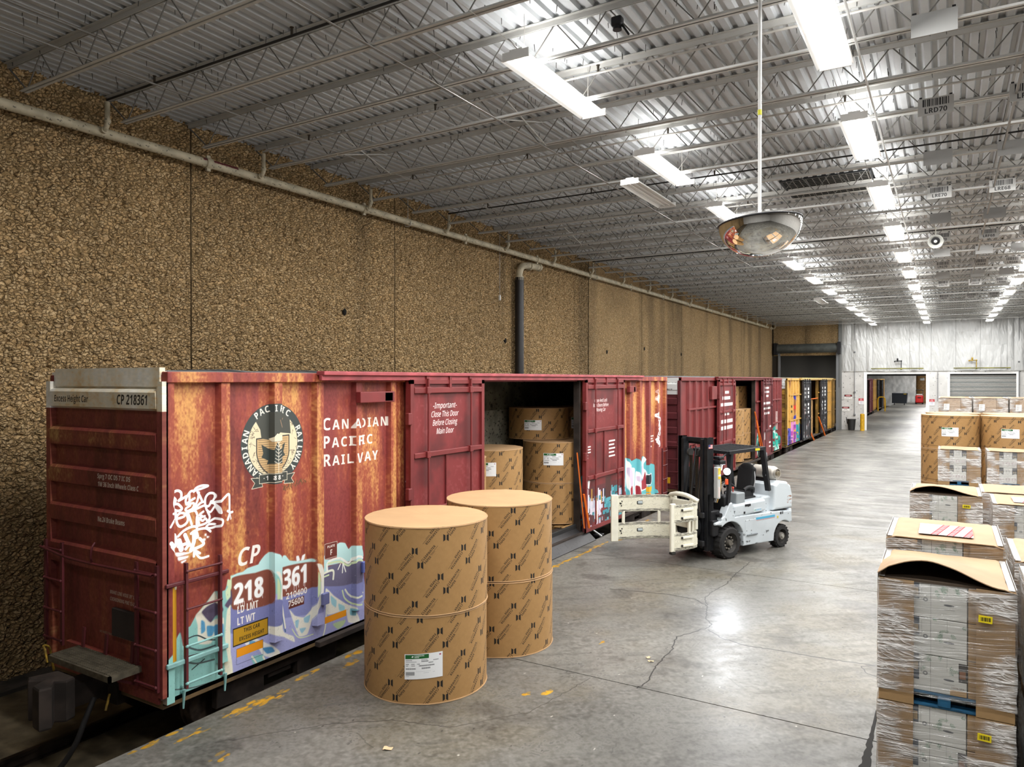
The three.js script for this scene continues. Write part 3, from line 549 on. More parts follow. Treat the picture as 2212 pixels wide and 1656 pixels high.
// ---- pipes along the left wall
{
  const px = WALL_X + 0.27, py = 8.2, t = thing('sprinkler_pipe', 'big cream sprinkler main along the rough wall under the roof with flaking paint', 'pipe');
  mb().rod(V(px, py, BACK_Z), V(px, py, -60.5), 0.085, 18).mesh('main_pipe', paintCream, t);
  for (let i = 0; i < 15; i++) { const z = 1.2 - i * 4.4 - 1.5; mb().cyl(0.105, 0.105, 0.13, 16, px, py, z, Math.PI / 2, 0, 0).box(0.05, 0.3, 0.08, px, py, z).mesh('coupling', paintCream, t); }
  for (let i = 0; i < 5; i++) { const z = -3.2 - i * 12; mb().tube([V(px, py + 0.12, z), V(px - 0.1, py + 0.02, z), V(px - 0.08, py - 0.1, z), V(px + 0.08, py - 0.1, z), V(px + 0.1, py, z)], 0.012, 14, 6).rod(V(px, py + 0.1, z), V(px, DECK_Y, z), 0.008).mesh('hanger', paintGrey, t); }
  const headShape = mb().cyl(0.018, 0.018, 0.09, 8, 0, 0.06, 0).cyl(0.03, 0.03, 0.006, 10, 0, 0.115, 0).rod(V(-0.018, 0.07, 0), V(-0.018, 0.11, 0), 0.004, 4).rod(V(0.018, 0.07, 0), V(0.018, 0.11, 0), 0.004, 4).geometry(), headMetal = std(0x4a4238, 0.4, 0.6);
  for (let i = -2; i < 18; i++) {
    const z = -7.0 - 3.25 * i, r = group('riser', t);
    mb().tube([V(px, py, z), V(px + 0.14, py + 0.01, z), V(px + 0.22, py + 0.1, z), V(px + 0.22, py + 0.22, z), V(px + 0.22, py + 0.46, z)], 0.042, 16, 10).cyl(0.056, 0.056, 0.06, 12, px + 0.22, py + 0.14, z).cyl(0.056, 0.056, 0.06, 12, px + 0.12, py + 0.01, z, 0, 0, Math.PI / 2).mesh('elbow', paintCream, r);
    const by = py + 0.5; mb().rod(V(px + 0.2, by, z), V(RIGHT_X, by, z), 0.018, 8).mesh('branch_pipe', i % 3 ? paintGrey : darkSteel, r);
    for (let x = -10.8; x < RIGHT_X; x += 3.1) addMesh(headShape, 'sprinkler_head', headMetal, r).position.set(x, by, z);
  }
  const [lc, lg] = canvas(256, 32); lg.fillStyle = '#5a2024'; lg.fillRect(0, 0, 256, 32); lg.fillStyle = '#c9a9a0'; lg.font = 'bold 22px sans-serif'; lg.fillText('SPRINKLER MAIN', 14, 24);
  mb().add(new THREE.CylinderGeometry(0.0865, 0.0865, 0.8, 12, 1, true, 0.2, 1.1), place(px, py, -9.35, -Math.PI / 2, 0, 0)).mesh('pipe_marker', new THREE.MeshStandardMaterial({ map: texture(lc), roughness: 0.6, side: THREE.DoubleSide }), t, { uv: (x, y, z) => [(-z - 8.95) / 0.8, (y - py) / 0.14 + 0.5] });
  const d = thing('roof_drain', 'black vertical drain pipe down the rough wall with a cream elbow at its head', 'pipe', [WALL_X + 0.2, 0, -21.2]);
  mb().rod(V(0, BED_Y, 0), V(0, 7.45, 0), 0.15, 18).mesh('down_pipe', std(0x1d1b1d, 0.45), d);
  mb().tube([V(0, 7.35, 0), V(0, 7.62, 0), V(0.03, 7.82, -0.1), V(0.04, 7.9, -0.4), V(0.05, 7.95, -1.3)], 0.115, 20, 14).cyl(0.15, 0.15, 0.12, 16, 0, 7.42, 0).cyl(0.14, 0.14, 0.1, 14, 0.045, 7.91, -0.62, Math.PI / 2 - 0.05).cyl(0.14, 0.14, 0.1, 14, 0.05, 7.95, -1.25, Math.PI / 2 - 0.05).mesh('elbow', paintCream, d);
  const l = thing('pull_cord', 'white pull handle on a cord hanging by the black drain pipe', 'cord', [WALL_X + 0.1, 0, -20.1]);
  mb().rod(V(0, 8.9, 0), V(0, 6.75, 0), 0.008, 5).mesh('cord', paintGrey, l); mb().rbox(0.07, 0.17, 0.05, 0.015, 0, 6.67, 0).mesh('handle', paintWhite, l);
}

// ---------------------------------------------------------------- paper rolls
const kraftTop = worn(0xc39d72, 0xb38c60, { metres: 1.4, scale: 5, sharp: 0.9, rough: 0.75 });
const kraftPlain = worn(0xb8925f, 0xa98453, { metres: 1.2, scale: 7, sharp: 0.9, rough: 0.72 });
const rollPrint = (() => {
  const N = 1024, [c, g] = canvas(N, N), A = rgb(0xab8452), B = rgb(0x9c7748), W = 0.636, H = 0.66, px = N / W, py = N / H;
  paintPixels(c, (x, y) => { const n = fbm(x / 80, y / 80, 13, 13, 4, 71), f = fbm(x / 4, y / 14, 256, 73, 2, 72); return lerp3(B, A, clamp(0.2 + n * 0.7 + 0.5 * (f - 0.4))); });
  const wing = (x0, x1) => { g.moveTo(x0, -0.047); g.lineTo(x1, -0.03); g.lineTo(x1, 0.028); g.lineTo(x0, 0.047); g.closePath(); };
  const unit = (x, y, flip) => {
    g.save(); g.translate(x * px, y * py); g.scale(px, py); g.fillStyle = '#1b1712';
    g.beginPath(); wing(-0.036, -0.007); wing(0.036, 0.007); g.fill();
    g.rotate(flip ? Math.PI - 0.87 : -0.87); g.translate(flip ? 0.055 : 0.05, 0);
    g.textBaseline = 'alphabetic';
    const say = (s, X, Y, w) => { g.save(); g.translate(X, Y); g.scale(0.001, 0.001); g.font = 'bold 42px sans-serif'; const m = g.measureText(s).width; g.scale(w * 1000 / m, 1); g.fillText(s, 0, 0); g.restore(); };
    say('CLEARWATER', 0, -0.004, 0.25); say('PAPER', 0, 0.04, 0.115);
    g.fillStyle = '#3a3024'; g.fillRect(0.12, 0.01, 0.15, 0.004); g.fillRect(0.13, 0.022, 0.07, 0.004);
    g.restore();
  };
  for (const [x, y] of [[0.12, 0.2], [0.12 + W / 2, 0.2 + H / 2]]) for (const dx of [-W, 0, W]) for (const dy of [-H, 0, H]) { unit(x + dx, y + dy, false); unit(x - 0.07 + dx, y - 0.175 + dy, true); }
  return new THREE.MeshStandardMaterial({ map: texture(c), roughness: 0.62 });
})();
const rollLabel = (() => {
  const [c, g] = canvas(420, 300); g.fillStyle = '#eef0f2'; g.fillRect(0, 0, 420, 300); g.fillStyle = '#17602a'; g.fillRect(8, 8, 260, 50);
  g.fillStyle = '#fff'; g.font = 'bold 17px sans-serif'; g.fillText('CLEARWATER', 110, 30); g.fillText('PAPER', 110, 48); g.beginPath(); g.moveTo(74, 44); g.lineTo(88, 18); g.lineTo(92, 30); g.lineTo(104, 18); g.lineTo(92, 48); g.lineTo(86, 36); g.fill();
  g.fillStyle = '#b3284a'; g.fillRect(382, 22, 20, 16); g.fillStyle = '#33518f'; g.fillRect(382, 22, 9, 8);
  const bar = (x, y, w, h, s = 5) => { let q = x, k = 0; while (q < x + w) { const b = 1 + hash(q | 0, y, 3) * s; g.fillRect(q, y, b * 0.7, h); q += b + 1; } };
  g.fillStyle = '#55575e'; bar(14, 70, 70, 10, 6); bar(14, 90, 120, 7, 3); bar(186, 68, 66, 9, 5); g.fillStyle = '#2f3035'; bar(186, 84, 72, 14); bar(316, 80, 56, 10); bar(264, 104, 50, 12); bar(14, 116, 30, 10); bar(76, 116, 36, 10); bar(140, 116, 30, 10); bar(14, 136, 26, 9); bar(76, 136, 40, 9); bar(160, 134, 168, 16); bar(14, 168, 106, 15, 8); bar(190, 164, 92, 18, 8); bar(14, 212, 94, 42, 4);
  g.fillStyle = '#b9bdc4'; bar(128, 208, 160, 5, 3); bar(210, 226, 60, 7, 3); bar(310, 222, 20, 7, 3); g.fillRect(14, 262, 36, 6);
  return new THREE.MeshStandardMaterial({ map: texture(c), roughness: 0.5, side: THREE.DoubleSide });
})();
// label: [angle it faces, height of its middle, width, height] ; a roll stands on its base
function paperRoll(label, [x, y, z], r, h, { turn = 0, print = 0, mark, bands = false, grp } = {}) {
  const t = thing('paper_roll', label, 'paper roll', [x, y, z], 0, grp);
  const seg = 72, g = new THREE.CylinderGeometry(r, r, h - 0.01, seg, 6, true); g.translate(0, h / 2, 0); g.rotateY(turn);
  const uv = g.attributes.uv, p = g.attributes.position, k = Math.round(2 * Math.PI * r / 0.636);
  for (let i = 0; i < uv.count; i++) { const v = uv.getY(i); uv.setXY(i, uv.getX(i) * k, (v * h) / 0.66 + print); if (v > 0.01 && v < 0.99) { const a = Math.atan2(p.getX(i), p.getZ(i)), q = 1 + 0.0035 * (fbm(Math.cos(a) * 2 + 9 + x, v * 2 + Math.sin(a) * 2 + 7, 4096, 4096, 2, 75) - 0.5); p.setX(i, p.getX(i) * q); p.setZ(i, p.getZ(i) * q); } }
  g.computeVertexNormals(); addMesh(g, 'wrapper', rollPrint, t);
  const cap = (yy, name) => {
    const c = new THREE.CylinderGeometry(r + 0.004, r + 0.006, 0.012, seg, 1); c.translate(0, yy, 0); const q = c.attributes.position;
    for (let i = 0; i < q.count; i++) { const a = Math.atan2(q.getX(i), q.getZ(i)), d = Math.hypot(q.getX(i), q.getZ(i)); if (d > 0.1) { const e = 1 + 0.012 * (fbm(Math.cos(a) * 9 + 30 + x, Math.sin(a) * 9 + 30 + z, 4096, 4096, 2, 76) - 0.5); q.setX(i, q.getX(i) * e); q.setZ(i, q.getZ(i) * e); q.setY(i, q.getY(i) + 0.008 * (fbm(Math.cos(a) * 6 + 60, Math.sin(a) * 6 + 60 + z, 4096, 4096, 2, 77) - 0.5)); } }
    c.computeVertexNormals(); addMesh(c, name, kraftTop, t);
  };
  cap(h - 0.014, 'top_sheet'); cap(0.01, 'bottom_sheet');
  if (bands) for (const f of [0.1, 0.93]) mb().cyl(r + 0.003, r + 0.003, 0.012, seg, 0, h * f, 0, 0, 0, 0, true).mesh('wrap_seam', std(0x6d4f2c, 0.8, 0, { side: THREE.DoubleSide }), t);
  if (mark) for (const [a, my, w, hh, tilt = 0] of (Array.isArray(mark[0]) ? mark : [mark])) {
    const L = new THREE.CylinderGeometry(r + 0.006, r + 0.006, hh, 12, 1, true, a - w / r / 2, w / r); const q = L.attributes.position;
    for (let i = 0; i < q.count; i++) q.setY(i, q.getY(i) + my + tilt * (Math.atan2(q.getX(i), q.getZ(i)) - a) * r);
    addMesh(L, 'label', rollLabel, t);
  }
  return t;
}
{
  const R = 0.812;
  paperRoll('big kraft roll with a white label low on its front, bottom of its column', [-5.99, 0, -7.76], R, 1.09, { turn: 1.2, print: 0.1, mark: [0.62, 0.48, 0.47, 0.31, 0.06] });
  paperRoll('kraft roll standing on the roll that has the low white label', [-5.98, 1.09, -7.76], R, 1.1, { turn: 1.2, print: 0.74 });
  paperRoll('lower kraft roll of the column behind the labelled one, under a pale seam', [-5.93, 0, -9.54], R, 1.09, { turn: 0.35, print: 0.33 });
  paperRoll('upper kraft roll of the column close to the open boxcar door', [-5.94, 1.09, -9.54], R, 1.1, { turn: 0.35, print: 0.9 });
  // inside the rusty boxcar
  const inCar = 'kraft rolls inside the rusty red boxcar', y0 = 0.42;
  const car = [[-8.75, -12.0, 1.2], [-9.1, -14.1, 0.4], [-8.72, -16.7, 0.15], [-9.42, -18.22, 0.8], [-8.72, -19.72, 0.2]];
  const where = ['by the door edge in the rusty boxcar, mostly hidden', 'in the middle of the open rusty boxcar doorway', 'by the orange straps in the open rusty boxcar doorway', 'deeper in the rusty boxcar under the short rolls', 'deepest in the rusty boxcar behind the folded door'];
  car.forEach(([x, z, a], i) => { paperRoll(`bottom kraft roll ${where[i]}`, [x, y0, z], R, 1.01, { turn: a, print: 0.2 + i * 0.3, grp: inCar }); paperRoll(`second-tier kraft roll ${where[i]}`, [x, y0 + 1.01, z], R, 1.02, { turn: a, print: 0.5 + i * 0.27, mark: i < 3 ? [[1.15, 0.5, 0.45][i], 0.6, 0.5, 0.3] : undefined, grp: inCar }); });
  paperRoll('shadowed short labelled roll on top at the back of the rusty boxcar', [-9.42, y0 + 2.03, -17.15], R, 0.82, { print: 0.3, mark: [0.3, 0.38, 0.46, 0.26], grp: inCar });
  paperRoll('short labelled roll on top just inside the dark end of the rusty boxcar doorway', [-8.72, y0 + 2.03, -18.64], R, 0.82, { print: 0.6, mark: [0.2, 0.38, 0.46, 0.3], grp: inCar });
  // the wall of rolls behind the pallets
  const rows = ['front', 'second', 'third'], G = 'kraft rolls stacked behind the pallet loads';
  for (let j = 0; j < 2; j++) for (let i = 0; i < 4; i++) {
    const x = 0.08 + 1.65 * i + (j ? 0.1 : 0), z = -27.5 - 1.66 * j;
    ['bottom', 'middle', 'top'].forEach((lvl, q) => paperRoll(`${lvl} roll, ${ORD[i]} column from the aisle, ${rows[j]} rank of rolls behind the pallets`, [x, [0, 0.72, 1.8][q], z], 0.815, [0.72, 1.08, 1.08][q], { turn: i * 2 + j, print: i * 0.37 + q * 0.21, bands: true, mark: j ? undefined : [[0, -0.1, -0.1, 0][i], [0.4, 0.52, 0.56][q], 0.46, 0.28], grp: G }));
  }
}
// ---------------------------------------------------------------- boxcars
function rustySide(w, h, wm, hm, { base = 0x853632, mid = 0x9d4b35, tan = 0xd09a56, amount = 1, seed = 1, zones = [] } = {}) {
  const [c, g] = canvas(w, h), b = rgb(base), m = rgb(mid), t = rgb(tan), d = rgb(0x4c1b1a);
  paintPixels(c, (x, y) => {
    const s = (x / w) * wm, v = hm - (y / h) * hm;
    const col = fbm(s * 2.6, v * 0.32, 4096, 4096, 4, seed), cloud = fbm(s * 1.6, v * 1.1, 4096, 4096, 4, seed + 3), grain = fbm(s * 46, v * 30, 4096, 4096, 2, seed + 5), run = fbm(s * 15, v * 1.0, 4096, 4096, 3, seed + 7), fleck = fbm(s * 24, v * 16, 4096, 4096, 3, seed + 9);
    let z = 0; for (const [s0, v0, rs, rv, k] of zones) { const e = ((s - s0) / rs) ** 2 + ((v - v0) / rv) ** 2; if (e < 1) z = Math.max(z, k * (1 - e) ** 0.6); }
    let q = amount * (0.55 * col + 0.35 * cloud + 0.35 * run - 0.5) + z * 0.5 + 0.16 * (fleck - 0.5);
    let p = lerp3(b, m, smooth(0.0, 0.28, q));
    p = lerp3(p, t, smooth(0.2, 0.55, q + 0.24 * (grain - 0.5)) * 0.92);
    p = lerp3(p, d, 0.5 * smooth(0.6, 0.8, fbm(s * 3.1 + 20, v * 0.7, 4096, 4096, 4, seed + 11)) * (1 - smooth(0.15, 0.4, q)));
    const e = (grain - 0.5) * 26; return [p[0] + e, p[1] + e * 0.8, p[2] + e * 0.7];
  });
  return [c, g];
}
const italic = (g, s, x, y, size, { w, col = '#efe9e2', font = 'bold', slant = -0.22, align = 'left' } = {}) => { g.save(); g.translate(x, y); g.transform(1, 0, slant, 1, 0, 0); g.font = `${font} ${size}px sans-serif`; g.fillStyle = col; g.textAlign = align; if (w) g.scale(w / g.measureText(s).width, 1); g.fillText(s, 0, 0); g.restore(); };
const CW = 4.4, CH = 4.25, SIDE_PX = 372;
const carOneNear = (() => {                       // first boxcar, the side up to its door: paint, emblem, lettering, tags
  const w = Math.round(CW * SIDE_PX), h = Math.round(CH * SIDE_PX), k = SIDE_PX;
  const [c, g] = rustySide(w, h, CW, CH, { seed: 101, zones: [[0.35, 3.4, 0.42, 1.1, 0.85], [0.35, 2.4, 0.36, 0.9, 0.6], [0.82, 3.0, 0.12, 1.6, 0.8], [1.0, 2.1, 0.25, 1.0, 0.5], [1.55, 3.6, 0.18, 1.6, 0.5], [1.9, 3.7, 0.25, 0.6, 0.45], [1.9, 2.0, 0.22, 0.8, 0.55], [2.45, 2.6, 0.12, 1.6, 0.6], [2.9, 3.0, 0.3, 0.8, 0.2], [3.25, 2.2, 0.16, 1.6, 0.5], [3.6, 2.6, 0.3, 0.9, 0.5], [4.05, 2.6, 0.1, 1.8, 0.5]] });
  const fit = (s, v) => [s * k, (CH - v) * k]; g.setTransform(1.0077, 0, 0, 1.0077, 0.04 * k, -(CH - 4) * 0.0077 * k);   // lettering lies on the sheet behind the posts
  spray(g, GRAFFITI_ONE.slice(0, 3), fit, k); spray(g, GRAFFITI_TWO, fit, k); spray(g, GRAFFITI_ONE.slice(3), fit, k); spray(g, TAG_STROKES, fit, k);
  // fine overspray and grime on the painted part
  for (let i = 0; i < 5200; i++) { const s = rr(0, 4.3), v = rr(0.1, 1.6) * rr(0.4, 1); const [x, y] = fit(s, v); g.globalAlpha = rr(0.05, 0.3); g.fillStyle = rnd() < 0.5 ? '#2c2f3a' : '#c9d0e0'; g.fillRect(x, y, rr(0.5, 2.4), rr(0.5, 9)); } g.globalAlpha = 1;
  // number and dimension lettering
  const T = (s, a, v, hgt, wid, o) => italic(g, s, a * k, (CH - v) * k, hgt * k / 0.72, { w: wid * k, slant: 0, ...o });
  T('CP', 0.97, 1.6, 0.23, 0.37, { slant: -0.2 });
  for (const [s, a, v, wd] of [['218', 0.93, 1.13, 0.48], ['361', 1.73, 1.13, 0.47]]) { g.shadowColor = '#fff'; g.shadowBlur = 7; T(s, a, v, 0.26, wd, { col: '#fbfbfb' }); T(s, a + 0.008, v, 0.26, wd, { col: '#fbfbfb' }); g.shadowBlur = 0; for (let i = 0; i < 7; i++) { g.fillStyle = '#f6f6f6'; g.fillRect((a + rr(0.02, wd)) * k, (CH - v - 0.01) * k, 2.4, rr(8, 34)); } }
  T('LD LMT', 0.985, 1.0, 0.095, 0.34); T('LT WT', 0.985, 0.85, 0.095, 0.29); T('210400', 1.79, 0.975, 0.085, 0.39); 
  g.fillStyle = '#5f2b22'; g.fillRect(1.84 * k, (CH - 0.95) * k, 0.28 * k, 0.12 * k); T('75600', 1.83, 0.86, 0.085, 0.28);
  g.fillStyle = '#221e10'; g.fillRect(0.925 * k, (CH - 0.825) * k, 0.56 * k, 0.235 * k); g.fillStyle = '#b98c18'; g.fillRect(0.935 * k, (CH - 0.81) * k, 0.54 * k, 0.205 * k);
  T('THIS CAR', 1.09, 0.735, 0.05, 0.26, { col: '#1c190f' }); T('EXCESS HEIGHT', 1.02, 0.64, 0.05, 0.4, { col: '#1c190f' });
  g.fillStyle = '#ee9a12'; g.fillRect(0.98 * k, (CH - 0.55) * k, 0.42 * k, 0.11 * k); g.fillRect(2.52 * k, (CH - 0.525) * k, 0.44 * k, 0.095 * k);
  g.strokeStyle = '#3a3c52'; g.lineWidth = 1.5; g.strokeRect(0.98 * k, (CH - 0.55) * k, 0.42 * k, 0.2 * k);
  g.fillStyle = '#6b2f26'; g.fillRect(2.52 * k, (CH - 1.595) * k, 0.25 * k, 0.22 * k); g.strokeStyle = '#d8d2c8'; g.lineWidth = 2.4; g.strokeRect(2.52 * k, (CH - 1.595) * k, 0.25 * k, 0.22 * k); T('PLATE', 2.57, 1.525, 0.034, 0.155); T('F', 2.625, 1.415, 0.08, 0.05);
  g.fillStyle = '#c9921a'; g.fillRect(0.035 * k, (CH - 1.6) * k, 0.1 * k, 0.92 * k); g.fillStyle = '#d5cfb4'; g.fillRect(0.06 * k, (CH - 1.615) * k, 0.08 * k, 0.09 * k);
  // the railway's name
  const N = (s, v, size) => { let a = 2.47; for (let i = 0; i < s.length; i++) { const big = i === 0, hg = (big ? 0.2 : 0.165) * size; g.save(); g.translate(a * k, (CH - v) * k); g.font = `bold ${hg * k / 0.72}px sans-serif`; const m = g.measureText(s[i]).width; g.scale(1.12, 1); g.fillStyle = '#e8e3da'; g.fillText(s[i], 0, 0); g.restore(); a += (m * 1.12) / k + 0.028; } };
  N('CANADIAN', 3.26, 0.9); N('PACIFIC', 2.995, 0.9); N('RAILWAY', 2.73, 0.9);
  // round emblem
  const ex = 1.58 * k, ey = (CH - 3.14) * k, ew = 0.53 * k, eh = 0.54 * k;
  const disc = (f, col) => { g.fillStyle = col; g.beginPath(); g.ellipse(ex, ey, ew * f, eh * f, 0, 0, 7); g.fill(); };
  disc(1, '#39403f'); disc(0.79, '#dfd2b0'); g.save(); g.beginPath(); g.ellipse(ex, ey, ew * 0.79, eh * 0.79, 0, 0, 7); g.clip();
  g.strokeStyle = '#4a3a30'; g.lineWidth = 1.4; for (let i = 0; i < 60; i++) { const a = rr(0, 6.28), q = rr(0.6, 0.78), x = ex + Math.cos(a) * ew * q, y = ey + Math.sin(a) * eh * q; g.beginPath(); g.moveTo(x, y); g.lineTo(x + rr(-14, 14), y + rr(-14, 14)); g.lineTo(x + rr(-18, 18), y + rr(-18, 18)); g.stroke(); }
  g.fillStyle = '#c9a878'; g.beginPath(); g.moveTo(ex - 0.28 * k, ey - 0.08 * k); g.lineTo(ex + 0.27 * k, ey - 0.1 * k); g.lineTo(ex + 0.27 * k, ey + 0.12 * k); g.bezierCurveTo(ex + 0.25 * k, ey + 0.3 * k, ex + 0.1 * k, ey + 0.4 * k, ex, ey + 0.44 * k); g.bezierCurveTo(ex - 0.1 * k, ey + 0.4 * k, ex - 0.26 * k, ey + 0.3 * k, ex - 0.28 * k, ey + 0.1 * k); g.closePath(); g.fill(); g.strokeStyle = '#3b3a36'; g.lineWidth = 6; g.stroke();
  g.lineWidth = 2; g.strokeStyle = '#5b4a3a'; for (let y = -0.06; y < 0.4; y += 0.03) { g.beginPath(); g.moveTo(ex - 0.25 * k, ey + y * k); g.bezierCurveTo(ex - 0.1 * k, ey + (y + 0.012) * k, ex + 0.1 * k, ey + (y - 0.012) * k, ex + 0.24 * k, ey + y * k); g.stroke(); }
  g.fillStyle = '#454741'; g.beginPath(); g.moveTo(ex - 0.31 * k, ey - 0.34 * k); g.bezierCurveTo(ex - 0.1 * k, ey - 0.5 * k, ex + 0.15 * k, ey - 0.5 * k, ex + 0.28 * k, ey - 0.34 * k); g.lineTo(ex + 0.3 * k, ey - 0.12 * k); g.lineTo(ex + 0.05 * k, ey - 0.15 * k); g.lineTo(ex - 0.08 * k, ey - 0.06 * k); g.lineTo(ex - 0.2 * k, ey - 0.08 * k); g.lineTo(ex - 0.22 * k, ey - 0.2 * k); g.closePath(); g.fill();
  g.strokeStyle = '#e6dcc4'; g.lineWidth = 3; g.beginPath(); g.moveTo(ex - 0.31 * k, ey - 0.33 * k); g.bezierCurveTo(ex - 0.1 * k, ey - 0.5 * k, ex + 0.15 * k, ey - 0.5 * k, ex + 0.28 * k, ey - 0.34 * k); g.stroke();
  g.fillStyle = '#e9ddc0'; g.beginPath(); g.moveTo(ex - 0.08 * k, ey - 0.07 * k); g.lineTo(ex + 0.0 * k, ey - 0.14 * k); g.lineTo(ex + 0.12 * k, ey - 0.09 * k); g.lineTo(ex + 0.1 * k, ey - 0.04 * k); g.lineTo(ex - 0.06 * k, ey - 0.03 * k); g.fill();
  g.strokeStyle = '#cf9f78'; g.lineWidth = 2; for (const [a, b] of [[0.1, -0.3], [0.16, -0.34], [0.05, -0.32]]) { g.beginPath(); g.moveTo(ex + 0.1 * k, ey - 0.16 * k); g.lineTo(ex + a * k, ey + b * k); g.stroke(); }
  g.fillStyle = '#37403d'; g.beginPath(); const leaf = [[0, -0.02], [0.05, 0.08], [0.2, 0.0], [0.17, 0.12], [0.2, 0.17], [0.09, 0.22], [0.11, 0.27], [0, 0.26]]; leaf.forEach(([a, b], i) => g[i ? 'lineTo' : 'moveTo'](ex + a * k, ey + b * k)); leaf.slice().reverse().forEach(([a, b]) => g.lineTo(ex - a * k, ey + b * k)); g.fill();
  g.strokeStyle = '#efe8d6'; g.lineWidth = 2.6; g.beginPath(); g.moveTo(ex + 0.02 * k, ey - 0.05 * k); g.lineTo(ex + 0.02 * k, ey + 0.4 * k); for (let i = 0; i < 7; i++) for (const d of [-1, 1]) { const y = ey + (0.0 + i * 0.045) * k; g.moveTo(ex + 0.02 * k, y); g.lineTo(ex + (0.02 + d * (0.03 + 0.006 * i)) * k, y - 0.035 * k); } g.stroke();
  g.restore(); disc(0, '#000');
  const ring = 'CANADIAN  PACIFIC  RAILWAY'; g.fillStyle = '#e9e4d8'; g.font = `bold ${0.088 * k / 0.72}px sans-serif`; g.textAlign = 'center';
  for (let i = 0; i < ring.length; i++) { const a = mix(-2.62, 2.35, i / (ring.length - 1)); g.save(); g.translate(ex + Math.sin(a) * ew * 0.885, ey - Math.cos(a) * eh * 0.885); g.rotate(a); g.fillText(ring[i], 0, 0.042 * k); g.restore(); }
  g.textAlign = 'left'; g.fillStyle = '#3c413c'; g.strokeStyle = '#e2d9c2'; g.lineWidth = 3;
  for (const d of [-1, 1]) { g.beginPath(); g.moveTo(ex + d * 0.22 * k, ey + 0.44 * k); g.lineTo(ex + d * 0.37 * k, ey + 0.43 * k); g.lineTo(ex + d * 0.31 * k, ey + 0.5 * k); g.lineTo(ex + d * 0.36 * k, ey + 0.57 * k); g.lineTo(ex + d * 0.18 * k, ey + 0.56 * k); g.closePath(); g.fill(); g.stroke(); }
  g.fillRect(ex - 0.235 * k, ey + 0.4 * k, 0.47 * k, 0.115 * k); g.strokeRect(ex - 0.235 * k, ey + 0.4 * k, 0.47 * k, 0.115 * k);
  T('· 1 8 8 1 ·', 1.41, 2.655, 0.06, 0.34); 
  g.strokeStyle = '#5a4327'; g.lineWidth = 3; for (let i = 0; i < 40; i++) { const a = 1.72 + i * 0.011, v = 2.52 + (a - 1.72) * 0.16; g.beginPath(); g.moveTo(a * k, (CH - v + rr(-0.05, 0.04)) * k); g.lineTo((a + 0.012) * k, (CH - v + rr(-0.04, 0.06)) * k); g.stroke(); }
  const t = texture(c); return t;
})();
const Z_ONE = -5.18;
const carOne = { near: new THREE.MeshStandardMaterial({ map: carOneNear, roughness: 0.58 }), nearUv: (x, y, z) => [(Z_ONE - z) / CW, y / CH] };
{
  const k = 260, wm = 4, w = wm * k, h = Math.round(CH * k), [c, g] = rustySide(w, h, wm, CH, { seed: 131, amount: 1.05, zones: [[0.5, 2.7, 0.22, 1.4, 0.7], [1.25, 2.7, 0.25, 1.3, 0.85], [2.0, 2.6, 0.25, 1.4, 0.85], [2.75, 3.3, 0.3, 0.8, 0.6], [3.35, 3.2, 0.2, 1.3, 0.9]] });
  const fit = (s, v) => [s * k, (CH - v) * k]; spray(g, GRAFFITI_THREE, fit, k);
  g.fillStyle = '#e9e2d8'; for (const [y, n] of [[2.28, 5], [2.2, 4], [2.12, 5], [2.04, 2], [1.96, 3]]) for (let i = 0; i < n; i++) g.fillRect((2.45 + i * 0.09) * k, (CH - y) * k, 0.07 * k, 0.045 * k);
  g.strokeStyle = '#fff'; g.lineWidth = 0.045 * k; g.lineCap = 'round'; for (let i = 0; i < 46; i++) { const y = rr(1.95, 3.0), x = rr(3.05, 3.45); g.beginPath(); g.arc(x * k, (CH - y) * k, rr(0.03, 0.1) * k, rr(0, 6), rr(6, 11)); g.stroke(); }
  g.globalAlpha = 0.5; for (let i = 0; i < 12; i++) { const y = rr(3.3, 3.7), x = rr(3.05, 3.4); g.beginPath(); g.arc(x * k, (CH - y) * k, rr(0.03, 0.09) * k, 0, 6); g.stroke(); } g.globalAlpha = 1;
  carOne.far = new THREE.MeshStandardMaterial({ map: texture(c), roughness: 0.58 }); carOne.farUv = (x, y, z) => [(-18.85 - z) / wm, y / CH];
}
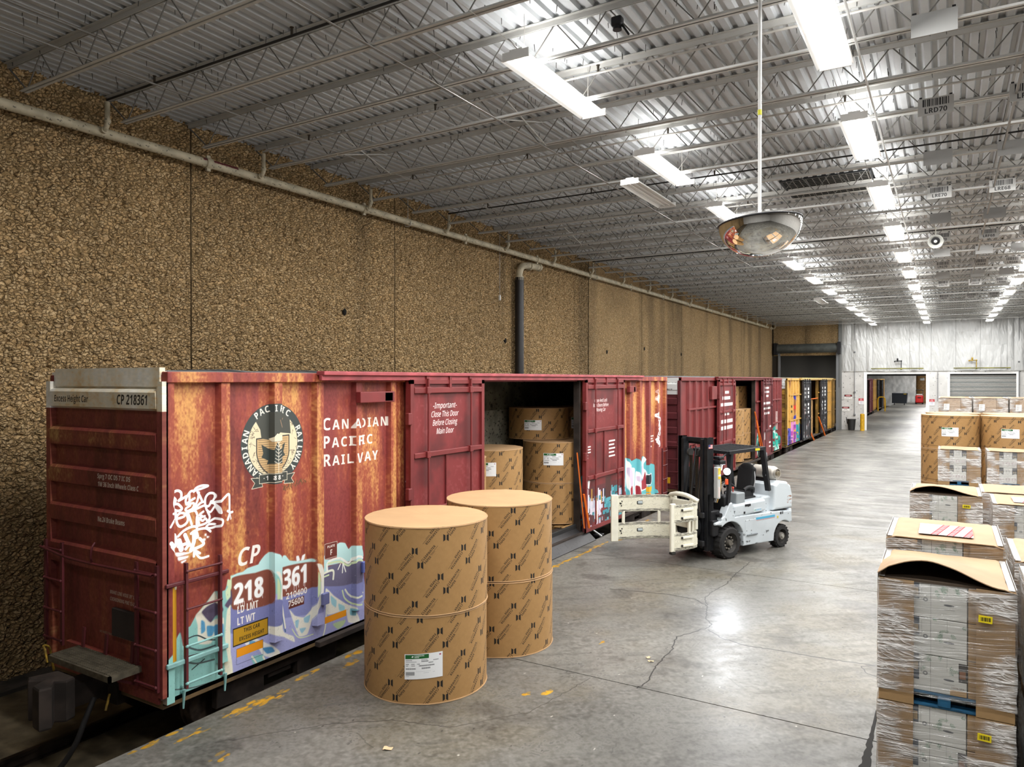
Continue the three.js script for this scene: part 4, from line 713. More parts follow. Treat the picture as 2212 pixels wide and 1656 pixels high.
{
  const k = 330, wm = 2.56, w = Math.round(wm * k), h = Math.round(CH * k), [c, g] = rustySide(w, h, wm, CH, { seed: 151, base: 0x78322e, mid: 0x84432f, tan: 0xb5925a, amount: 0.7, zones: [[0.3, 3.3, 0.5, 0.12, 0.5], [1.4, 3.27, 1.0, 0.1, 0.4], [0.3, 2.78, 0.5, 0.12, 0.4]] });
  const white = rustySide(256, 256, 1.2, 0.8, { seed: 155, base: 0xf0efea, mid: 0xe6ddc8, tan: 0xc09a5c, amount: 0.8 })[0];
  g.drawImage(white, 0, 0, w, (CH - 3.63) * k);
  const T = (s, X, v, hg, wd, col) => italic(g, s, (X + 10.34) * k, (CH - v) * k, hg * k / 0.72, { w: wd * k, col, slant: -0.16 });
  T('Excess Height Car', -10.11, 3.715, 0.085, 0.8, '#2a231c'); T('CP 218361', -8.69, 3.7, 0.12, 0.64, '#1d1916');
  T('Sprg 7 OC D5 7 IC D5', -9.1, 2.775, 0.06, 0.7, '#d8cfc4'); T('1W 36 Inch Wheels Class C', -9.1, 2.675, 0.06, 0.86, '#d8cfc4'); T('No.24 Brake Beams', -9.1, 2.235, 0.065, 0.58, '#d8cfc4');
  T('BRAKE LINE HOSE 39" LONG', -8.97, 1.335, 0.045, 0.62, '#bdaea2'); T('CUSHIONING PMI 13-2 KIT', -8.97, 1.25, 0.045, 0.6, '#bdaea2'); T('DO NOT CHANGE TO 13 OR AAB ONLY', -9.2, 0.81, 0.03, 0.74, '#8f806f');
  carOne.end = new THREE.MeshStandardMaterial({ map: texture(c), roughness: 0.6 }); carOne.endUv = (x, y) => [(x + 10.34) / wm, y / CH];
}
const ply = worn(0x6f6a57, 0x4f4a3a, { metres: 2.4, scale: 9, sharp: 0.7, spots: 0.3, spot: 0x2b2a20, rough: 0.85 }), plyPale = worn(0x918d7c, 0x6f6b5a, { metres: 2, scale: 10, sharp: 0.7, spots: 0.32, spot: 0x34332a, rough: 0.85 }), plyFloor = worn(0x6a5436, 0x4a3a26, { metres: 2, scale: 9, rough: 0.85 });
const gear = worn(0x3a302a, 0x221c19, { metres: 1.5, scale: 10, rough: 0.85, metal: 0.2 }), wheelSteel = worn(0x54463c, 0x2e2621, { metres: 1, scale: 8, rough: 0.6, metal: 0.4 });
const XP = -7.86, XO = -7.78, XF = -10.31, EAVE = 4.06, FLOOR_Y = 0.24;
function underframe(t, z0, z1) {
  mb().span(-9.3, -8.8, 0.0, 0.24, z0 - 0.1, z1 + 0.1).span(-10.2, -7.95, 0.12, 0.24, z0 - 0.15, z1 + 0.15).mesh('centre_sill', gear, t);
  for (const zc of [z0 - 1.9, z1 + 1.9]) {
    const tr = group('truck', t, [0, 0, 0]); tr.off = t.off;
    for (const dz of [-0.85, 0.85]) { const w = mb(); w.rod(V(-9.95, -0.14, zc + dz), V(-8.15, -0.14, zc + dz), 0.08, 10); for (const s of [-1, 1]) w.lathe([[0, -0.07], [0.2, -0.05], [0.24, -0.03], [0.42, -0.045], [0.46, -0.06], [0.46, 0.05], [0.49, 0.055], [0.49, 0.08], [0.4, 0.07], [0.25, 0.04], [0, 0.06]], 26, place(-9.05 + s * 0.76, -0.14, zc + dz, 0, 0, s > 0 ? Math.PI / 2 : -Math.PI / 2)); w.mesh('wheelset', wheelSteel, tr); }
    for (const s of [-1, 1]) mb().extrude([[-1.05, 0.02], [-1.05, -0.22], [-0.7, -0.24], [-0.35, -0.36], [0.35, -0.36], [0.7, -0.24], [1.05, -0.22], [1.05, 0.02], [0.6, 0.1], [-0.6, 0.1]], 0.12, place(-9.05 + s * 0.98 + 0.06, 0, zc, 0, -Math.PI / 2, 0), 0.012, 1, [[[-0.3, -0.05], [-0.3, -0.24], [0.3, -0.24], [0.3, -0.05]]]).mesh('side_frame', gear, tr);
    mb().span(-10.05, -8.05, -0.12, 0.08, zc - 0.2, zc + 0.2).mesh('bolster', gear, tr);
  }
}
function coupler(t, z, dir, reach = 0.26) {
  const c = group('coupler', t); c.off = t.off;
  mb().span(-9.2, -8.9, 0.1, 0.36, z, z + dir * (reach + 0.05)).span(-9.4, -8.7, 0.02, 0.44, z - dir * 0.05, z + dir * 0.05).mesh('shank', gear, c);
  mb().extrude([[-0.2, 0], [0.16, 0], [0.2, 0.12], [0.1, 0.2], [0.24, 0.3], [0.2, 0.42], [0.02, 0.4], [-0.06, 0.22], [-0.2, 0.34], [-0.3, 0.3]], 0.5, place(-9.05, 0.48, z + dir * reach, dir > 0 ? Math.PI / 2 : -Math.PI / 2, 0, 0), 0.03, 2).mesh('knuckle', gear, c);
}
function carDoor(name, t, za, zb, x, mat, { uv, text, lower = 1.5, facing = 1, label } = {}) {   // plug door: slab, frame, bars, lock rods
  const d = group(name, t); d.off = t.off; if (label) d.userData.label = label;
  const y0 = 0.22, y1 = 4.0, w = za - zb, p = (f) => za - w * f;
  mb().span(x - 0.06, x, y0, y1, za, zb).mesh('door_panel', text ?? mat, d, text ? { uv } : {});
  mb().span(x, x + 0.045, y0, y1, za, za - 0.09).span(x, x + 0.045, y0, y1, zb, zb + 0.09).span(x, x + 0.045, y1 - 0.07, y1, za, zb).span(x, x + 0.04, y0, y0 + 0.09, za, zb).mesh('door_frame', mat, d);
  for (const [y, hh] of [[3.82, 0.1], [2.72, 0.09], [lower, 0.1]]) mb().rbox(0.06, hh, w - 0.2, 0.012, x + 0.025, y, (za + zb) / 2).mesh('cross_bar', mat, d);
  for (const f of [0.2, 0.78]) { mb().rod(V(x + 0.075, 0.35, p(f)), V(x + 0.075, 4.02, p(f)), 0.02, 8).mesh('lock_rod', mat, d); for (const y of [3.82, 2.72, lower]) mb().rbox(0.09, 0.12, 0.1, 0.015, x + 0.05, y, p(f)).mesh('rod_bracket', mat, d); }
  mb().rod(V(x + 0.02, lower, p(0.46)), V(x + 0.02, 2.7, p(0.46)), 0.016, 6).mesh('stiffener', mat, d);
  for (const f of [0.2, 0.5, 0.78]) mb().span(x, x + 0.06, 3.86, 4.06, p(f) + 0.03, p(f) - 0.03).mesh('hanger', mat, d);
  for (const y of [3.35, 2.1]) mb().rbox(0.08, 0.2, 0.1, 0.015, x + 0.03, y, za + 0.03).mesh('hinge_lug', mat, d);
  return d;
}
function boxcar(o) {
  const { z0, z1, open: [oa, ob], paint, grp } = o;
  const t = based(thing('boxcar', o.label, 'boxcar', [-9.05, RAIL_Y, (z0 + z1) / 2], 0, grp)), P = (b, n, m, q) => b.mesh(n, m, t, q);
  const nm = o.near ?? paint, nu = o.nearUv ? { uv: o.nearUv } : {}, fm = o.far ?? paint, fu = o.farUv ? { uv: o.farUv } : {};
  const y0 = 0.19;
  P(mb().span(XP - 0.05, XP, y0, EAVE, z0, oa), 'side_wall', nm, nu); P(mb().span(XP - 0.05, XP, y0, EAVE, ob, z1), 'side_wall', fm, fu);
  P(mb().span(XP - 0.05, XP + 0.02, 3.96, EAVE, oa, ob), 'door_header', paint); P(mb().span(XF, XF + 0.05, y0, EAVE, z0, z1), 'side_wall', paint);
  P(mb().span(XF + 0.05, XF + 0.07, FLOOR_Y, 4.0, z0 - 0.1, z1 + 0.1), 'lining', o.ply ?? ply); P(mb().span(XF + 0.07, XF + 0.08, FLOOR_Y, 3.2, z0 - 0.1, z1 + 0.1), 'scuff_board', plyPale);
  P(mb().span(XF, XP, FLOOR_Y - 0.1, FLOOR_Y, z0, z1), 'floor_deck', plyFloor);
  P(mb().extrude([[XF - 0.02, EAVE - 0.05], [XF - 0.02, EAVE + 0.02], [-9.6, EAVE + 0.06], [-8.5, EAVE + 0.06], [XP + 0.03, EAVE + 0.02], [XP + 0.03, EAVE - 0.05]], z0 - z1 - 0.05, place(0, 0, z1)), 'roof', o.roof);
  for (let z = z0 - 1.4; z > z1 + 1; z -= 1.5) P(mb().extrude([[XF, EAVE + 0.01], [XF, EAVE + 0.04], [-9.6, EAVE + 0.085], [-8.5, EAVE + 0.085], [XP, EAVE + 0.04], [XP, EAVE + 0.01], [-8.5, EAVE + 0.06], [-9.6, EAVE + 0.06]], 0.07, place(0, 0, z)), 'roof_rib', o.roof);
  const post = (z, w, m, q) => P(mb().extrude([[-w / 2 - 0.03, 0], [-w / 2, 0.08], [w / 2, 0.08], [w / 2 + 0.03, 0]], EAVE - 0.1 - 0.45, M4().makeBasis(V(0, 0, -1), V(1, 0, 0), V(0, -1, 0)).setPosition(XP, EAVE - 0.1, z)), 'side_post', m, q);
  for (const z of o.posts.near) post(z, o.postWidth ?? 0.13, nm, nu);
  for (const z of o.posts.far) post(z, o.postWidth ?? 0.13, fm, fu);
  P(mb().span(XP, XO, y0 + 0.02, EAVE, z0, z0 - 0.1), 'corner_post', nm, nu); P(mb().span(XP, XO, y0 + 0.02, EAVE, z1 + 0.1, z1), 'corner_post', fm, fu);
  for (const [a, b, m, q] of [[z0, oa, nm, nu], [ob, z1, fm, fu]]) P(mb().rbox(0.12, 0.13, a - b, 0.012, XP + 0.045, EAVE - 0.03, (a + b) / 2), 'top_rail', m, q);
  for (const y of o.girts ?? []) for (const [list, m] of [[[z0 - (o.girtFrom ?? 0.9), oa + 0.2], nm], [[ob - 0.3, z1 + 0.1], fm]]) P(mb().rbox(0.07, 0.07, list[0] - list[1], 0.01, XP + 0.05, y, (list[0] + list[1]) / 2), 'girt', paint);
  // sliding door track over and under the doors
  P(mb().rbox(0.16, 0.06, o.track[0] - o.track[1], 0.012, XO + 0.1, EAVE + 0.035, (o.track[0] + o.track[1]) / 2).rbox(0.06, 0.08, o.track[0] - o.track[1], 0.01, XO + 0.1, EAVE - 0.03, (o.track[0] + o.track[1]) / 2), 'door_track', o.trackPaint ?? paint);
  P(mb().rbox(0.1, 0.08, o.track[0] - o.track[1], 0.012, XO + 0.03, 0.2, (o.track[0] + o.track[1]) / 2), 'lower_track', gear);
  for (const [a, b] of [[oa, oa - 0.07], [ob + 0.07, ob]]) P(mb().span(XP - 0.08, XO, FLOOR_Y, 3.98, a, b), 'door_post', o.postPaint ?? gear);
  for (const d of o.doors) carDoor('door', t, d.za, d.zb, -7.68, d.mat, d);
  // ends
  for (const [z, dir] of [[z0, 1], [z1, -1]]) {
    const em = dir > 0 && o.end ? o.end : paint, eu = dir > 0 && o.endUv ? { uv: o.endUv } : {};
    P(mb().span(XF, XP, 0.25, EAVE + 0.04, z - dir * 0.06, z - dir * 0.02), 'end_wall', em, eu);
    for (const [a, b] of [[XF, XF + 0.1], [XO - 0.1, XO]]) P(mb().span(a, b, 0.3, EAVE - 0.08, z - dir * 0.02, z + dir * 0.055), 'end_corner', em, eu);
    for (let i = 0; i < 6; i++) { const top = 3.88 - 0.497 * i, b = top - 0.25; if (i < 5) P(mb().extrude([[0, b], [0.075, b + 0.03], [0.085, top - 0.03], [0.06, top], [0, top + 0.02]], XO - 0.12 - XF - 0.1, M4().makeBasis(V(0, 0, dir), V(0, 1, 0), V(-dir, 0, 0)).setPosition(dir > 0 ? XO - 0.12 : XF + 0.1, 0, z - dir * 0.02)), 'end_rib', o.whiteEnd && i === 0 && dir > 0 ? o.whiteEnd : em, eu); }
    if (o.whiteEnd && dir > 0) P(mb().span(XF + 0.08, XO - 0.08, 3.5, EAVE + 0.02, z - 0.02, z + 0.005), 'end_plate', o.whiteEnd, { uv: o.whiteUv });
  }
  underframe(t, z0, z1);
  return t;
}
const ladder = (t, name, at, sides, rungs, mats, out) => {   // at(s, y): a point on the ladder; out: how far it stands off
  const l = group(name, t); l.off = t.off; const [s0, s1] = sides;
  for (const s of sides) mb().bar(at(s, Math.min(...rungs) - 0.06, out), at(s, Math.max(...rungs) + 0.1, out), 0.05, 0.03).mesh('stile', mats[0], l);
  rungs.forEach((y, i) => mb().rod(at(s0, y, out + 0.02), at(s1, y, out + 0.02), 0.014, 8).sphere(0.022, ...at(s0, y, out + 0.02).toArray(), 1, 1, 1, 8).sphere(0.022, ...at(s1, y, out + 0.02).toArray(), 1, 1, 1, 8).mesh('rung', mats[1 + (i % (mats.length - 1))], l));
};
const maroon = worn(0x7e2b2b, 0x6d2426, { metres: 3, scale: 9, sharp: 0.8, rough: 0.55 }), maroonDark = worn(0x64242a, 0x4a1b1f, { metres: 3, scale: 9, sharp: 0.8, rough: 0.6 }), teal = worn(0x8fc0bd, 0x6fa3a2, { metres: 1, scale: 9, rough: 0.6 });
function doorText(w, h, wm, lines, { base = 0x7b2a2b, seed = 5, hm = 3.78, y0 = 0.22, za, extra } = {}) {
  const [c, g] = canvas(w, h), A = rgb(base), B = lerp3(A, [40, 14, 16], 0.35), C = lerp3(A, [190, 130, 130], 0.35), k = w / wm, ky = h / hm;
  paintPixels(c, (x, y) => { const n = fbm(x / w * 6, y / h * 9, 4096, 4096, 4, seed), f = fbm(x / w * 40, y / h * 60, 4096, 4096, 3, seed + 1); return lerp3(lerp3(B, A, smooth(0.25, 0.6, n)), C, 0.5 * smooth(0.55, 0.75, f) * smooth(0.45, 0.7, n)); });
  for (const [s, x, y, size, o = {}] of lines) italic(g, s, x * k, (hm - (y - y0)) * ky, size * ky / 0.72, { align: 'center', font: '', col: '#f2ecea', ...o });
  if (extra) extra(g, k, ky, hm, y0);
  return { text: new THREE.MeshStandardMaterial({ map: texture(c), roughness: 0.5 }), uv: (x, y, z) => [(za - z) / wm, (y - y0) / hm] };
}
// ---- 1: the rusty red car
{
  const tanRail = worn(0xb0703f, 0x8a3b2c, { metres: 1.5, scale: 8, sharp: 0.8, rough: 0.6 });
  const track = worn(0xb8545a, 0x9a2f36, { metres: 2, scale: 8, sharp: 0.8, rough: 0.5 });
  const d1 = doorText(560, 930, 2.24, [['-Important-', 1.02, 3.5, 0.1, { w: 180 }], ['Close This Door', 1.02, 3.35, 0.1, { w: 205 }], ['Before Closing', 1.02, 3.2, 0.1, { w: 185 }], ['Main Door', 1.02, 3.05, 0.1, { w: 130 }]], { za: -9.48, seed: 201 });
  const d2 = doorText(620, 930, 2.5, [['Close And Lock', 0.98, 3.43, 0.085], ['Both Doors Before', 0.98, 3.31, 0.085], ['Moving Car', 0.98, 3.19, 0.085]], { za: -16.32, seed: 211, extra: (g, k, ky, hm, y0) => {
    const R = (x, y, w, h, c) => { g.fillStyle = c; g.fillRect(x * k, (hm - (y - y0)) * ky, w * k, h * ky); };
    for (let i = 0; i < 5; i++) { R(0.12, 2.34 - i * 0.07, i < 3 ? 0.24 : 0.08, 0.035, '#e8e2e0'); R(1.5, 2.4 - i * 0.1, 0.42 - 0.06 * (i % 2), 0.045, '#e8e2e0'); }
    R(0, 1.3, 2.5, 1.1, '#5d2a2e'); for (let i = 0; i < 170; i++) { const x = rr(0, 2.45), y = rr(0.25, 1.2); R(x, y, rr(0.04, 0.3), rr(0.03, 0.2), ['#e6e2ee', '#cfc8dc', '#58a8b4', '#3f8f9c', '#7a2b2f', '#bfb6c9', '#2a2a33'][x > 1.2 ? (rnd() < 0.75 ? 2 + (rnd() * 2 | 0) : 4 + (rnd() * 3 | 0)) : (rnd() * 7 | 0)]); }
    for (let i = 0; i < 22; i++) R(rr(0.05, 1.2), rr(0.9, 1.35), 0.06, rr(0.2, 0.6), ['#e9e4ef', '#c99a3a', '#d8d2e2'][rnd() * 3 | 0]);
    g.save(); g.translate(0.2 * k, (hm - (1.5 - y0)) * ky); g.rotate(0.3); g.fillStyle = '#eee'; g.fillRect(0, 0, 0.13 * k, 0.2 * ky); g.restore();
    R(1.28, 1.45, 0.34, 0.55, '#4a2320');
  } });
  const t = boxcar({
    label: 'rusty red and tan boxcar with a round emblem, white lettering and blue graffiti', z0: Z_ONE, z1: -22.72, open: [-11.65, -16.3], paint: maroon, near: carOne.near, nearUv: carOne.nearUv, far: carOne.far, farUv: carOne.farUv,
    end: carOne.end, endUv: carOne.endUv, roof: worn(0x8d9092, 0x5c5f61, { metres: 4, scale: 8, rough: 0.6 }), posts: { near: [-5.99, -6.83, -7.6, -8.41, -9.22], far: [-19.62, -20.42, -21.2, -21.95] }, track: [-7.5, -20.25], trackPaint: track,
    doors: [{ za: -9.48, zb: -11.72, mat: maroon, text: d1.text, uv: d1.uv, lower: 1.75 }, { za: -16.32, zb: -18.82, mat: maroon, text: d2.text, uv: d2.uv, lower: 1.55 }], ply,
  });
  const P = (b, n, m, q) => b.mesh(n, m, t, q);
  for (const [z, w] of [[-8.6, 0.8], [-19.5, 0.42]]) P(mb().rbox(0.1, 0.17, w, 0.012, XO + 0.06, 3.73, z - (w > 0.5 ? 0.12 : 0)).rbox(0.08, 0.15, 0.2, 0.01, XO + 0.07, 3.73, z - w / 2 + 0.02), 'door_stop', maroon);
  const sideAt = (s, y, o) => V(XO + o, y, s), endAt = (s, y, o) => V(s, y, Z_ONE + o);
  ladder(t, 'side_ladder', sideAt, [-5.4, -5.87], [0.4, 0.84, 1.28, 1.73], [maroonDark, teal, teal, maroonDark, maroonDark], 0.04);
  ladder(t, 'side_ladder', sideAt, [-22.2, -22.6], [0.4, 0.84, 1.28, 1.73], [maroonDark, maroonDark], 0.04);
  ladder(t, 'end_ladder', endAt, [-8.26, -7.86], [0.43, 0.86, 1.3, 1.74], [maroonDark, maroonDark], 0.07);
  ladder(t, 'end_ladder', endAt, [-10.3, -9.9], [0.6, 0.98, 1.38, 1.78], [maroonDark, maroonDark], 0.07);
  P(mb().tube([V(-10.3, 1.8, Z_ONE + 0.14), V(-9.6, 1.74, Z_ONE + 0.16), V(-8.4, 1.74, Z_ONE + 0.16), V(-7.86, 1.74, Z_ONE + 0.13)], 0.016, 24, 6).tube([V(-9.05, 1.76, Z_ONE + 0.16), V(-9.0, 1.82, Z_ONE + 0.2), V(-8.97, 1.95, Z_ONE + 0.2), V(-8.98, 2.0, Z_ONE + 0.16)], 0.014, 10, 6), 'grab_rail', maroonDark);
  P(mb().span(-10.2, -7.9, 1.62, 1.86, Z_ONE - 0.02, Z_ONE + 0.06).span(-9.86, -8.3, 0.3, 0.6, Z_ONE - 0.02, Z_ONE + 0.05).span(-10.25, -7.9, 0.2, 0.34, Z_ONE - 0.06, Z_ONE + 0.03), 'end_sill', carOne.end, { uv: carOne.endUv });
  P(mb().rbox(0.5, 0.34, 0.05, 0.01, -8.56, 1.03, Z_ONE + 0.03), 'defect_board', worn(0x2f2624, 0x241d1c, { rough: 0.8 }));
  P(mb().span(XF + 0.16, XO - 0.1, 3.92, EAVE + 0.085, Z_ONE - 0.05, Z_ONE + 0.02), 'end_gable', carOne.end, { uv: carOne.endUv });
  const walk = group('crossover_step', t); walk.off = t.off;
  const grate = worn(0x6a6252, 0x4c463a, { metres: 0.6, rough: 0.7, metal: 0.4 }), gm = mb(); for (let x = -9.48; x < -8.22; x += 0.045) gm.bar(V(x, 0.6, Z_ONE + 0.07), V(x, 0.6, Z_ONE + 0.42), 0.02, 0.03); for (let i = 0; i < 8; i++) gm.bar(V(-9.5, 0.605, Z_ONE + 0.09 + i * 0.045), V(-8.2, 0.605, Z_ONE + 0.09 + i * 0.045), 0.014, 0.012);
  gm.mesh('grating', grate, walk); mb().span(-9.52, -8.18, 0.54, 0.61, Z_ONE + 0.42, Z_ONE + 0.45).span(-9.52, -9.49, 0.54, 0.61, Z_ONE + 0.06, Z_ONE + 0.45).span(-8.21, -8.18, 0.54, 0.61, Z_ONE + 0.06, Z_ONE + 0.45).mesh('edge_band', grate, walk);
  for (const x of [-9.4, -8.9, -8.35]) mb().bar(V(x, 0.6, Z_ONE + 0.08), V(x, 0.86, Z_ONE + 0.06), 0.05, 0.02).bar(V(x, 0.56, Z_ONE + 0.4), V(x, 0.36, Z_ONE + 0.05), 0.03, 0.03).mesh('bracket', maroonDark, walk);
  coupler(t, Z_ONE, 1, 0.45); coupler(t, -22.72, -1);
  P(mb().tube([V(-8.75, 0.2, Z_ONE + 0.3), V(-8.72, 0.0, Z_ONE + 0.42), V(-8.8, -0.3, Z_ONE + 0.5), V(-9.0, -0.62, Z_ONE + 0.62), V(-9.15, -0.72, Z_ONE + 0.8)], 0.032, 24, 8), 'brake_hose', std(0x1b1919, 0.7), );
  P(mb().tube([V(-9.75, 0.3, Z_ONE + 0.25), V(-9.72, 0.52, Z_ONE + 0.3), V(-9.66, 0.66, Z_ONE + 0.36), V(-9.62, 0.7, Z_ONE + 0.44), V(-9.55, 0.68, Z_ONE + 0.46), V(-9.5, 0.52, Z_ONE + 0.45)], 0.014, 22, 6), 'uncoupling_lever', worn(0xb08c28, 0x6a4a20, { metres: 0.4, rough: 0.7 })); P(mb().rod(V(-8.6, 0.24, Z_ONE + 0.2), V(-8.55, 0.08, Z_ONE + 0.28), 0.015, 6), 'hose_clip', worn(0xb08c28, 0x6a4a20, { metres: 0.4, rough: 0.7 }));
  for (const z of [-5.42, -6.0]) P(mb().rod(V(XO - 0.03, 0.3, z), V(XO - 0.03, 0.08, z + 0.01), 0.022, 6, 0.012).sphere(0.02, XP + 0.01, 0.33, z, 1, 1, 1, 8).sphere(0.02, XP + 0.01, 0.26, z, 1, 1, 1, 8), 'jacking_lug', teal);
  P(mb().rbox(0.04, 0.05, 0.86, 0.015, XO + 0.02, 1.6, -5.58), 'grab_iron', maroonDark); P(mb().rbox(0.04, 0.06, 0.84, 0.015, XO + 0.02, 0.66, -5.58), 'grab_iron', teal);
  for (const [z, y, m] of [[-7.66, 0.82, 0x6a6f9e], [-8.5, 1.1, 0x5a66a8]]) P(mb().rbox(0.05, 0.17, 0.13, 0.012, XO + 0.03, y, z), 'latch_box', std(m, 0.6));
}
// ---- 2: maroon car with white stencils
{
  const z0 = -24.2, z1 = -41.75, k = 120, wm = 3.1, w = Math.round(wm * k), h = Math.round(CH * k), [c, g] = rustySide(w, h, wm, CH, { seed: 171, base: 0x78292a, mid: 0x823130, tan: 0x9a4a40, amount: 0.5 });
  for (let i = 0; i < 60; i++) { const s = rr(0.5, 2.7), v = 0.25 + rr(0, 1) * (1.45 - Math.abs(s - 1.2) * 0.6); g.fillStyle = ['#1f9a8c', '#37b8a4', '#0f6f6a', '#d8f0ea', '#bfe6d8'][rnd() * 5 | 0]; g.beginPath(); g.moveTo(s * k, (CH - v - rr(0.1, 0.4)) * k); g.lineTo((s + rr(0.1, 0.3)) * k, (CH - v) * k); g.lineTo((s - rr(0, 0.2)) * k, (CH - v + rr(0.1, 0.25)) * k); g.fill(); }
  g.fillStyle = '#e9e2dc'; for (let i = 0; i < 14; i++) g.fillRect(1.9 * k, (CH - 2.3 + i * 0.07) * k, 0.12 * k, 0.035 * k);
  const far = new THREE.MeshStandardMaterial({ map: texture(c), roughness: 0.55 });
  const blocks = (rows) => (g, k, ky, hm, y0) => { g.fillStyle = '#f0ecea'; for (const [x, y, w, h] of rows) g.fillRect((x - w / 2) * k, (hm - (y - y0)) * ky, w * k, h * ky); };
  const r1 = [[1.3, 3.55, 0.6, 0.11], [1.2, 3.33, 1.2, 0.13], [1.3, 3.07, 1.9, 0.13], [1.3, 2.67, 0.7, 0.11], [1.3, 2.4, 1.8, 0.15], [1.3, 2.14, 1.8, 0.15], [1.9, 1.05, 0.6, 0.1], [1.9, 0.85, 0.6, 0.1], [1.9, 0.65, 0.6, 0.1]];
  const r2 = [[1.1, 3.65, 0.9, 0.1], [1.1, 3.45, 1.0, 0.1], [1.1, 3.25, 0.7, 0.1], [1.1, 2.9, 1.5, 0.11], [1.1, 2.65, 1.5, 0.11], [1.1, 2.4, 1.2, 0.11], [1.9, 1.7, 0.4, 0.09], [1.9, 1.55, 0.4, 0.09], [0.6, 1.45, 0.14, 0.4], [0.85, 0.9, 0.13, 0.45], [1.8, 0.9, 0.4, 0.09], [1.8, 0.7, 0.4, 0.09]];
  const d1 = doorText(256, 384, 2.55, [], { za: -28.55, base: 0x7a2b2d, seed: 221, extra: blocks(r1) }), d2 = doorText(256, 384, 2.3, [], { za: -36.4, base: 0x70282a, seed: 227, extra: blocks(r2) });
  const [wc, wg] = canvas(512, 128); wg.fillStyle = '#dcdedd'; wg.fillRect(0, 0, 512, 128); italic(wg, '75049', 420, 84, 62, { align: 'center', col: '#1d1d1f', slant: 0, w: 120, font: 'bold' });
  const t = boxcar({ label: 'maroon boxcar with white stencil blocks and a teal tag, second along the dock', z0, z1, open: [-31.1, -35.4], paint: maroon, far, farUv: (x, y, z) => [(-38.65 - z) / wm, y / CH], roof: std(0xaab0b4, 0.5, 0.2), posts: { near: [-25.2, -25.98, -26.78, -27.58], far: [-39.2, -39.98, -40.72, -41.4] }, girts: [2.95, 1.72], track: [-28.3, -38.7], doors: [{ za: -28.55, zb: -31.1, mat: maroon, text: d1.text, uv: d1.uv }, { za: -36.4, zb: -38.7, mat: maroonDark, text: d2.text, uv: d2.uv }], end: maroonDark, whiteEnd: new THREE.MeshStandardMaterial({ map: texture(wc), roughness: 0.6 }), whiteUv: (x, y) => [(x + 10.3) / 2.55, (y - 3.5) / 0.58] });
  mb().rbox(0.1, 0.5, 0.7, 0.012, XO + 0.06, 3.5, -28.0).mesh('door_stop', maroon, t);
  mb().rbox(0.3, 0.2, 0.03, 0.005, -8.3, 0.55, z0 + 0.03).mesh('placard', std(0xd9a51c, 0.5), t);
  ladder(t, 'end_ladder', (s, y, o) => V(s, y, z0 + o), [-8.3, -7.86], [0.43, 0.86, 1.3, 1.74], [maroonDark, maroonDark], 0.07);
  coupler(t, z0, 1); coupler(t, z1, -1);
  for (const [x, z, i] of [[-8.75, -32.0, 0], [-8.75, -33.7, 1], [-8.8, -35.35, 2]]) { paperRoll(`lower kraft roll ${['nearer the aisle end', 'in the middle', 'by the orange straps'][i]} of the maroon boxcar doorway`, [x, 0.3, z], 0.812, 1.2, { turn: i, print: i * 0.4, grp: 'kraft rolls in the maroon boxcar' }); paperRoll(`second-tier kraft roll ${['nearer the aisle end', 'in the middle', 'by the orange straps'][i]} of the maroon boxcar doorway`, [x, 1.5, z], 0.812, 1.15, { turn: i, print: i * 0.3, mark: i === 1 ? [0.3, 0.55, 0.6, 0.36] : undefined, grp: 'kraft rolls in the maroon boxcar' }); }
  paperRoll('top kraft roll in shade at the back of the maroon boxcar doorway', [-9.2, 2.65, -34.6], 0.812, 1.05, { print: 0.2, mark: [-0.4, 0.4, 0.4, 0.3], grp: 'kraft rolls in the maroon boxcar' });
  paperRoll('top kraft roll hidden partly by the maroon boxcar door', [-9.2, 2.65, -36.3], 0.812, 1.05, { print: 0.5, grp: 'kraft rolls in the maroon boxcar' });
}
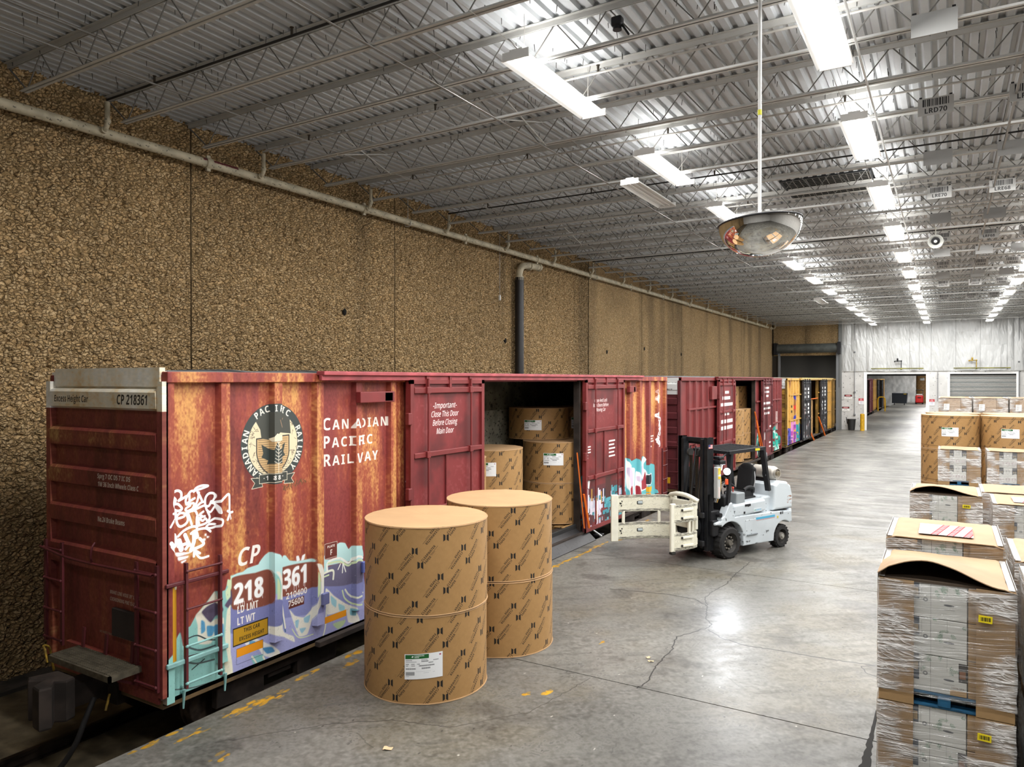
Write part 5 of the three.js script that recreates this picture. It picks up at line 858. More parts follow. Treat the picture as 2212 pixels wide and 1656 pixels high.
// ---- 3 and on: yellow cars with black doors, and those in the next room
{
  const yellow = worn(0xc99a45, 0xb3842f, { metres: 3, scale: 8, sharp: 0.8, rough: 0.55 }), blackDoor = worn(0x23242a, 0x17171b, { metres: 2, scale: 8, rough: 0.5 }), ochre = worn(0x9c7424, 0x6e4f1a, { metres: 2, scale: 7, rough: 0.6 }), pale = std(0xe0c27a, 0.5);
  const k = 96, wm = 4.6, w = Math.round(wm * k), h = Math.round(CH * k), [c, g] = rustySide(w, h, wm, CH, { seed: 181, base: 0xc79a48, mid: 0xcfa450, tan: 0xd8b060, amount: 0.5 });
  g.fillStyle = '#c3281e'; const star = (cx, cy) => { g.fillStyle = '#c9301f'; g.beginPath(); g.moveTo(cx - 0.3 * k, cy - 0.25 * k); g.lineTo(cx, cy - 0.1 * k); g.lineTo(cx + 0.42 * k, cy - 0.55 * k); g.lineTo(cx + 0.16 * k, cy); g.lineTo(cx + 0.42 * k, cy + 0.55 * k); g.lineTo(cx, cy + 0.1 * k); g.lineTo(cx - 0.3 * k, cy + 0.25 * k); g.lineTo(cx - 0.12 * k, cy); g.fill(); g.fillStyle = '#2a2f9c'; for (const d of [-1, 1]) { g.beginPath(); g.moveTo(cx - 0.25 * k, cy + d * 0.65 * k); g.lineTo(cx + 0.3 * k, cy + d * 0.28 * k); g.lineTo(cx + 0.2 * k, cy + d * 0.62 * k); g.lineTo(cx - 0.35 * k, cy + d * 0.9 * k); g.fill(); } };
  star(2.6 * k, (CH - 2.35) * k);
  for (const [x, y] of [[1.5, 2.5], [1.5, 2.2], [4.0, 2.5], [4.0, 2.2], [1.5, 1.2], [2.6, 1.2]]) { g.fillStyle = '#3b2c18'; g.fillRect(x * k, (CH - y) * k, 0.2 * k, 0.14 * k); }
  for (let i = 0; i < 150; i++) { const s = rr(0.1, 4.6), v = rr(0.15, 1.25 + (s > 1.6 ? 0.3 : 0)); g.fillStyle = (s < 1.4 ? ['#5a56b8', '#3d3c90', '#2a2450'] : s < 3.2 ? ['#b44aa8', '#8c3a9c', '#d890d0', '#2a1c48', '#e9d8ee'] : ['#2ab0b4', '#1b8f98', '#2a3f88', '#4a66b0'])[rnd() * 3 | 0]; g.fillRect(s * k, (CH - v) * k, rr(0.1, 0.4) * k, rr(0.1, 0.5) * k); }
  const near = new THREE.MeshStandardMaterial({ map: texture(c), roughness: 0.55 });
  const dots = (g, k, ky, hm, y0) => { g.fillStyle = '#f0f0ee'; for (const x of [0.75, 1.9]) for (const y of [3.5, 3.25, 3.0, 2.5, 2.25, 2.0]) g.fillRect(x * k, (hm - (y - y0)) * ky, 0.5 * k, 0.16 * ky); for (let i = 0; i < 26; i++) { g.fillStyle = ['#d8d8dc', '#7a4a40', '#58585c'][rnd() * 3 | 0]; g.fillRect(rr(0, 2.6) * k, rr(1.6, 3.6) * ky, rr(0.05, 0.3) * k, rr(0.05, 0.3) * ky); } };
  const da = doorText(160, 240, 2.9, [], { za: -47.95, base: 0x222329, seed: 231, extra: dots }), db = doorText(160, 240, 3.0, [], { za: -55.4, base: 0x222329, seed: 233, extra: dots });
  const [wc, wg] = canvas(256, 64); wg.fillStyle = '#d9dbda'; wg.fillRect(0, 0, 256, 64); italic(wg, '353', 225, 42, 30, { align: 'center', col: '#1d1d1f', slant: 0 });
  const t = boxcar({ label: 'yellow boxcar with black doors and a red and blue star, beyond the maroon one', z0: -43.4, z1: -61.7, open: [-50.85, -54.85], paint: yellow, near, nearUv: (x, y, z) => [(-43.4 - z) / wm, y / CH], roof: std(0xb9b6a8, 0.5), posts: { near: [-44.45, -45.2, -46.1, -47.05], far: [-58.75, -59.5, -60.3, -61.1] }, girts: [3.1, 1.62], track: [-47.2, -61.4], trackPaint: pale, postPaint: ochre, postWidth: 0.18, doors: [{ za: -47.95, zb: -50.85, mat: blackDoor, text: da.text, uv: da.uv }, { za: -55.4, zb: -58.4, mat: blackDoor, text: db.text, uv: db.uv }], end: ochre, whiteEnd: new THREE.MeshStandardMaterial({ map: texture(wc), roughness: 0.6 }), whiteUv: (x, y) => [(x + 10.3) / 2.55, (y - 3.5) / 0.58] });
  ladder(t, 'end_ladder', (s, y, o) => V(s, y, -43.4 + o), [-8.3, -7.86], [0.43, 0.86, 1.3, 1.74], [ochre, ochre], 0.07);
  for (const [z, i] of [[-51.8, 0], [-53.5, 1]]) for (const q of [0, 1]) paperRoll(`${['lower', 'upper'][q]} kraft roll ${['beside the black door', 'by the orange strap'][i]} in the yellow boxcar doorway`, [-8.75, 0.3 + 1.15 * q, z], 0.812, 1.15, { turn: i, print: i * 0.4 + q * 0.2, mark: i ? undefined : [0.4, q ? 0.5 : 0.4, 0.55, 0.34], grp: 'kraft rolls in the yellow boxcar' });
  const next = (label, z0, paint, doorMat) => boxcar({ label, z0, z1: z0 - 17.6, open: [z0 - 7.2, z0 - 11.2], paint, roof: std(0xc4c0b4, 0.5), posts: { near: [1, 2, 3, 4].map((i) => z0 - i), far: [1, 2, 3].map((i) => z0 - 17.6 + i) }, girts: [3.1, 1.62], track: [z0 - 4, z0 - 16], postWidth: 0.18, doors: [{ za: z0 - 4.6, zb: z0 - 7.2, mat: doorMat }, { za: z0 - 11.4, zb: z0 - 14, mat: doorMat }] });
  next('yellow ochre boxcar standing under the wound-up shutter of the rail opening', -62.6, ochre, blackDoor);
  next('dark red boxcar seen through the open doorway in the white wall', -81.4, maroonDark, maroonDark);
  next('tan boxcar with black doors, last of the train beyond the open doorway', -100.1, yellow, blackDoor);
}

// ---------------------------------------------------------------- boards, straps and the dock plate at the rusty car
{
  const t = based(thing('dock_plate', 'dark steel bridge plate sloping from the dock into the rusty boxcar doorway', 'dock plate', [-7.7, 0, -14.7]));
  const steel = worn(0x302f31, 0x222123, { metres: 2, scale: 9, sharp: 0.8, spots: 0.26, spot: 0x5e5b58, rough: 0.5, metal: 0.35 });
  mb().extrude([[-7.5, 0.004], [-7.5, 0.018], [-7.86, 0.33], [-8.25, 0.35], [-8.25, 0.33], [-7.88, 0.31], [-7.54, 0.004]], 4.0, place(0, 0, -16.6)).mesh('plate', steel, t);
  mb().rbox(0.07, 0.12, 4.1, 0.02, -7.9, 0.37, -14.65).mesh('lip_bumper', std(0x19191a, 0.75), t);
  mb().rod(V(-7.9, 0.4, -16.65), V(-7.5, 0.04, -16.95), 0.022, 8).mesh('safety_bar', std(0xb9bbbb, 0.35, 0.6), t);
  eachOf('hinge_block', blackSteel, t, mb().rbox(0.2, 0.06, 0.3, 0.02, -7.66, 0.03, -17.1), mb().rbox(0.16, 0.1, 0.2, 0.02, -7.88, 0.3, -16.85));
}
{
  const wood = [worn(0xb58f5c, 0x9a7646, { metres: 0.8, rough: 0.8 }), worn(0xa5804e, 0x8a683c, { metres: 0.8, rough: 0.8 })];
  const frame = (label, x, y, z, g) => { const t = thing('wood_skid', label, 'pallet', [x, y, z], 0, g); for (const k of [-0.62, 0, 0.62]) mb().rbox(1.5, 0.11, 0.1, 0.008, 0, 0.055, k).mesh('runner', wood[1], t); for (let i = 0; i < 7; i++) mb().rbox(0.16, 0.03, 1.56, 0.006, -0.66 + i * 0.22, 0.13, 0).mesh('deck_board', wood[i % 2], t); for (const k of [-0.7, 0.7]) mb().rbox(0.03, 0.1, 1.5, 0.006, k, 0.125, 0).mesh('side_board', wood[0], t); return t; };
  [['by the door edge', -12.0], ['in the middle', -14.1], ['by the orange straps', -16.7], ['at the deep end', -18.9]].forEach(([w, z], i) => frame(`wooden skid in the rusty boxcar under the roll ${w}`, [-8.8, -9.1, -8.7, -9.1][i], FLOOR_Y, z));
  const strap = (label, pts, r = 0.05) => { const m = tag(mb().bar(pts[0], pts[1], r, r * 0.6).mesh('load_strap', std(0xd9681a, 0.55)), label, 'strap'); return m; };
  strap('long orange strap leaning in the rusty boxcar doorway', [V(-7.74, 2.22, -16.02), V(-7.63, 0.36, -16.2)]);
  strap('short wider orange strap low in the rusty boxcar doorway', [V(-7.62, 1.2, -16.15), V(-7.55, 0.36, -16.3)], 0.075);
  strap('long orange strap leaning beside the maroon boxcar rolls', [V(-7.74, 2.5, -35.1), V(-7.5, 0.1, -36.3)]);
  strap('second orange strap leaning beside the maroon boxcar rolls', [V(-7.62, 2.1, -34.9), V(-7.42, 0.05, -35.4)]);
  strap('orange strap hanging to the dock by the yellow boxcar doorway', [V(-7.74, 1.4, -54.8), V(-7.45, 0.03, -55.8)], 0.09);
  strap('short orange strap end at the yellow boxcar doorway sill', [V(-7.66, 0.5, -51.0), V(-7.5, 0.05, -51.2)], 0.14);
  strap('orange bar across the yellow boxcar doorway above the rolls', [V(-7.8, 2.72, -50.9), V(-7.8, 2.72, -54.8)], 0.08);
}
// ---------------------------------------------------------------- pallet loads
const filmMaterial = (() => {                     // stretch film: clear, with milky bands where layers gather and creases
  const N = 1024, [c] = canvas(N, N), [m] = canvas(N, N), gm = m.getContext('2d'), im = gm.createImageData(N, N); let i = 0;
  paintPixels(c, (x, y) => {
    const u = x / N, w = y / N, warp = fbm(u * 3, w * 3, 3, 3, 3, 81);
    const a = fbm(u * 1.6 + warp * 0.8, w * 46 + u * 5 + warp * 2.5, 4096, 4096, 3, 82), b = fbm(u * 7 + warp, w * 22 - u * 7, 4096, 4096, 4, 83);
    const r = Math.pow(1 - Math.abs(2 * a - 1), 6), q = Math.pow(1 - Math.abs(2 * b - 1), 7), area = smooth(0.42, 0.62, fbm(u * 2.3 + 4, w * 3.1, 4096, 4096, 3, 86));
    const v = clamp(r * (0.25 + 0.75 * area) + q * 0.8 * area), t = 0.97 - 0.16 * area - 0.5 * v;
    im.data[i] = im.data[i + 1] = im.data[i + 2] = 255 * clamp(t, 0.2, 1); im.data[i + 3] = 255; i += 4;
    return grey(clamp(0.45 * a + 0.4 * v + 0.2 * b));
  });
  gm.putImageData(im, 0, 0);
  const rep = [1 / 1.3, 1 / 1.1];
  return new THREE.MeshPhysicalMaterial({ color: 0xf6f5f4, transmission: 1, transmissionMap: texture(m, false, rep), thickness: 0, roughness: 0.2, ior: 1.5, bumpMap: texture(c, false, rep), bumpScale: 0.05, side: THREE.DoubleSide });
})();
const filmWhite = new THREE.MeshPhysicalMaterial({ color: 0xc2c2c0, transmission: 0.55, thickness: 0, roughness: 0.3, side: THREE.DoubleSide });
const cartonKraft = [worn(0xa8875c, 0x98784e, { metres: 0.7, scale: 6, rough: 0.7 }), worn(0xb08e62, 0x9e7d52, { metres: 0.7, scale: 6, rough: 0.7 })], sheetKraft = worn(0xa88a68, 0x9a7d5c, { metres: 1.2, scale: 5, rough: 0.7 });
const palletBlue = worn(0x1d5f86, 0x164a6b, { metres: 0.8, rough: 0.7 }), cartonTopShade = std(0x4a3d30, 0.9);  // carton tops darker than kraft, standing in for shade under the arched sheet
function cartonPrint(kind, seed) {
  const [c, g] = canvas(360, 300);
  g.fillStyle = kind === 'plain' ? '#b9a288' : '#d5d6d2'; g.fillRect(0, 0, 360, 300);
  const twig = (x, y, a, len, col) => { g.strokeStyle = col; g.fillStyle = col; g.lineWidth = 1.6; g.save(); g.translate(x, y); g.rotate(a); g.beginPath(); g.moveTo(0, 0); g.lineTo(len, 0); g.stroke(); for (let i = 1; i < 6; i++) for (const d of [-1, 1]) { g.save(); g.translate(len * i / 6, 0); g.rotate(d * 0.8); g.beginPath(); g.ellipse(9, 0, 9, 3.6, 0, 0, 7); rnd() < 0.5 ? g.fill() : g.stroke(); g.restore(); } g.restore(); };
  if (kind === 'leaf') {
    for (let i = 0; i < 7; i++) twig(rr(80, 330), rr(10, 120), rr(0, 6), rr(40, 80), ['#8fa595', '#a4b3a3', '#7d9484'][i % 3]);
    g.fillStyle = '#3f4a58'; g.fillRect(0, 0, 42, 150 + 60 * seed); g.fillStyle = '#a08a68'; g.fillRect(6, 60, 30, 70);
    g.strokeStyle = '#8d8e8a'; g.lineWidth = 2; g.strokeRect(58, 20, 60, 130); g.beginPath(); g.moveTo(120, 0); g.lineTo(120, 300); g.moveTo(230, 0); g.lineTo(230, 110); g.stroke();
    g.fillStyle = '#7b7e80'; g.beginPath(); g.arc(84, 150, 17, 0, 7); g.fill(); g.fillStyle = '#d5d6d2'; g.beginPath(); g.arc(84, 150, 7, 0, 7); g.fill();
    g.fillStyle = '#55585c'; g.beginPath(); g.ellipse(242, 178, 36, 9, 0.05, 0, 7); g.fill(); g.fillStyle = '#9c9d9a'; g.fillRect(206, 212, 74, 4);
    if (seed) { g.fillStyle = '#2b2622'; g.fillRect(306, 30, 54, 150); g.fillStyle = '#8a5a3a'; g.fillRect(312, 90, 40, 60); g.fillStyle = '#b8976a'; g.fillRect(250, 250, 110, 50); g.fillStyle = '#6a4a36'; g.font = '20px sans-serif'; g.fillText('100% SPA', 256, 240); }
  } else if (kind === 'ornament') {
    g.fillStyle = '#4c4e52'; g.fillRect(0, 0, 92, 130); g.fillRect(268, 0, 92, 130); g.fillStyle = '#d5d6d2'; for (const x of [30, 330]) { g.beginPath(); g.ellipse(x, 150, 60, 40, 0, 0, 7); g.fill(); }
    g.fillStyle = '#a39a80'; for (const x of [28, 64, 300, 336]) { g.beginPath(); g.ellipse(x, 84, 12, 20, 0, 0, 7); g.fill(); }
    for (const [y, col] of [[70, '#6a666c'], [220, '#7c3f58']]) for (const x of [60, 180, 300]) { g.strokeStyle = col; g.lineWidth = 2.6; for (const d of [-1, 1]) { g.beginPath(); g.moveTo(x, y + 50); g.bezierCurveTo(x + d * 60, y + 20, x + d * 50, y - 40, x + d * 12, y - 20); g.stroke(); g.beginPath(); g.arc(x + d * 26, y - 4, 10, 0, 7); g.stroke(); g.beginPath(); g.moveTo(x, y - 40); g.bezierCurveTo(x + d * 20, y - 20, x + d * 36, y, x + d * 8, y + 20); g.stroke(); } }
  } else { for (let i = 0; i < 26; i++) { g.fillStyle = ['#a8927a', '#c6b198', '#9c8670'][i % 3]; g.fillRect(rr(0, 330), rr(0, 280), rr(10, 60), rr(4, 20)); } }
  return new THREE.MeshStandardMaterial({ map: texture(c), roughness: 0.6 });
}
const prints = { leaf: [cartonPrint('leaf', 0), cartonPrint('leaf', 1), cartonPrint('leaf', 0)], ornament: [cartonPrint('ornament', 0), cartonPrint('ornament', 1)], plain: [cartonPrint('plain', 0), cartonPrint('plain', 1)] };
const stickers = { yellow: (() => { const [c, g] = canvas(128, 64); g.fillStyle = '#e8d21a'; g.fillRect(0, 0, 128, 64); g.fillStyle = '#2b2608'; for (let i = 0; i < 26; i++) if (hash(i, 2) < 0.75) g.fillRect(16 + i * 3.8, 14, 2 + hash(i, 5) * 2, 36); return std(0xffffff, 0.5, 0, { map: texture(c) }); })(), white: (() => { const [c, g] = canvas(96, 128); g.fillStyle = '#e6e6e2'; g.fillRect(0, 0, 96, 128); g.fillStyle = '#83858a'; for (let i = 0; i < 9; i++) g.fillRect(12, 12 + i * 12, 30 + hash(i, 9) * 40, 5); return std(0xffffff, 0.5, 0, { map: texture(c) }); })() };
const tapeMaterial = (() => { const [c, g] = canvas(512, 256); g.fillStyle = '#bdbcba'; g.fillRect(0, 0, 512, 256); g.fillStyle = '#b01822'; for (const x of [150, 300, 450]) { g.save(); g.translate(x, 256); g.transform(1, 0, -0.45, 1, 0, 0); for (let i = 0; i < 9; i++) g.fillRect(-26, -28 * i - 26, 52, 18); g.fillRect(-34, -256, 12, 256); g.fillRect(24, -256, 12, 256); g.restore(); } return std(0xffffff, 0.8, 0, { map: texture(c) }); })();
function palletLoad(label, [x, y, z], { w = 1.02, d = 1.16, h = 1.1, print = 'leaf', top = 'flat', bulge = 0.12, sticker, tape, grp = 'shrink-wrapped loads on blue pallets', tiers = 3, lean = 0 } = {}) {
  const t = thing('pallet_load', label, 'pallet load', [x, y, z], lean, grp), F = d / 2, p0 = 0.13;
  const pal = group('pallet', t);
  for (const k of [-0.42, 0, 0.42]) mb().rbox(0.1, 0.09, d - 0.02, 0.008, k * w, 0.065, 0).mesh('stringer', palletBlue, pal);
  for (let i = 0; i < 5; i++) mb().rbox(w - 0.02, 0.02, 0.14, 0.004, 0, 0.12, -F + 0.09 + i * (d - 0.18) / 4).mesh('deck_board', palletBlue, pal);
  for (const k of [-1, 0, 1]) mb().rbox(w - 0.02, 0.02, 0.12, 0.004, 0, 0.012, k * (F - 0.08)).mesh('bottom_board', palletBlue, pal);
  const th = (h - p0) / tiers, x0 = -w / 2, cuts = [0.0, 0.26, 0.67, 1];
  for (let i = 0; i < tiers; i++) for (let c = 0; c < 3; c++) {
    const a = x0 + cuts[c] * w + 0.004, b = x0 + cuts[c + 1] * w - 0.004, yy = p0 + i * th, front = F - 0.012 - 0.01 * hash(i, c, 7);
    const mid = c === 1, m = mid ? prints[print][(i + (y > 0.5 ? 1 : 0)) % prints[print].length] : cartonKraft[(i + c) % 2];
    mb().rbox(b - a, th - 0.006, d - 0.03, 0.006, (a + b) / 2, yy + th / 2, front - F, 0, 0, 0, 1).mesh('carton', m, t, mid ? { uv: (X, Y) => [(X - a) / (b - a), (Y - yy) / th] } : {});
  }
  for (const s of [-1, 1]) mb().span(s * w / 2 - s * 0.27 * w, s * w / 2, 0.002, h * 0.995, F - 0.006, F + 0.001).span(s * w / 2 - 0.003, s * w / 2 + 0.003, 0.0, h * 0.999, F - 0.2, F).mesh('corner_board', cartonKraft[0], t);
  // stretch film, pulled round the load with creases
  const per = [], R = 0.03, hw = w / 2 + 0.008, hd = F + 0.008, L = [[-hw, hd, 1, 0, 2 * hw], [hw, hd, 0, -1, 2 * hd], [hw, -hd, -1, 0, 2 * hw], [-hw, -hd, 0, 1, 2 * hd]];
  for (const [ax, az, dx, dz, len] of L) { const n = Math.round(len / 0.05); for (let i = 0; i < n; i++) per.push([ax + dx * len * i / n, az + dz * len * i / n, -dz, dx]); }
  const ny = 22, P = [], U = [], I = [], n = per.length, yb = 0.1, yt = h - 0.004;
  let run = 0; const along = per.map((q, i) => { if (i) run += Math.hypot(q[0] - per[i - 1][0], q[1] - per[i - 1][1]); return run; });
  for (let j = 0; j <= ny; j++) for (let i = 0; i <= n; i++) {
    const q = per[i % n], yy = yb + (yt - yb) * j / ny, s = i === n ? run + 0.05 : along[i], o = 0.004 + 0.016 * fbm(s * 5 + x * 3 + 40, yy * 9 + s * 3 + z, 4096, 4096, 3, 84) - 0.004;
    P.push(q[0] + (q[2] !== 0 ? -Math.sign(q[2]) * 0 : 0) + (Math.abs(q[0]) > hw - 1e-3 ? Math.sign(q[0]) * o : 0), yy, q[1] + (Math.abs(q[1]) > hd - 1e-3 ? Math.sign(q[1]) * o : 0)); U.push(s, yy + y * 0.7 + z * 0.37);
  }
  for (let j = 0; j < ny; j++) for (let i = 0; i < n; i++) { const a = j * (n + 1) + i, b = a + 1, c = a + n + 1, e = c + 1; I.push(a, b, e, a, e, c); }
  const fg = new THREE.BufferGeometry(); fg.setAttribute('position', new THREE.Float32BufferAttribute(P, 3)); fg.setAttribute('uv', new THREE.Float32BufferAttribute(U, 2)); fg.setIndex(I); fg.computeVertexNormals();
  addMesh(fg, 'stretch_film', filmMaterial, t);
  if (top) {
    const g = new THREE.BoxGeometry(w + 0.03, 0.008, d + 0.03, 24, 1, 18), p = g.attributes.position;
    for (let i = 0; i < p.count; i++) { const X = p.getX(i) / (w / 2), Z = p.getZ(i) / F; let yy = h + 0.014 + p.getY(i); if (top === 'bulge') yy += bulge * Math.pow(Math.max(0, Math.cos((X + 0.28) * 1.3)), 1.9) * smooth(-0.9, 1.0, Z); yy -= 0.03 * smooth(0.85, 1.03, Math.abs(X)); yy += 0.02 * (fbm(X * 2 + 20 + x, Z * 2 + 30 + z, 4096, 4096, 3, 85) - 0.5); p.setY(i, yy); }
    g.computeVertexNormals(); addMesh(g, 'top_sheet', sheetKraft, t);
    if (top === 'bulge') mb().span(-w / 2 + 0.03, w / 2 - 0.03, h - 0.02, h + 0.004, -F + 0.05, F - 0.03).mesh('carton_top', cartonTopShade, t);
    const e = mb(); for (const s of [-1, 1]) e.bar(V(s * (w / 2 + 0.012), h - 0.005, -F), V(s * (w / 2 + 0.012), h - 0.005, F), 0.004, 0.06).bar(V(s * (w / 2 - 0.02), h + 0.012, -F), V(s * (w / 2 - 0.02), h + 0.012, F), 0.045, 0.003);
    e.bar(V(-w / 2, h + 0.004, -F + 0.02), V(w / 2, h + 0.004, -F + 0.02), 0.003, 0.08).mesh('film_collar', filmWhite, t);
  }
  if (sticker) { const [sx, sy, sw, sh, k = 'yellow'] = sticker; mb().box(sw, sh, 0.004, sx, sy, F + 0.032, 0, 0, -0.04).mesh('sticker', stickers[k], t, { uv: (X, Y) => [(X - sx) / sw + 0.5, (Y - sy) / sh + 0.5] }); }
  if (tape) mb().box(0.5, 0.004, 0.62, 0.02, h + 0.034, 0.1).mesh('warning_tape', tapeMaterial, t, { uv: (X, Y, Z) => [(X + 0.23) / 0.5, (0.41 - Z) / 0.62] });
  return t;
}
{
  const st = [0.3, 0.86, 0.1, 0.06];
  palletLoad('lower shrink-wrapped load under the one with the high arched top sheet', [-0.02, 0, -7.98], { h: 1.1, sticker: [0.3, 0.95, 0.1, 0.06], top: false });
  palletLoad('shrink-wrapped load whose arched cardboard top gapes high over a dark gap', [-0.02, 1.1, -7.98], { h: 1.11, top: 'bulge', bulge: 0.17, sticker: [0.3, 0.86, 0.1, 0.06], lean: 0.008 });
  palletLoad('lower load behind the arched-top one, under the sheet with red warning tape', [-0.03, 0, -9.3], { h: 1.16, top: false });
  palletLoad('shrink-wrapped load with red and white warning tape across its flat cardboard top', [-0.03, 1.16, -9.3], { h: 1.17, top: 'flat', tape: true });
  palletLoad('lower wrapped load cut by the frame edge beside the arched-top stack', [1.13, 0, -8.02], { h: 1.1, top: false, print: 'ornament' });
  palletLoad('upper wrapped load cut by the frame edge beside the arched-top stack', [1.13, 1.1, -8.02], { h: 1.08, print: 'ornament' });
  palletLoad('lower wrapped load beside the stack with red warning tape', [1.1, 0, -9.32], { h: 1.1, top: false, print: 'ornament' });
  palletLoad('upper wrapped load beside the stack with red warning tape', [1.1, 1.1, -9.32], { h: 1.1, print: 'ornament' });
  palletLoad('lower load of the middle stack by the aisle, under the gently arched sheet', [-0.02, 0, -14.8], { h: 1.04, top: false });
  palletLoad('wrapped load with a gently arched cardboard top and yellow sticker by the aisle', [-0.02, 1.04, -14.8], { h: 1.03, top: 'bulge', bulge: 0.12, sticker: [0.3, 0.86, 0.11, 0.055] });
  palletLoad('lower load beside the gently arched stack, under the top with red tape', [1.17, 0, -14.8], { h: 1.0, top: false });
  palletLoad('wrapped load with a scrap of red tape on top, beside the gently arched stack', [1.17, 1.0, -14.8], { h: 0.97, tape: true });
  palletLoad('lower load in the pair behind the middle stacks', [1.05, 0, -16.2], { h: 1.0, top: false, print: 'plain' });
  palletLoad('upper load with a bare cardboard top behind the middle stacks', [1.05, 1.0, -16.2], { h: 0.97, print: 'plain' });
  palletLoad('lower ornament-printed load by the aisle in front of the kraft rolls', [0.3, 0, -24.8], { h: 1.0, top: false, print: 'ornament' });
  palletLoad('upper ornament-printed load by the aisle in front of the kraft rolls', [0.3, 1.0, -24.8], { h: 1.0, print: 'ornament', tiers: 2 });
  palletLoad('lower ornament-printed load second from the aisle in front of the kraft rolls', [1.48, 0, -24.8], { h: 1.0, top: false, print: 'ornament' });
  palletLoad('upper ornament-printed load second from the aisle in front of the kraft rolls', [1.48, 1.0, -24.8], { h: 1.0, print: 'ornament', tiers: 2 });
  for (let j = 0; j < 2; j++) for (let i = 0; i < 3; i++) for (const q of [0, 1]) palletLoad(`${['lower', 'upper'][q]} tall wrapped load, ${ORD[i]} from the doorway, ${['front', 'back'][j]} row before the white wall`, [0.28 + i * 1.24, q * 1.62, -36 - j * 1.5], { h: 1.62, w: 1.16, d: 1.16, print: 'plain', top: q ? 'flat' : false, tiers: 4, sticker: q && !j ? [-0.3, 1.25, 0.2, 0.26, 'white'] : undefined, grp: 'tall wrapped loads before the white wall' });
  const c = thing('carton_stack', 'small cartons with a green band piled by the wrapped loads near the doorway', 'cartons', [-0.7, 0, -38.5]);
  eachOf('carton', cartonKraft[0], c, mb().rbox(0.5, 0.42, 0.45, 0.01, 0, 0.21, 0), mb().rbox(0.44, 0.3, 0.4, 0.01, 0.02, 0.57, 0), mb().rbox(0.4, 0.3, 0.36, 0.01, 0, 1.6, 0)); mb().rbox(0.46, 0.74, 0.42, 0.01, 0, 1.1, 0).mesh('white_carton', paintWhite, c); mb().box(0.48, 0.1, 0.44, 0, 0.86, 0).mesh('green_band', std(0x7fae3a, 0.6), c);
}
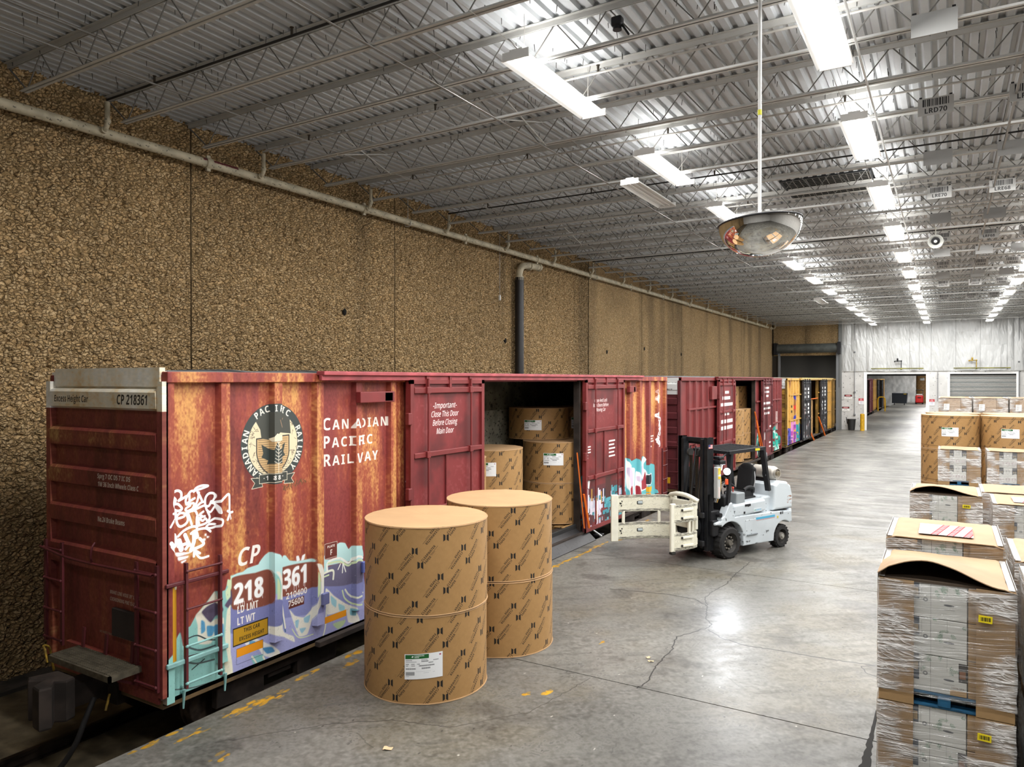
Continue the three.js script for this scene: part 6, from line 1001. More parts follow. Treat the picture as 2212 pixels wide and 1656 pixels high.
// ---------------------------------------------------------------- the roll clamp truck; x to its own left (towards the aisle), z forward
{
  const t = thing('forklift', 'white forklift with a cream roll clamp, black mast and gas cylinder, headlamp lit', 'forklift', [-4.67, 0, -16.67], Math.atan2(-0.416, 0.909));
  const white = worn(0xc6ced3, 0xb4bcc2, { metres: 1.6, scale: 6, sharp: 0.9, spots: 0.22, spot: 0x8c9094, rough: 0.38 }), rustyWhite = (() => {
    const [c, g] = canvas(512, 512); g.fillStyle = '#c9d1d6'; g.fillRect(0, 0, 512, 512);
    for (let i = 0; i < 90; i++) { const x = rr(330, 500), y = [70, 300, 360, 410][rnd() * 4 | 0] + rr(-16, 16); g.fillStyle = ['#7a3b1c', '#5a2c18', '#94532c', '#d8dcdc'][rnd() * 4 | 0]; g.globalAlpha = rr(0.4, 0.9); g.fillRect(x, y, rr(6, 50), rr(2, 9)); } g.globalAlpha = 1;
    return std(0xffffff, 0.38, 0, { map: texture(c) });
  })();
  const black = worn(0x222327, 0x17181b, { metres: 0.8, scale: 8, rough: 0.45, metal: 0.2 }), rubber = worn(0x1f1e1e, 0x2b2826, { metres: 0.6, scale: 9, rough: 0.85 }), cream = worn(0xece9d8, 0xe0dcc6, { metres: 0.9, scale: 7, sharp: 0.8, rough: 0.5 }), creamWorn = (() => {
    const [c] = canvas(512, 512); paintPixels(c, (x, y) => { const n = fbm(x / 60, y / 60, 4096, 4096, 4, 95), s = fbm(x / 30, y / 5, 4096, 4096, 3, 96), v = y / 512, band = (v < 0.16 || v > 0.84 ? 1 : 0) * smooth(0.25, 0.5, 1 - Math.abs(x / 512 - 0.5) * 1.4); let p = lerp3(rgb(0xebe8d6), rgb(0xd9d5bf), n); p = lerp3(p, rgb(0x54524c), 0.85 * band * smooth(0.36, 0.52, s)); return lerp3(p, rgb(0x6a665c), 0.5 * smooth(0.7, 0.76, fbm(x / 12, y / 12, 4096, 4096, 3, 97))); });
    return std(0xffffff, 0.5, 0, { map: texture(c) });
  })();
  const P = (b, n, m, q) => b.mesh(n, m, t, q), side = (x0) => M4().makeBasis(V(0, 0, 1), V(0, 1, 0), V(-1, 0, 0)).setPosition(x0, 0, 0);   // shapes drawn as (z, y), extruded towards -x
  // chassis: one profile with both wheel arches
  const body = new THREE.Shape(); body.moveTo(-2.24, 0.62); body.lineTo(-2.2, 0.98); body.lineTo(-0.1, 0.98); body.lineTo(0.14, 0.9); body.lineTo(0.4, 0.84); body.lineTo(0.42, 0.8); body.absarc(0, 0.36, 0.47, 1.1, Math.PI, false); body.lineTo(-0.47, 0.24); body.lineTo(-1.62, 0.22); body.absarc(-1.94, 0.27, 0.34, Math.PI, 0.05, true);
  body.lineTo(-2.26, 0.62);
  const lower = new THREE.Shape(); lower.moveTo(-1.56, 0.21); lower.lineTo(-1.58, 0.4); lower.absarc(-1.94, 0.28, 0.37, 0.32, 2.2, false); lower.lineTo(-2.27, 0.6); lower.lineTo(-2.24, 0.86); lower.lineTo(-1.5, 0.9); lower.lineTo(-0.3, 0.92); lower.lineTo(0.3, 0.88); lower.lineTo(0.5, 0.84); lower.lineTo(0.5, 0.8); lower.lineTo(0.3, 0.78); lower.absarc(0, 0.36, 0.47, 0.95, 2.75, false); lower.lineTo(-0.46, 0.23); lower.closePath();
  P(mb().extrude(lower, 1.16, side(0.58), 0.02, 2), 'chassis', white);
  for (const s of [1, -1]) P(mb().extrude([[-0.16, 0.86], [0.3, 0.86], [0.3, 0.93], [0.2, 0.97], [0.02, 1.24], [-0.06, 1.25], [-0.16, 0.9]], 0.2, side(s > 0 ? 0.58 : -0.38), 0.018, 2), 'cowl', white);
  P(mb().rbox(0.98, 0.29, 1.16, 0.06, 0.07, 1.06, -0.72, 0.04, 0, 0, 3), 'hood', white);
  eachOf('latch', black, t, mb().rbox(0.012, 0.05, 0.2, 0.004, 0.565, 1.14, -0.62), mb().rbox(0.012, 0.05, 0.05, 0.004, 0.566, 0.98, -0.5));
  const [uc, ug] = canvas(256, 64); ug.fillStyle = '#c6ced3'; ug.fillRect(0, 0, 256, 64); ug.font = 'bold italic 40px sans-serif'; ug.fillStyle = '#3f9a74'; ug.fillText('UNI', 14, 46); ug.fillStyle = '#4f9fc4'; ug.fillText('CARRIERS', 74, 46, 170);
  P(mb().box(0.006, 0.075, 0.3, 0.563, 1.0, -0.97), 'nameplate', std(0xffffff, 0.4, 0, { map: texture(uc) }), { uv: (x, y, z) => [(-0.82 - z) / 0.3, (y - 0.9625) / 0.075] });
  P(mb().box(0.006, 0.055, 0.7, 0.583, 0.8, -1.24), 'stripe', std(0x4fa3c4, 0.4)); P(mb().box(0.006, 0.012, 0.7, 0.583, 0.765, -1.24), 'stripe', std(0xd89a94, 0.4));
  P(mb().rbox(0.02, 0.38, 0.44, 0.02, 0.575, 0.62, -0.72), 'step_panel', white); P(mb().rbox(0.05, 0.03, 0.38, 0.01, 0.585, 0.46, -0.74), 'step', std(0x6e7478, 0.5));
  P(mb().extrude([[-2.3, 0.92], [-2.32, 1.2], [-2.24, 1.46], [-2.1, 1.56], [-1.78, 1.6], [-1.62, 1.5], [-1.58, 0.92]], 1.14, side(0.57), 0.06, 4), 'counterweight', rustyWhite, { uv: (x, y, z) => [(-z - 1.58) / 0.75, (y - 0.92) / 0.7] });
  P(mb().rbox(1.1, 0.3, 0.14, 0.04, 0, 0.76, -2.24), 'rear_bumper', rustyWhite, { uv: (x, y, z) => [x + 0.5, y] });
  P(mb().rbox(0.006, 0.06, 0.05, 0.002, 0.582, 0.84, -1.82).rbox(0.006, 0.06, 0.03, 0.002, 0.582, 0.84, -1.89), 'decal', black); P(mb().box(0.006, 0.05, 0.04, 0.583, 0.76, -1.7), 'decal', std(0xd8c22a, 0.5));
  P(mb().rbox(0.9, 0.5, 0.4, 0.05, 0, 1.0, -1.48), 'rear_cover', white); P(mb().span(-0.4, 0.4, 0.3, 0.86, -1.4, 0.3), 'engine_bay', blackSteel);
  // wheels
  const wheel = (name, x, z, r, w, hub) => {
    const g = group(name, t, [x, r, z]), q = place(0, 0, 0, 0, 0, -Math.PI / 2);
    mb().lathe([[r * 0.62, -w / 2], [r * 0.9, -w / 2], [r * 0.985, -w / 2 + 0.03], [r, -w / 4], [r, w / 4], [r * 0.985, w / 2 - 0.03], [r * 0.9, w / 2], [r * 0.62, w / 2], [r * 0.6, 0], [r * 0.62, -w / 2]], 40, q).mesh('tyre', rubber, g, { crease: 0.6 });
    const lug = mb(); for (let i = 0; i < 20; i++) { const a = i * Math.PI / 10; for (const s of [-1, 1]) lug.add(new THREE.BoxGeometry(w * 0.36, 0.02, r * 0.13), M4().makeRotationX(a + s * 0.08).multiply(place(s * w * 0.26, r + 0.002, 0))); } lug.mesh('tread', rubber, g);
    const rim = mb().lathe([[0, w / 2 - 0.07], [r * 0.2, w / 2 - 0.07], [r * 0.24, w / 2 - 0.11], [r * 0.5, w / 2 - 0.12], [r * 0.6, w / 2 - 0.02], [r * 0.64, w / 2 - 0.005], [r * 0.64, 0], [0, 0]], 32, q);
    if (hub) for (let i = 0; i < 8; i++) { const a = i * Math.PI / 4; rim.add(new THREE.BoxGeometry(0.02, r * 0.3, 0.018), M4().makeRotationX(a).multiply(place(w / 2 - 0.1, r * 0.42, 0))); }
    rim.mesh('rim', worn(0x3b3835, 0x2a2725, { metres: 0.4, rough: 0.55, metal: 0.4 }), g);
    const nut = new THREE.CylinderGeometry(0.017, 0.019, 0.05, 8).rotateZ(Math.PI / 2), nm = std(0xa9a49a, 0.4, 0.7); for (let i = 0; i < 10; i++) { const a = i * Math.PI / 5, q = hub ? r * 0.38 : r * 0.16; addMesh(nut, 'wheel_nut', nm, g).position.set(w / 2 - 0.08, Math.cos(a) * q, Math.sin(a) * q); }
    const h = mb().cyl(hub ? r * 0.17 : r * 0.3, hub ? r * 0.2 : r * 0.34, 0.08, 20, w / 2 - 0.04, 0, 0, 0, 0, -Math.PI / 2); h.mesh('hub', hub ? std(0x6f6a62, 0.5, 0.5) : std(0x8a8680, 0.45, 0.5), g); if (!hub) mb().cyl(r * 0.14, r * 0.16, 0.1, 16, w / 2 - 0.02, 0, 0, 0, 0, -Math.PI / 2).mesh('hub_cap', std(0xb4b2aa, 0.4, 0.5), g);
  };
  for (const s of [1, -1]) { wheel('front_wheel', s * 0.41, 0, 0.355, 0.36, true); wheel('rear_wheel', s * 0.43, -1.94, 0.27, 0.22, false); }
  // overhead guard
  for (const s of [1, -1]) { P(mb().bar(V(s * 0.52, 1.2, 0.03), V(s * 0.5, 2.36, -0.12), 0.07, 0.08), 'guard_leg', black); P(mb().bar(V(s * 0.52, 1.4, -1.42), V(s * 0.5, 2.36, -1.24), 0.12, 0.07), 'guard_leg', black); P(mb().bar(V(s * 0.5, 2.36, -0.02), V(s * 0.5, 2.4, -1.32), 0.07, 0.07), 'guard_rail', black); }
  for (const z of [-0.02, -1.3]) P(mb().bar(V(-0.5, z < -1 ? 2.4 : 2.36, z), V(0.5, z < -1 ? 2.4 : 2.36, z), 0.07, 0.06), 'guard_rail', black);
  for (let i = 0; i < 9; i++) P(mb().bar(V(-0.4 + i * 0.1, 2.37, -0.02), V(-0.4 + i * 0.1, 2.41, -1.3), 0.025, 0.04), 'guard_slat', black);
  eachOf('decal', std(0xd9c62a, 0.5), t, mb().box(0.006, 0.05, 0.16, 0.54, 2.39, -1.0), mb().box(0.01, 0.06, 0.04, 0.565, 1.5, -1.4));
  P(mb().span(0.53, 0.535, 1.75, 2.3, -1.36, -1.31), 'grip_strip', std(0x9a9ca0, 0.6));
  // seat, dash, steering wheel
  P(mb().rbox(0.5, 0.14, 0.52, 0.05, 0.02, 1.3, -0.98, 0, 0, 0, 3).rbox(0.56, 0.1, 0.6, 0.04, 0.02, 1.22, -0.98), 'seat', std(0x17181a, 0.75));
  P(mb().rbox(0.48, 0.62, 0.13, 0.06, 0.02, 1.62, -1.26, -0.16, 0, 0, 4).sphere(0.2, 0.02, 1.88, -1.3, 1.05, 0.7, 0.35, 14), 'backrest', std(0x121315, 0.8));
  for (const s of [1, -1]) P(mb().tube([V(0.02 + s * 0.25, 1.36, -1.2), V(0.02 + s * 0.31, 1.46, -1.12), V(0.02 + s * 0.31, 1.5, -0.95), V(0.02 + s * 0.28, 1.44, -0.82)], 0.035, 14, 8), 'armrest', std(0x2a2b2d, 0.7));
  P(mb().tube([V(0.27, 1.4, -1.2), V(0.29, 1.64, -1.24), V(0.24, 1.86, -1.28)], 0.012, 10, 6), 'seat_piping', std(0xa9aaac, 0.5));
  P(mb().rbox(1.0, 0.5, 0.2, 0.05, 0, 1.16, -0.02, 0.15).rbox(0.7, 0.3, 0.2, 0.05, -0.05, 1.45, 0.02, 0.3), 'dashboard', std(0x1b1c1f, 0.6));
  P(mb().add(new THREE.TorusGeometry(0.17, 0.014, 8, 26), place(0, 1.66, -0.3, -1.1, 0, 0)).rod(V(0, 1.66, -0.3), V(0, 1.45, -0.05), 0.025, 8), 'steering_wheel', blackSteel);
  P(mb().rod(V(0.3, 1.3, -0.45), V(0.32, 1.5, -0.4), 0.012, 6).sphere(0.03, 0.32, 1.52, -0.4, 1, 1, 1, 8), 'lever', std(0xc43a22, 0.5));
  P(mb().rbox(0.34, 0.26, 0.3, 0.03, 0.34, 1.3, -0.45), 'side_console', std(0x8d9396, 0.5));
  // gas cylinder across the back
  { const g = group('gas_cylinder', t, [0.02, 1.76, -1.86]); mb().lathe([[0, -0.44], [0.09, -0.44], [0.1, -0.41], [0.15, -0.38], [0.165, -0.33], [0.165, 0.33], [0.15, 0.38], [0.12, 0.4], [0.12, 0.45], [0.105, 0.45], [0.105, 0.41], [0.04, 0.4], [0, 0.4]], 30, place(0, 0, 0, 0, 0, -Math.PI / 2)).mesh('tank', std(0xb9b3aa, 0.42, 0.35), g, { crease: 0.7 }); for (const x of [-0.2, 0.16]) mb().cyl(0.172, 0.172, 0.05, 24, x, 0, 0, 0, 0, Math.PI / 2).mesh('band', blackSteel, g); mb().cyl(0.04, 0.04, 0.08, 12, 0.44, 0, 0, 0, 0, Math.PI / 2).cyl(0.06, 0.06, 0.02, 14, 0.47, 0, 0, 0, 0, Math.PI / 2).mesh('valve', std(0xa59a84, 0.4, 0.6), g); mb().rbox(0.6, 0.06, 0.3, 0.02, 0, -0.18, 0).mesh('cradle', blackSteel, g); }
  // mast
  for (const s of [1, -1]) { P(mb().extrude([[-0.05, -0.09], [0.05, -0.09], [0.05, -0.07], [-0.03, -0.07], [-0.03, 0.07], [0.05, 0.07], [0.05, 0.09], [-0.05, 0.09]], 2.5, M4().makeBasis(V(-s, 0, 0), V(0, 0, 1), V(0, 1, 0)).setPosition(s * 0.38, 0.22, 0.5)).span(s * 0.43, s * 0.41, 0.22, 2.72, 0.4, 0.6), 'mast_upright', black); P(mb().span(s * 0.31, s * 0.24, 0.26, 2.68, 0.46, 0.62), 'inner_upright', black); P(mb().rod(V(s * 0.34, 0.4, 0.37), V(s * 0.34, 2.0, 0.37), 0.045, 14).rod(V(s * 0.34, 2.0, 0.37), V(s * 0.34, 2.68, 0.37), 0.028, 12), 'lift_cylinder', black); P(mb().rod(V(s * 0.4, 0.5, 0.36), V(s * 0.45, 1.0, 0.0), 0.04, 10), 'tilt_cylinder', blackSteel); }
  for (const [y, hh, z] of [[2.66, 0.09, 0.5], [2.58, 0.06, 0.42], [1.5, 0.09, 0.38], [0.34, 0.12, 0.5]]) P(mb().rbox(0.84, hh, 0.05, 0.01, 0, y, z), 'cross_member', black);
  P(mb().span(-0.12, -0.05, 0.5, 2.3, 0.52, 0.56).span(0.05, 0.12, 0.5, 2.3, 0.52, 0.56), 'lift_chain', worn(0x3a342c, 0x1a1816, { metres: 0.1, scale: 8, rough: 0.5, metal: 0.5 }));
  for (const [x, c] of [[-0.18, 0x1c1c1e], [-0.02, 0x2a2a2c], [0.16, 0x151517], [0.2, 0x3a3128]]) P(mb().tube([V(x, 2.5, 0.46), V(x + 0.02, 2.0, 0.56), V(x - 0.03, 1.4, 0.58), V(x + 0.06, 1.0, 0.66), V(x, 0.75, 0.74)], 0.016, 20, 6), 'hose', std(c, 0.5));
  eachOf('chain_wheel', darkSteel, t, ...[-0.15, 0.15].map((x) => mb().cyl(0.09, 0.09, 0.05, 18, x, 2.36, 0.5, 0, 0, Math.PI / 2)));
  const [fc, fg] = canvas(96, 60); for (let i = 0; i < 7; i++) { fg.fillStyle = i % 2 ? '#e8e4e0' : '#b33a44'; fg.fillRect(0, i * 60 / 7, 96, 9); } fg.fillStyle = '#2f3f74'; fg.fillRect(0, 0, 42, 32);
  P(mb().box(0.006, 0.09, 0.13, 0.434, 2.52, 0.5), 'flag_decal', std(0xffffff, 0.5, 0, { map: texture(fc) }), { uv: (x, y, z) => [(0.565 - z) / 0.13, (y - 2.475) / 0.09] });
  P(mb().rbox(0.12, 0.7, 0.1, 0.02, 0.5, 1.72, 0.36), 'control_box', std(0xc4c6c4, 0.35, 0.2)); P(mb().box(0.006, 0.14, 0.08, 0.563, 1.98, 0.36).box(0.006, 0.06, 0.08, 0.563, 1.84, 0.36), 'decal', std(0xd8b41c, 0.5)); P(mb().box(0.006, 0.22, 0.05, 0.563, 1.52, 0.37), 'decal', std(0xd8c8c4, 0.5));
  P(mb().rbox(0.26, 0.1, 0.2, 0.02, 0.42, 2.16, 0.22).rod(V(0.42, 2.2, 0.22), V(0.46, 2.36, -0.05), 0.02, 6).rbox(0.2, 0.06, 0.16, 0.015, 0.42, 2.26, 0.22), 'work_lamp_housing', black); P(mb().cyl(0.1, 0.07, 0.12, 16, 0.42, 2.05, 0.22), 'camera_dome', std(0xb9bcbc, 0.3, 0.4));
  for (const [x, c] of [[0.4, 0xd8d4cc], [0.44, 0xc8a05a], [0.36, 0x8a8a8c]]) P(mb().tube([V(x, 2.0, 0.2), V(x + 0.03, 1.7, 0.2), V(x - 0.03, 1.5, 0.15), V(x - 0.06, 1.25, 0.22)], 0.011, 14, 6), 'cable', std(c, 0.5));
  P(mb().cyl(0.035, 0.04, 0.12, 14, 0.5, 1.72, 0.04), 'amber_beacon', std(0xd2502a, 0.35));
  { // headlamp: a lit lens in its bowl, and its light
    const g = group('headlamp', t, [0.5, 1.95, 0.02]); g.rotation.y = 0.5; mb().lathe([[0, -0.07], [0.05, -0.06], [0.085, 0], [0.09, 0.03], [0.08, 0.03]], 22, place(0, 0, 0, Math.PI / 2, 0, 0)).mesh('bowl', blackSteel, g);
    const lens = mb().sphere(0.075, 0, 0, 0.03, 1, 1, 0.35, 18).mesh('lamp_lens', new THREE.MeshStandardMaterial({ color: 0xffffff, emissive: 0xf4f8ff, emissiveIntensity: 45 }), g); lens.castShadow = false;
    const s = new THREE.SpotLight(0xf4f8ff, 14, 40, 0.7, 0.6, 2); s.position.set(0, 0, 0.09); s.shadow.radius = 3; s.target.position.set(0, -0.25, 2); g.add(s, s.target); s.castShadow = true;
  }
  P(mb().rbox(0.5, 0.3, 0.3, 0.04, 0.2, 0.95, 0.34).rbox(0.2, 0.36, 0.2, 0.03, 0.42, 0.72, 0.42).cyl(0.05, 0.05, 0.12, 12, 0.5, 1.0, 0.3, 0, 0, Math.PI / 2), 'valve_block', blackSteel);
  // roll clamp: back frame, a long arm and a short arm
  P(mb().rbox(0.86, 0.12, 0.08, 0.015, 0, 0.4, 0.72).rbox(0.86, 0.12, 0.08, 0.015, 0, 1.02, 0.72).cyl(0.3, 0.3, 0.14, 28, 0, 0.72, 0.72, Math.PI / 2, 0, 0), 'rotator', black);
  const fr = group('clamp_frame', t); mb().rbox(0.1, 1.02, 0.14, 0.02, 0.26, 0.86, 0.88).rbox(0.1, 1.02, 0.14, 0.02, -0.3, 0.86, 0.88).rbox(0.7, 0.16, 0.14, 0.02, 0, 1.24, 0.88).rbox(0.7, 0.16, 0.14, 0.02, 0, 0.46, 0.88).rbox(0.7, 0.3, 0.08, 0.02, 0, 0.86, 0.84).mesh('frame_plate', cream, fr);
  mb().tube([V(0.4, 1.34, 0.86), V(0.2, 1.44, 0.95), V(-0.1, 1.46, 0.96), V(-0.36, 1.4, 0.9), V(-0.46, 1.36, 0.8)], 0.05, 20, 10).mesh('hinge_yoke', cream, fr);
  for (const y of [1.14, 0.56]) mb().rod(V(0.12, y, 0.98), V(0.46, y, 1.06), 0.065, 16).rod(V(-0.14, y, 0.96), V(0.12, y, 0.98), 0.035, 12).mesh('clamp_cylinder', cream, fr);
  mb().tube([V(0.1, 1.0, 1.0), V(0.26, 0.92, 1.06), V(0.3, 0.8, 1.04), V(0.2, 0.7, 0.98)], 0.016, 14, 6).mesh('hose', blackSteel, fr);
  const arm = (name, root, tip, sag, bands, tipW) => {  // plan arc from root to tip bulging outwards by sag
    const g = group(name, t), d = V(tip[0] - root[0], 0, tip[1] - root[1]), L = d.length(), out = [], inn = [], n = 14;
    for (let i = 0; i <= n; i++) { const f = i / n, s = sag * 4 * f * (1 - f); out.push([f * L, s + 0.03]); inn.unshift([f * L, s - 0.03 + 0.02 * Math.abs(f - 0.5)]); }
    const e = d.clone().normalize(), nrm = V(e.z, 0, -e.x).multiplyScalar(sag > 0 && root[0] > 0 ? 1 : -1); // outward side
    const basis = (y) => M4().makeBasis(e, nrm, e.clone().cross(nrm)).setPosition(root[0], y, root[1]);
    const up = e.clone().cross(nrm).y > 0;
    bands.forEach(([y0, y1]) => mb().extrude(out.concat(inn), y1 - y0, basis(up ? y0 : y1), 0.008).mesh('arm_plate', creamWorn, g, { uv: (x, y, z) => { const q = V(x - root[0], 0, z - root[1]).dot(e) / L; return [q, (y - y0) / (y1 - y0)]; } }));
    const at = (f, y, o) => V(root[0], y, root[1]).addScaledVector(e, f * L).addScaledVector(nrm, sag * 4 * f * (1 - f) + o), turn = Math.atan2(-e.z, e.x);
    const box = (b, f, y, o, lx, ly, lz) => { const p = at(f, y, o); return b.rbox(lx, ly, lz, Math.min(lx, ly, lz) * 0.3, p.x, p.y, p.z, 0, turn, 0); };
    box(mb(), 1, (bands[0][0] + bands[1][1]) / 2, 0, tipW, bands[1][1] - bands[0][0] + 0.06, 0.07).mesh('contact_pad', cream, g);
    return { g, at, box, turn, e, nrm };
  };
  const long = arm('clamp_arm', [-0.36, 0.78], [-1.02, 2.02], 0.14, [[0.38, 0.76], [1.0, 1.38]], 0.17);
  for (const f of [0.24, 0.84]) long.box(mb(), f, 0.88, 0, 0.07, 0.3, 0.05).mesh('arm_strut', cream, long.g);
  for (const y of [0.58, 1.2]) { long.box(mb(), 0.56, y, 0, 0.15, 0.09, 0.085).mesh('slot', blackSteel, long.g); long.box(mb(), 0.555, y, 0, 0.12, 0.065, 0.1).mesh('slot_pad', std(0xb9c4c8, 0.35, 0.3), long.g); for (const [df, dy] of [[0, 0.05], [0.02, 0], [0.01, -0.05], [0.035, 0.01]]) long.box(mb(), 0.87 + df, y + dy, 0, 0.025, 0.03, 0.08).mesh('bolt', blackSteel, long.g); }
  const short = arm('clamp_arm', [0.42, 0.95], [0.36, 1.62], 0.07, [[0.36, 0.72], [0.95, 1.33]], 0.13);
  short.box(mb(), 0.4, 0.84, 0, 0.06, 0.3, 0.06).mesh('arm_strut', cream, short.g);
  for (const y of [0.46, 0.63, 1.05, 1.22]) { short.box(mb(), 0.5, y, 0.045, 0.3, 0.05, 0.03).mesh('rib', cream, short.g); short.box(mb(), 0.72, y, 0.05, 0.07, 0.045, 0.03).mesh('slot', blackSteel, short.g); }
  short.box(mb(), 1, 0.3, 0, 0.12, 0.05, 0.1).mesh('shoe', darkSteel, short.g);
}
// ---------------------------------------------------------------- dome mirror
{
  const t = thing('dome_mirror', 'half dome mirror hanging from the roof on a long white rod', 'mirror', [-1.84, 5.79, -8.57]); t.rotation.z = 0.07;
  const R = 0.456, D = 0.385, pts = []; for (let i = 0; i <= 30; i++) { const a = (i / 30) * Math.PI / 2; pts.push([Math.max(1e-4, R * Math.sin(a)), -D * Math.cos(a)]); }
  mb().lathe(pts, 72).mesh('dome', std(0xf0efec, 0.03, 1, { side: THREE.DoubleSide }), t, { crease: 1.2 });
  mb().add(new THREE.TorusGeometry(R, 0.012, 8, 72), place(0, 0, 0, Math.PI / 2, 0, 0)).mesh('rim', std(0x17171a, 0.5), t);
  mb().cyl(R - 0.01, R - 0.01, 0.01, 48, 0, 0.004, 0).mesh('back_plate', std(0x9a9a98, 0.6), t);
  mb().rod(V(0, 0, 0), V(0.22, 3.13, 0), 0.02, 10).mesh('rod', paintWhite, t); mb().rod(V(0.085, 1.22, 0), V(0.089, 1.28, 0), 0.023, 10).mesh('tag', std(0xd8d41e, 0.5), t);
  mb().cyl(0.05, 0.05, 0.06, 14, 0, 0.03, 0).mesh('collar', paintWhite, t);
}
// ---------------------------------------------------------------- things under the roof
{
  const [sc, sg] = canvas(1024, 768), sheet = []; sg.fillStyle = '#aeadaa'; sg.fillRect(0, 0, 1024, 768);
  const boardPrint = std(0xffffff, 0.5, 0, { map: texture(sc) }), boardBack = std(0x9b9b99, 0.5);
  const board = (x, k, txt, label) => {
    const t = thing('location_sign', label, 'sign', [x, 8.4, JOIST_Z(k) + 0.075]), n = sheet.length, cx = n % 4, cy = Math.floor(n / 4);
    if (txt) { sheet.push(txt); const g = sg; g.save(); g.translate(cx * 256, cy * 144); g.fillStyle = '#1e1e20'; let q = 34; while (q < 222) { const b = 3 + hash(q, txt.charCodeAt(2), 1) * 9; g.fillRect(q, 10, b, 60); q += b + 3 + hash(q, 4, txt.charCodeAt(3)) * 7; } g.font = 'bold 56px sans-serif'; g.textAlign = 'center'; g.fillText(txt, 128, 126); g.restore(); }
    mb().box(0.5, 0.28, 0.012, 0, 0, 0).mesh('board', txt ? boardPrint : boardBack, t, { uv: (X, Y) => [(cx + X / 0.5 + 0.5) * 0.25, 1 - (cy + 0.5 - Y / 0.28) * 144 / 768] });
    for (const s of [-1, 1]) mb().box(0.04, 0.05, 0.03, s * 0.21, 0.14, -0.01).mesh('clip', blackSteel, t);
  };
  const L = 'DEFGHJ', cols = [-0.17, 1.06, 2.05], n = [70, 68, 66];
  [6, 10, 14, 18, 22, 26].forEach((k, i) => cols.forEach((x, j) => board(x, k, `LR${L[i]}${n[j]}`, `white barcode sign reading LR${L[i]}${n[j]} on a roof joist`)));
  board(-0.15, 4, '', 'blank grey back of a joist sign, first one over the aisle');
  [8, 12, 16, 20].forEach((k, i) => cols.slice(0, i < 2 ? 2 : 3).forEach((x, j) => board(x, k, '', `blank grey joist sign between rows LR${L[i]} and LR${L[i + 1]}, ${ORD[j]} from the lights`)));
  const h = thing('horn_speaker', 'grey horn loudspeaker with a dark mouth hanging among the roof joists', 'speaker', [-0.3, 8.05, -24.55]); h.rotation.x = 0.35;
  mb().lathe([[0.03, -0.26], [0.05, -0.2], [0.07, -0.08], [0.12, 0.04], [0.2, 0.1], [0.205, 0.1], [0.125, 0.03]], 28, place(0, 0, 0, Math.PI / 2, 0, 0)).mesh('horn', std(0x9a9a94, 0.5, 0, { side: THREE.DoubleSide }), h, { crease: 0.8 }); mb().cyl(0.11, 0.07, 0.02, 20, 0, 0, 0.03, Math.PI / 2, 0, 0).mesh('throat', std(0x131315, 0.7), h); mb().sphere(0.045, 0, 0, 0.08, 1, 1, 0.8, 12).mesh('phase_plug', std(0xc9c9c4, 0.4), h); mb().cyl(0.12, 0.13, 0.16, 18, 0, -0.02, -0.26, Math.PI / 2, 0, 0).rod(V(0, 0.1, -0.2), V(0, 0.4, -0.1), 0.012).mesh('driver_housing', std(0xc0beb2, 0.5), h);
  const s = thing('ceiling_sensor', 'small dark sensor box on a joist above the first lit strip light', 'sensor', [-3.7, 8.66, -8.85]);
  mb().rbox(0.15, 0.13, 0.12, 0.03, 0, 0, 0).cyl(0.05, 0.06, 0.05, 14, 0, -0.08, 0).mesh('housing', blackSteel, s); mb().rod(V(0.06, -0.04, 0), V(0.16, -0.2, 0), 0.016, 6).mesh('arm', blackSteel, s);
}
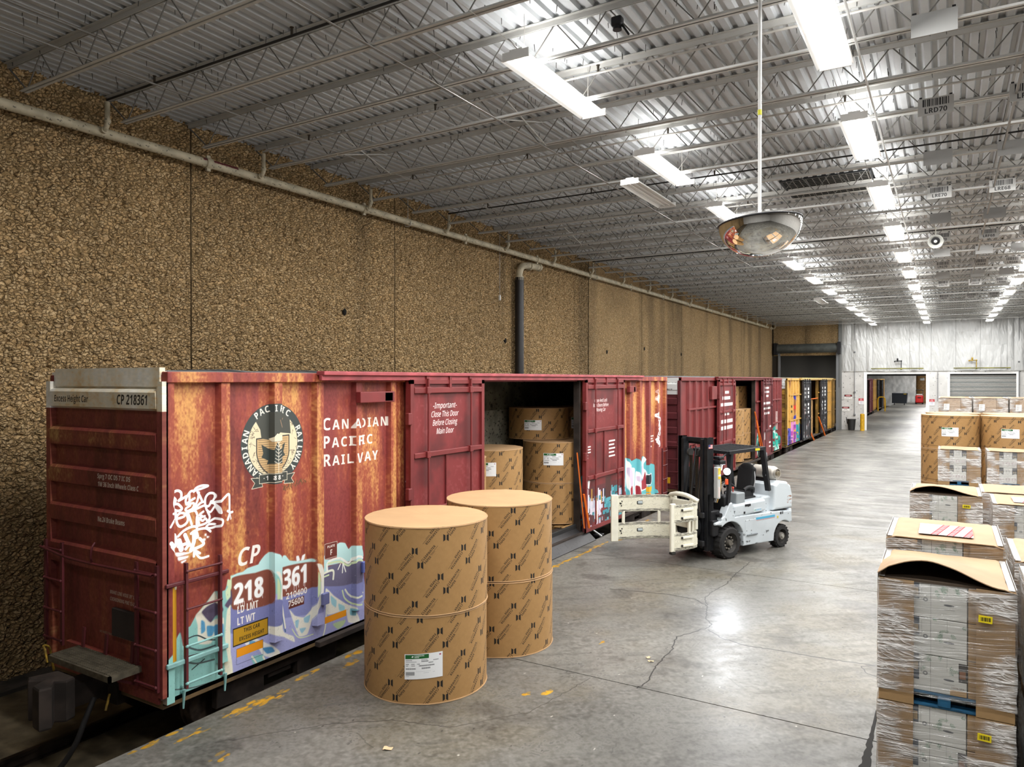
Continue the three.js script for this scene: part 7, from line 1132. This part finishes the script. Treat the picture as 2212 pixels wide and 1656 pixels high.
// ---------------------------------------------------------------- on and before the far wall
{
  const Z = FAR_Z + 0.02;
  const sign = (label, x, y, w, h, head, lines, col) => { const [c, g] = canvas(192, Math.round(192 * h / w)); const H = c.height; g.fillStyle = '#ecebe8'; g.fillRect(0, 0, 192, H); g.fillStyle = '#2a1c1e'; g.fillRect(0, 0, 192, H * 0.42); g.fillStyle = col; g.beginPath(); g.ellipse(96, H * 0.21, 84, H * 0.16, 0, 0, 7); g.fill(); g.fillStyle = '#f3efec'; g.font = `bold ${H * 0.2}px sans-serif`; g.textAlign = 'center'; g.fillText(head, 96, H * 0.28, 150); g.fillStyle = '#2a2a2c'; g.font = `bold ${H * 0.16}px sans-serif`; lines.forEach((s, i) => g.fillText(s, 96, H * (0.62 + 0.22 * i), 176)); const t = thing('wall_sign', label, 'sign', [x, y, Z]); mb().box(w, h, 0.012, 0, 0, 0).mesh('board', std(0xffffff, 0.5, 0, { map: texture(c) }), t, { uv: (X, Y) => [X / w + 0.5, Y / h + 0.5] }); };
  sign('wide danger sign on the white wall, topmost between shutter and doorway', -6.82, 2.62, 0.56, 0.38, 'DANGER', ['AUTHORIZED', 'PERSONNEL ONLY'], '#a3262c');
  sign('wide danger sign low on the white wall beside the rail opening', -7.0, 1.66, 0.54, 0.36, 'DANGER', ['DO NOT', 'CROSS TRACKS'], '#a3262c');
  const sq = (label, x) => { const t = thing('wall_sign', label, 'sign', [x, 2.28, Z]), [c, g] = canvas(96, 128); g.fillStyle = '#e9e8ea'; g.fillRect(0, 0, 96, 128); g.fillStyle = '#b3242e'; g.fillRect(0, 0, 96, 54); g.fillStyle = '#f1e3e2'; g.font = 'bold 18px sans-serif'; g.textAlign = 'center'; g.fillText('STOP', 48, 24); g.fillText('SOUND', 48, 44); g.fillStyle = '#8b8ba6'; for (let i = 0; i < 3; i++) g.fillRect(22, 68 + i * 16, 52, 6); mb().box(0.36, 0.48, 0.012, 0, 0, 0).mesh('board', std(0xffffff, 0.5, 0, { map: texture(c) }), t, { uv: (X, Y) => [X / 0.36 + 0.5, Y / 0.48 + 0.5] }); };
  sq('red and white notice on the white wall above the yellow post', -5.88); sq('red and white notice between the doorway and the closed shutter', -1.0);
  const pipe = (label, x0, x1, xr, colours) => { const t = thing('gas_pipe', label, 'pipe', [0, 0, Z + 0.2]); for (const x of [x0 + 0.2, x1 - 0.2]) mb().rod(V(x, 4.88, 0.06), V(x, 4.88, -0.19), 0.02, 6).mesh('wall_bracket', blackSteel, t); mb().rod(V(x0, 4.88, 0.06), V(x1, 4.88, 0.06), 0.04, 10).sphere(0.08, xr, 4.86, 0.1, 1, 1, 1, 10).mesh('header', colours[0], t); mb().rod(V(xr, 4.88, 0.06), V(xr, 5.45, 0.06), 0.03, 8).rod(V(xr, 5.45, 0.06), V(xr - 0.45, 5.45, 0.06), 0.03, 8).rod(V(xr - 0.26, 5.4, 0.06), V(xr - 0.26, 5.66, 0.06), 0.06, 10).sphere(0.06, xr, 5.45, 0.1, 1, 1, 1, 8).sphere(0.06, xr - 0.45, 5.42, 0.1, 1, 1, 1, 8).mesh('regulator', colours[1], t); };
  const olive = worn(0x8d8a38, 0x2b2a22, { metres: 1.4, scale: 3, sharp: 0.3, rough: 0.6 });
  pipe('dark and yellow gas pipe with a regulator over the open doorway', -5.15, -1.55, -3.05, [olive, blackSteel]); pipe('dark and yellow gas pipe with a regulator over the closed shutter', 0.4, 3.95, 1.85, [olive, worn(0xc9a83a, 0x3a3420, { metres: 0.8, rough: 0.6 })]);
  const cond = (label, x, y0, y1, boxes) => { const t = thing('wall_conduit', label, 'conduit', [x, 0, Z]); mb().rod(V(0, y0, 0.06), V(0, y1, 0.06), 0.03, 8).mesh('tube', std(0x8f9092, 0.5), t); for (const y of boxes) mb().rbox(0.14, 0.14, 0.1, 0.02, 0, y, 0.06).mesh('junction_box', std(0x5f6062, 0.5), t); };
  cond('grey conduit down the white wall between the rail opening and the doorway', -6.35, 1.2, 8.9, [8.5, 6.2, 3.0, 1.2]); cond('grey conduit between the doorway and the closed shutter', -0.62, 2.4, 4.6, []); cond('grey conduit on the white wall beyond the closed shutter', 4.45, 2.8, 8.9, [5.3]);
  const b = thing('bollard', 'yellow steel bollard guarding the edge of the open doorway', 'bollard', [-5.72, 0, -63.2]); mb().rod(V(0, 0, 0), V(0, 1.3, 0), 0.16, 20).sphere(0.16, 0, 1.3, 0, 1, 0.25, 1, 18).mesh('post', worn(0xd9a81c, 0xc08f14, { metres: 0.8, rough: 0.5 }), b);
  const c = thing('trash_can', 'black wheeled bin against the white wall beside the yellow bollard', 'bin', [-6.52, 0, -63.45]); mb().cyl(0.31, 0.24, 0.82, 22, 0, 0.45, 0).cyl(0.33, 0.33, 0.05, 22, 0, 0.86, 0).mesh('tub', std(0x202122, 0.6), c); mb().rod(V(-0.3, 0.5, 0.02), V(-0.38, 1.02, -0.02), 0.03, 8).mesh('handle', blackSteel, c); for (const x of [-0.18, 0.18]) mb().cyl(0.06, 0.06, 0.05, 14, x, 0.06, 0.1, 0, 0, Math.PI / 2).mesh('wheel', blackSteel, c);
  // next room
  const d = thing('tilt_bin', 'dark grey wheeled tipping bin in the room beyond the doorway', 'bin', [-6.5, 0, -131]); mb().extrude([[-1.05, 0.3], [1.0, 0.3], [1.15, 1.9], [-1.05, 1.9]], 1.4, place(0, 0, -0.7), 0.04, 1).mesh('tub', std(0x2a2f38, 0.6), d); for (const x of [-0.7, 0.7]) mb().cyl(0.16, 0.16, 0.1, 16, x, 0.16, 0.5, 0, 0, Math.PI / 2).mesh('wheel', blackSteel, d); mb().box(0.4, 0.12, 0.02, 0.8, 1.75, 0.72).mesh('decal', std(0xc9a51c, 0.5), d);
  const f = thing('red_forklift', 'small red forklift seen from behind in the room beyond the doorway', 'forklift', [-3.95, 0, -138]); mb().rbox(1.15, 1.25, 1.3, 0.18, 0, 0.82, 0, 0, 0, 0, 4).mesh('counterweight', std(0xc4201f, 0.4), f); mb().rbox(0.5, 0.16, 0.05, 0.03, 0, 1.05, 0.65).mesh('grille', blackSteel, f); for (const x of [-0.48, 0.48]) { mb().bar(V(x, 1.3, -0.2), V(x, 2.3, -0.5), 0.09, 0.09).mesh('guard_leg', blackSteel, f); mb().cyl(0.25, 0.25, 0.24, 18, x, 0.25, 0.2, 0, 0, Math.PI / 2).mesh('wheel', blackSteel, f); } mb().rbox(1.1, 0.1, 1.5, 0.03, 0, 2.3, -0.9).mesh('guard_roof', blackSteel, f); mb().rbox(0.9, 0.2, 0.3, 0.06, 0, 1.55, 0.2).mesh('gas_cylinder', std(0xd8d8d4, 0.4), f);
  for (let i = 0; i < 4; i++) paperRoll(`kraft roll in the tall column beyond the doorway, ${['on the floor', 'second up', 'third up', 'topmost'][i]}`, [-3.6, i * 1.6, -143], 1.0, 1.6, { print: i * 0.3, mark: i > 1 ? [-0.05, 0.9, 0.7, 0.4] : undefined, grp: 'tall roll column in the next room' });
  const r = thing('guard_rail', 'yellow loop guard rail at the dock edge beyond the doorway', 'rail', [-7.2, 0, -104]); mb().tube([V(-0.4, 0, 0), V(-0.4, 1.5, 0), V(-0.3, 1.75, 0), V(0.3, 1.75, 0), V(0.4, 1.5, 0), V(0.4, 0, 0)], 0.08, 30, 8).mesh('loop', std(0xd9ac1c, 0.5), r);
}
// scraps of paper on the floor
for (const [x, z, w, l, a, s] of [[-5.19, -6.05, 0.1, 0.07, 0.4, 'torn kraft scrap lying on the concrete before the roll column'], [-3.68, -9.97, 0.07, 0.05, 1.1, 'pale paper scrap on the concrete near the floor crack'], [-3.6, -9.85, 0.08, 0.035, 0.3, 'narrow pale scrap beside another near the floor crack']]) { const g = new THREE.PlaneGeometry(w, l, 4, 3); g.rotateX(-Math.PI / 2); const p = g.attributes.position; for (let i = 0; i < p.count; i++) p.setY(i, 0.004 + 0.012 * rnd()); g.computeVertexNormals(); const m = addMesh(g, 'paper_scrap', std(0xcdb08a, 0.8, 0, { side: THREE.DoubleSide }), scene); m.position.set(x, 0, z); m.rotation.y = a; tag(m, s, 'paper'); }

renderer.render(scene, camera);
